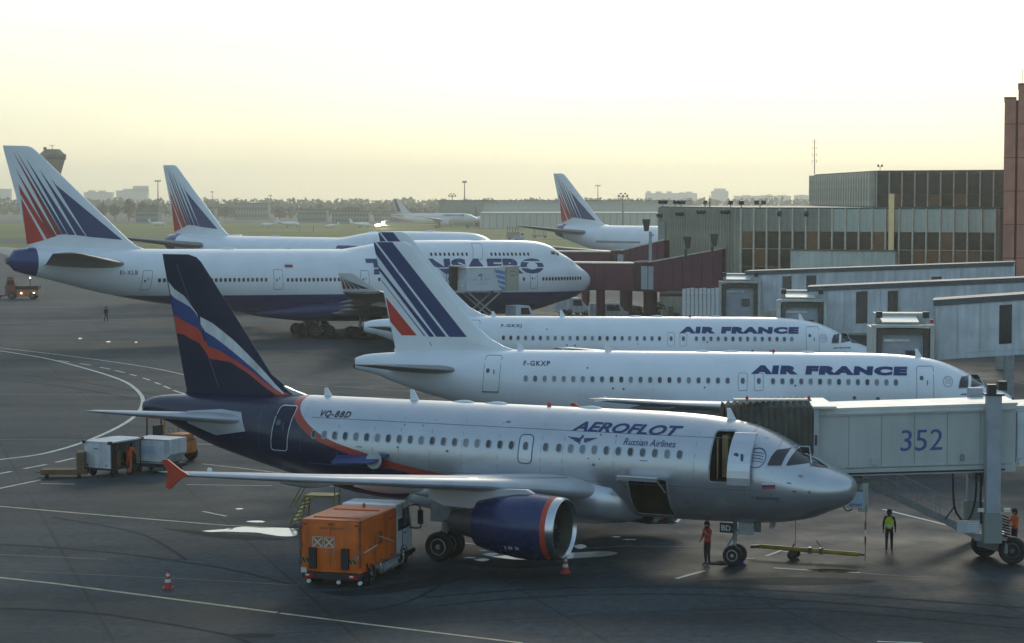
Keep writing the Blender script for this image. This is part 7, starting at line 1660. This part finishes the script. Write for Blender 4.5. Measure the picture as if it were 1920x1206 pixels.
# control tower
q = D(98, 300, 900); tw2 = thing('control_tower', 'dark control tower head rising behind the first striped fin', 'tower', (q.x, 900, 0))
zz = lambda v: D(0, v, 900).z
MB().lathe([(0, 3.4), (zz(330), 3.2), (zz(326), 3.6)], (0, 0, 0), 'z', 8).build('shaft', 'tower_grey', tw2)
MB().lathe([(zz(326), 3.6), (zz(300), 5.3), (zz(292), 5.7), (zz(292), .1)], (0, 0, 0), 'z', 8).build('cabin', 'tower_grey', tw2); MB().lathe([(zz(292) + .02, 5.9), (zz(290), 6.0), (zz(288), 5.0), (zz(282), 3.6), (zz(280), 3.2), (zz(280), .1)], (0, 0, 0), 'z', 8).build('roof', 'tower_grey', tw2)
MB().lathe([(zz(299.4), 5.42), (zz(295), 5.72), (zz(294), 5.75)], (0, 0, 0), 'z', 8).build('window_band', 'far_dark', tw2); MB().box(-3.6, -2.4, -.5, .5, zz(281), zz(276)).build('roof_hut', 'tower_grey', tw2)
mb = MB(); mb.tube([(0, 0, zz(280)), (0, 0, zz(272))], .15, 5); mb.bar((-1.1, 0, zz(273)), (1.1, 0, zz(273)), .15); mb.build('aerial', 'far_dark', tw2)
for sx in (-5.6, 5.6): MB().bar((sx, 0, zz(300)), (sx, 0, zz(291)), .3).build('bracket', 'tower_grey', tw2)
# floodlight masts
def mast(u, v_top, d, wide, label):
    q = D(u, v_top, d); t = thing('floodlight_mast', label, 'floodlight mast', (q.x, d, 0), group='tall floodlight masts across the field')
    MB().tube([(0, 0, 0), (0, 0, q.z)], [.5, .22], 8).build('pole', 'tower_grey', t, 60)
    MB().box(-wide, wide, -.3, .3, q.z, q.z + .35).build('head_frame', 'tower_grey', t)
    n_ = 5 if wide > 2 else 3
    for i in range(n_): MB().box(-.38, .38, -.5, .2, 0, .7).build('lamp', 'tower_grey', t).location = (-wide + .4 + (2 * wide - .8) * i / (n_ - 1), -.4, q.z + .36 + (.8 if wide > 2 and i % 2 else 0))
    return t
mast(871, 343, 1150, 1.2, 'tall thin floodlight mast, higher of the two over the hangar end'); mast(848, 369, 1150, 2.1, 'lower floodlight mast with a wide head over the hangar end'); mast(1121, 349.5, 1500, 1.7, 'thin floodlight mast on the skyline right of the third striped fin')
mast(1168, 370, 900, 2.2, 'wide headed floodlight mast between the third striped fin and the terminal'); mast(296, 341, 1250, 1.7, 'floodlight mast touching the left edge of the second striped fin'); mast(1443, 369, 1700, 2.5, 'faint floodlight mast on the skyline above the terminal roof'); mast(507, 368, 1900, 1.5, 'faint thin mast above the tree line left of centre'); mast(398, 361, 1900, 1.2, 'faint thin mast above the tree line right of the second striped fin')
# trees: a far wood that reads as one mass, nearer trees one by one
def clump(mb, c, rx, rz, n, leaf):
    for _ in range(n):
        a = random.uniform(0, 2 * math.pi); h = random.uniform(-1, 1); r = math.sqrt(max(0, 1 - h * h)) * random.uniform(.55, 1.0)
        p = Vector((c[0] + rx * r * math.cos(a), c[1] + rx * r * math.sin(a), c[2] + rz * h * random.uniform(.7, 1.05))); s_ = leaf * random.uniform(.5, 1.3)
        u = Vector((random.gauss(0, 1), random.gauss(0, 1), random.gauss(0, 1))).normalized(); w = u.cross(Vector((random.gauss(0, 1), random.gauss(0, 1), random.gauss(0, 1)))).normalized()
        mb.add([p - u * s_, p + w * s_ * .7, p + u * s_, p - w * s_ * .7], [(0, 1, 2, 3)])
fw = MB()
for d, u0, u1, zt, st_ in ((1950, -250, 2250, 11.9, 5.0), (1700, -250, 1300, 9.0, 8), (1450, 250, 1240, 7.2, 10)):
    x = D(u0, 0, d).x
    while x < D(u1, 0, d).x:
        h = zt * random.uniform(.86, 1.10); r = random.uniform(2.5, 5)
        clump(fw, (x, d + random.uniform(-15, 15), h * .52), r * 1.5, h * .5, 30, 2.0); x += st_ * random.uniform(.35, .8)
kind(fw.build('forest', 'leaf', None, fix=False), 'stuff')['label'] = 'long hazy belt of woodland along the far side of the airfield'
def tree(u, v_top, d, w, label):
    q = D(u, v_top, d); t = thing('tree', label, 'tree', (q.x, d, 0), group='separate trees at the far field edge')
    m_ = MB(); m_.tube([(0, 0, 0), (.1, 0, q.z * .4), (.3, .1, q.z * .8)], [.35, .25, .08], 6)
    for a_ in (0, 2.1, 4.2): m_.tube([(.1, 0, q.z * .4), (w * .45 * math.cos(a_), w * .45 * math.sin(a_), q.z * .65)], [.16, .05], 5)
    m_.build('trunk', 'trunk', t)
    c_ = MB()
    for k in range(6): clump(c_, (random.uniform(-.4, .4) * w, random.uniform(-.4, .4) * w, q.z * random.uniform(.42, .78)), w * random.uniform(.35, .55), q.z * random.uniform(.16, .24), 40, .8)
    clump(c_, (0, 0, q.z * .62), w * .7, q.z * .38, 60, .8)
    c_.build('crown', 'leaf_dark', t, fix=False)
for u, v, d, w, lb in ((165, 384, 1250, 5, 'dark bushy tree below the left skyline block'), (192, 379, 1260, 5, 'dark tree between the two left skyline blocks'), (215, 383, 1240, 5.5, 'broad dark tree left of the tallest tree near the second fin'), (241, 372, 1240, 5, 'tallest dark tree in the group left of the second striped fin'), (268, 378, 1250, 5, 'dark tree right of the tallest one, left of the second striped fin'), (288, 382, 1260, 4.5, 'dark tree nearest to the left edge of the second striped fin'),
    (652, 386, 1300, 6, 'round dark tree left of the taxiing airliner fin'), (670, 389, 1290, 4, 'small dark tree just left of the taxiing airliner fin'), (755, 384, 1300, 5, 'dark tree over the back of the taxiing airliner'), (772, 390, 1290, 5, 'smaller dark tree over the back of the taxiing airliner'), (420, 386, 1320, 6, 'tree on the field edge right of the second striped fin'), (350, 380, 1320, 6, 'tall tree on the field edge just right of the second striped fin'), (524, 389, 1320, 5, 'tree on the field edge above the small parked planes')):
    tree(u, v, d, w, lb)
# signs, vehicles and posts standing on the far grass
for u, v, lb in ((588, 436, 'thin dark post on the far grass right of the small planes'), (562, 436, 'thin dark post on the far grass under the largest small plane')):
    q = G(u, v); t = thing('field_post', lb, 'post', (q.x, q.y, 0), group='thin posts on the far grass'); MB().tube([(0, 0, 0), (0, 0, 2.6)], .12, 6).build('post', 'far_dark', t)
q = G(950, 450); t = thing('service_truck', 'dark service truck on the far taxiway left of the third jumbo tail', 'truck', (q.x, q.y, 0), R(4))
MB().box(0, 4.2, -1, 1, .6, 2.6).build('body', 'hangar_dark', t); MB().box(4.25, 5.8, -1, 1, .6, 2.3).build('cab', 'white_matte', t); MB().box(4.6, 5.5, -1.03, -1.001, 1.5, 2.15).build('side_window', 'glass_dark', t)
for x in (.9, 4.9):
    for y in (-.9, .9): wheel_mb(MB(), (x, y, .45), .45, .3, n=12).build('wheel', ['rubber', 'rim'], t, 40)
for i in range(5): MB().tube([(.3 + i * .85, 0, 2.6), (.3 + i * .85, 0, 4.4 - .3 * (i % 2))], .14, 5).build('stake', 'brick_dark', t)
q = G(998, 446); t = thing('light_cart', 'low cart with upright dark stakes on the far taxiway beside the third jumbo', 'cart', (q.x, q.y, 0), R(-8))
MB().box(0, 5.2, -.8, .8, .5, .9).build('deck', 'hangar_dark', t)
for i in range(6): MB().tube([(.3 + i * .9, 0, .9), (.3 + i * .9, 0, 3.4 + .4 * (i % 2))], .14, 5).build('stake', 'hangar_dark', t)
for x in (.8, 4.4):
    for y in (-.7, .7): wheel_mb(MB(), (x, y, .35), .35, .25, n=12).build('wheel', ['rubber', 'rim'], t, 40)
# clutter under the red bridges: bins, trolleys and shrubs
for i, (u, v, lb) in enumerate(((1172, 600, 'tall trolley stacked with pale boxes right of the boxy van'), (1240, 602, 'low trolley of dark boxes under the near red bridge'), (1262, 590, 'trolley of mixed boxes close to the white posts'))):
    q = G(u, v); t = thing('box_trolley', lb, 'trolley', (q.x, q.y, 0), R(12 * i), 'trolleys under the red bridges')
    MB().box(0, 2.6, -.7, .7, .3, .42).build('deck', 'chassis', t)
    for k in range(4): MB().box(.05 + .64 * k, .62 + .64 * k, -.6, .6, .43, .9 + .35 * ((k * 7 + i) % 3)).build('box', ('grey_panel', 'tan_panel', 'hangar_dark', 'wood_beam')[(k + i) % 4], t)
    for x in (.4, 2.2):
        for y in (-.6, .6): wheel_mb(MB(), (x, y, .16), .16, .12, n=10).build('wheel', ['rubber', 'rim'], t, 40)
for u, v, d, w, lb in ((1190, 574, 243, 1.5, 'yellowish shrub growing by the boxy van'), (1228, 566, 246, 2.0, 'dark shrub under the near red bridge'), (1068, 580, 247, 1.3, 'small dark shrub in front of the first van')):
    q = D(u, v, d); t = thing('shrub', lb, 'shrub', (q.x, d, 0), group='shrubs under the red bridges'); c_ = MB()
    for k in range(4): clump(c_, (random.uniform(-.5, .5) * w, random.uniform(-.4, .4) * w, q.z * random.uniform(.4, .7)), w * .5, q.z * .35, 60, .22)
    c_.build('foliage', 'leaf', t, fix=False); MB().tube([(0, 0, 0), (.1, 0, q.z * .6)], [.09, .04], 5).build('stem', 'trunk', t)
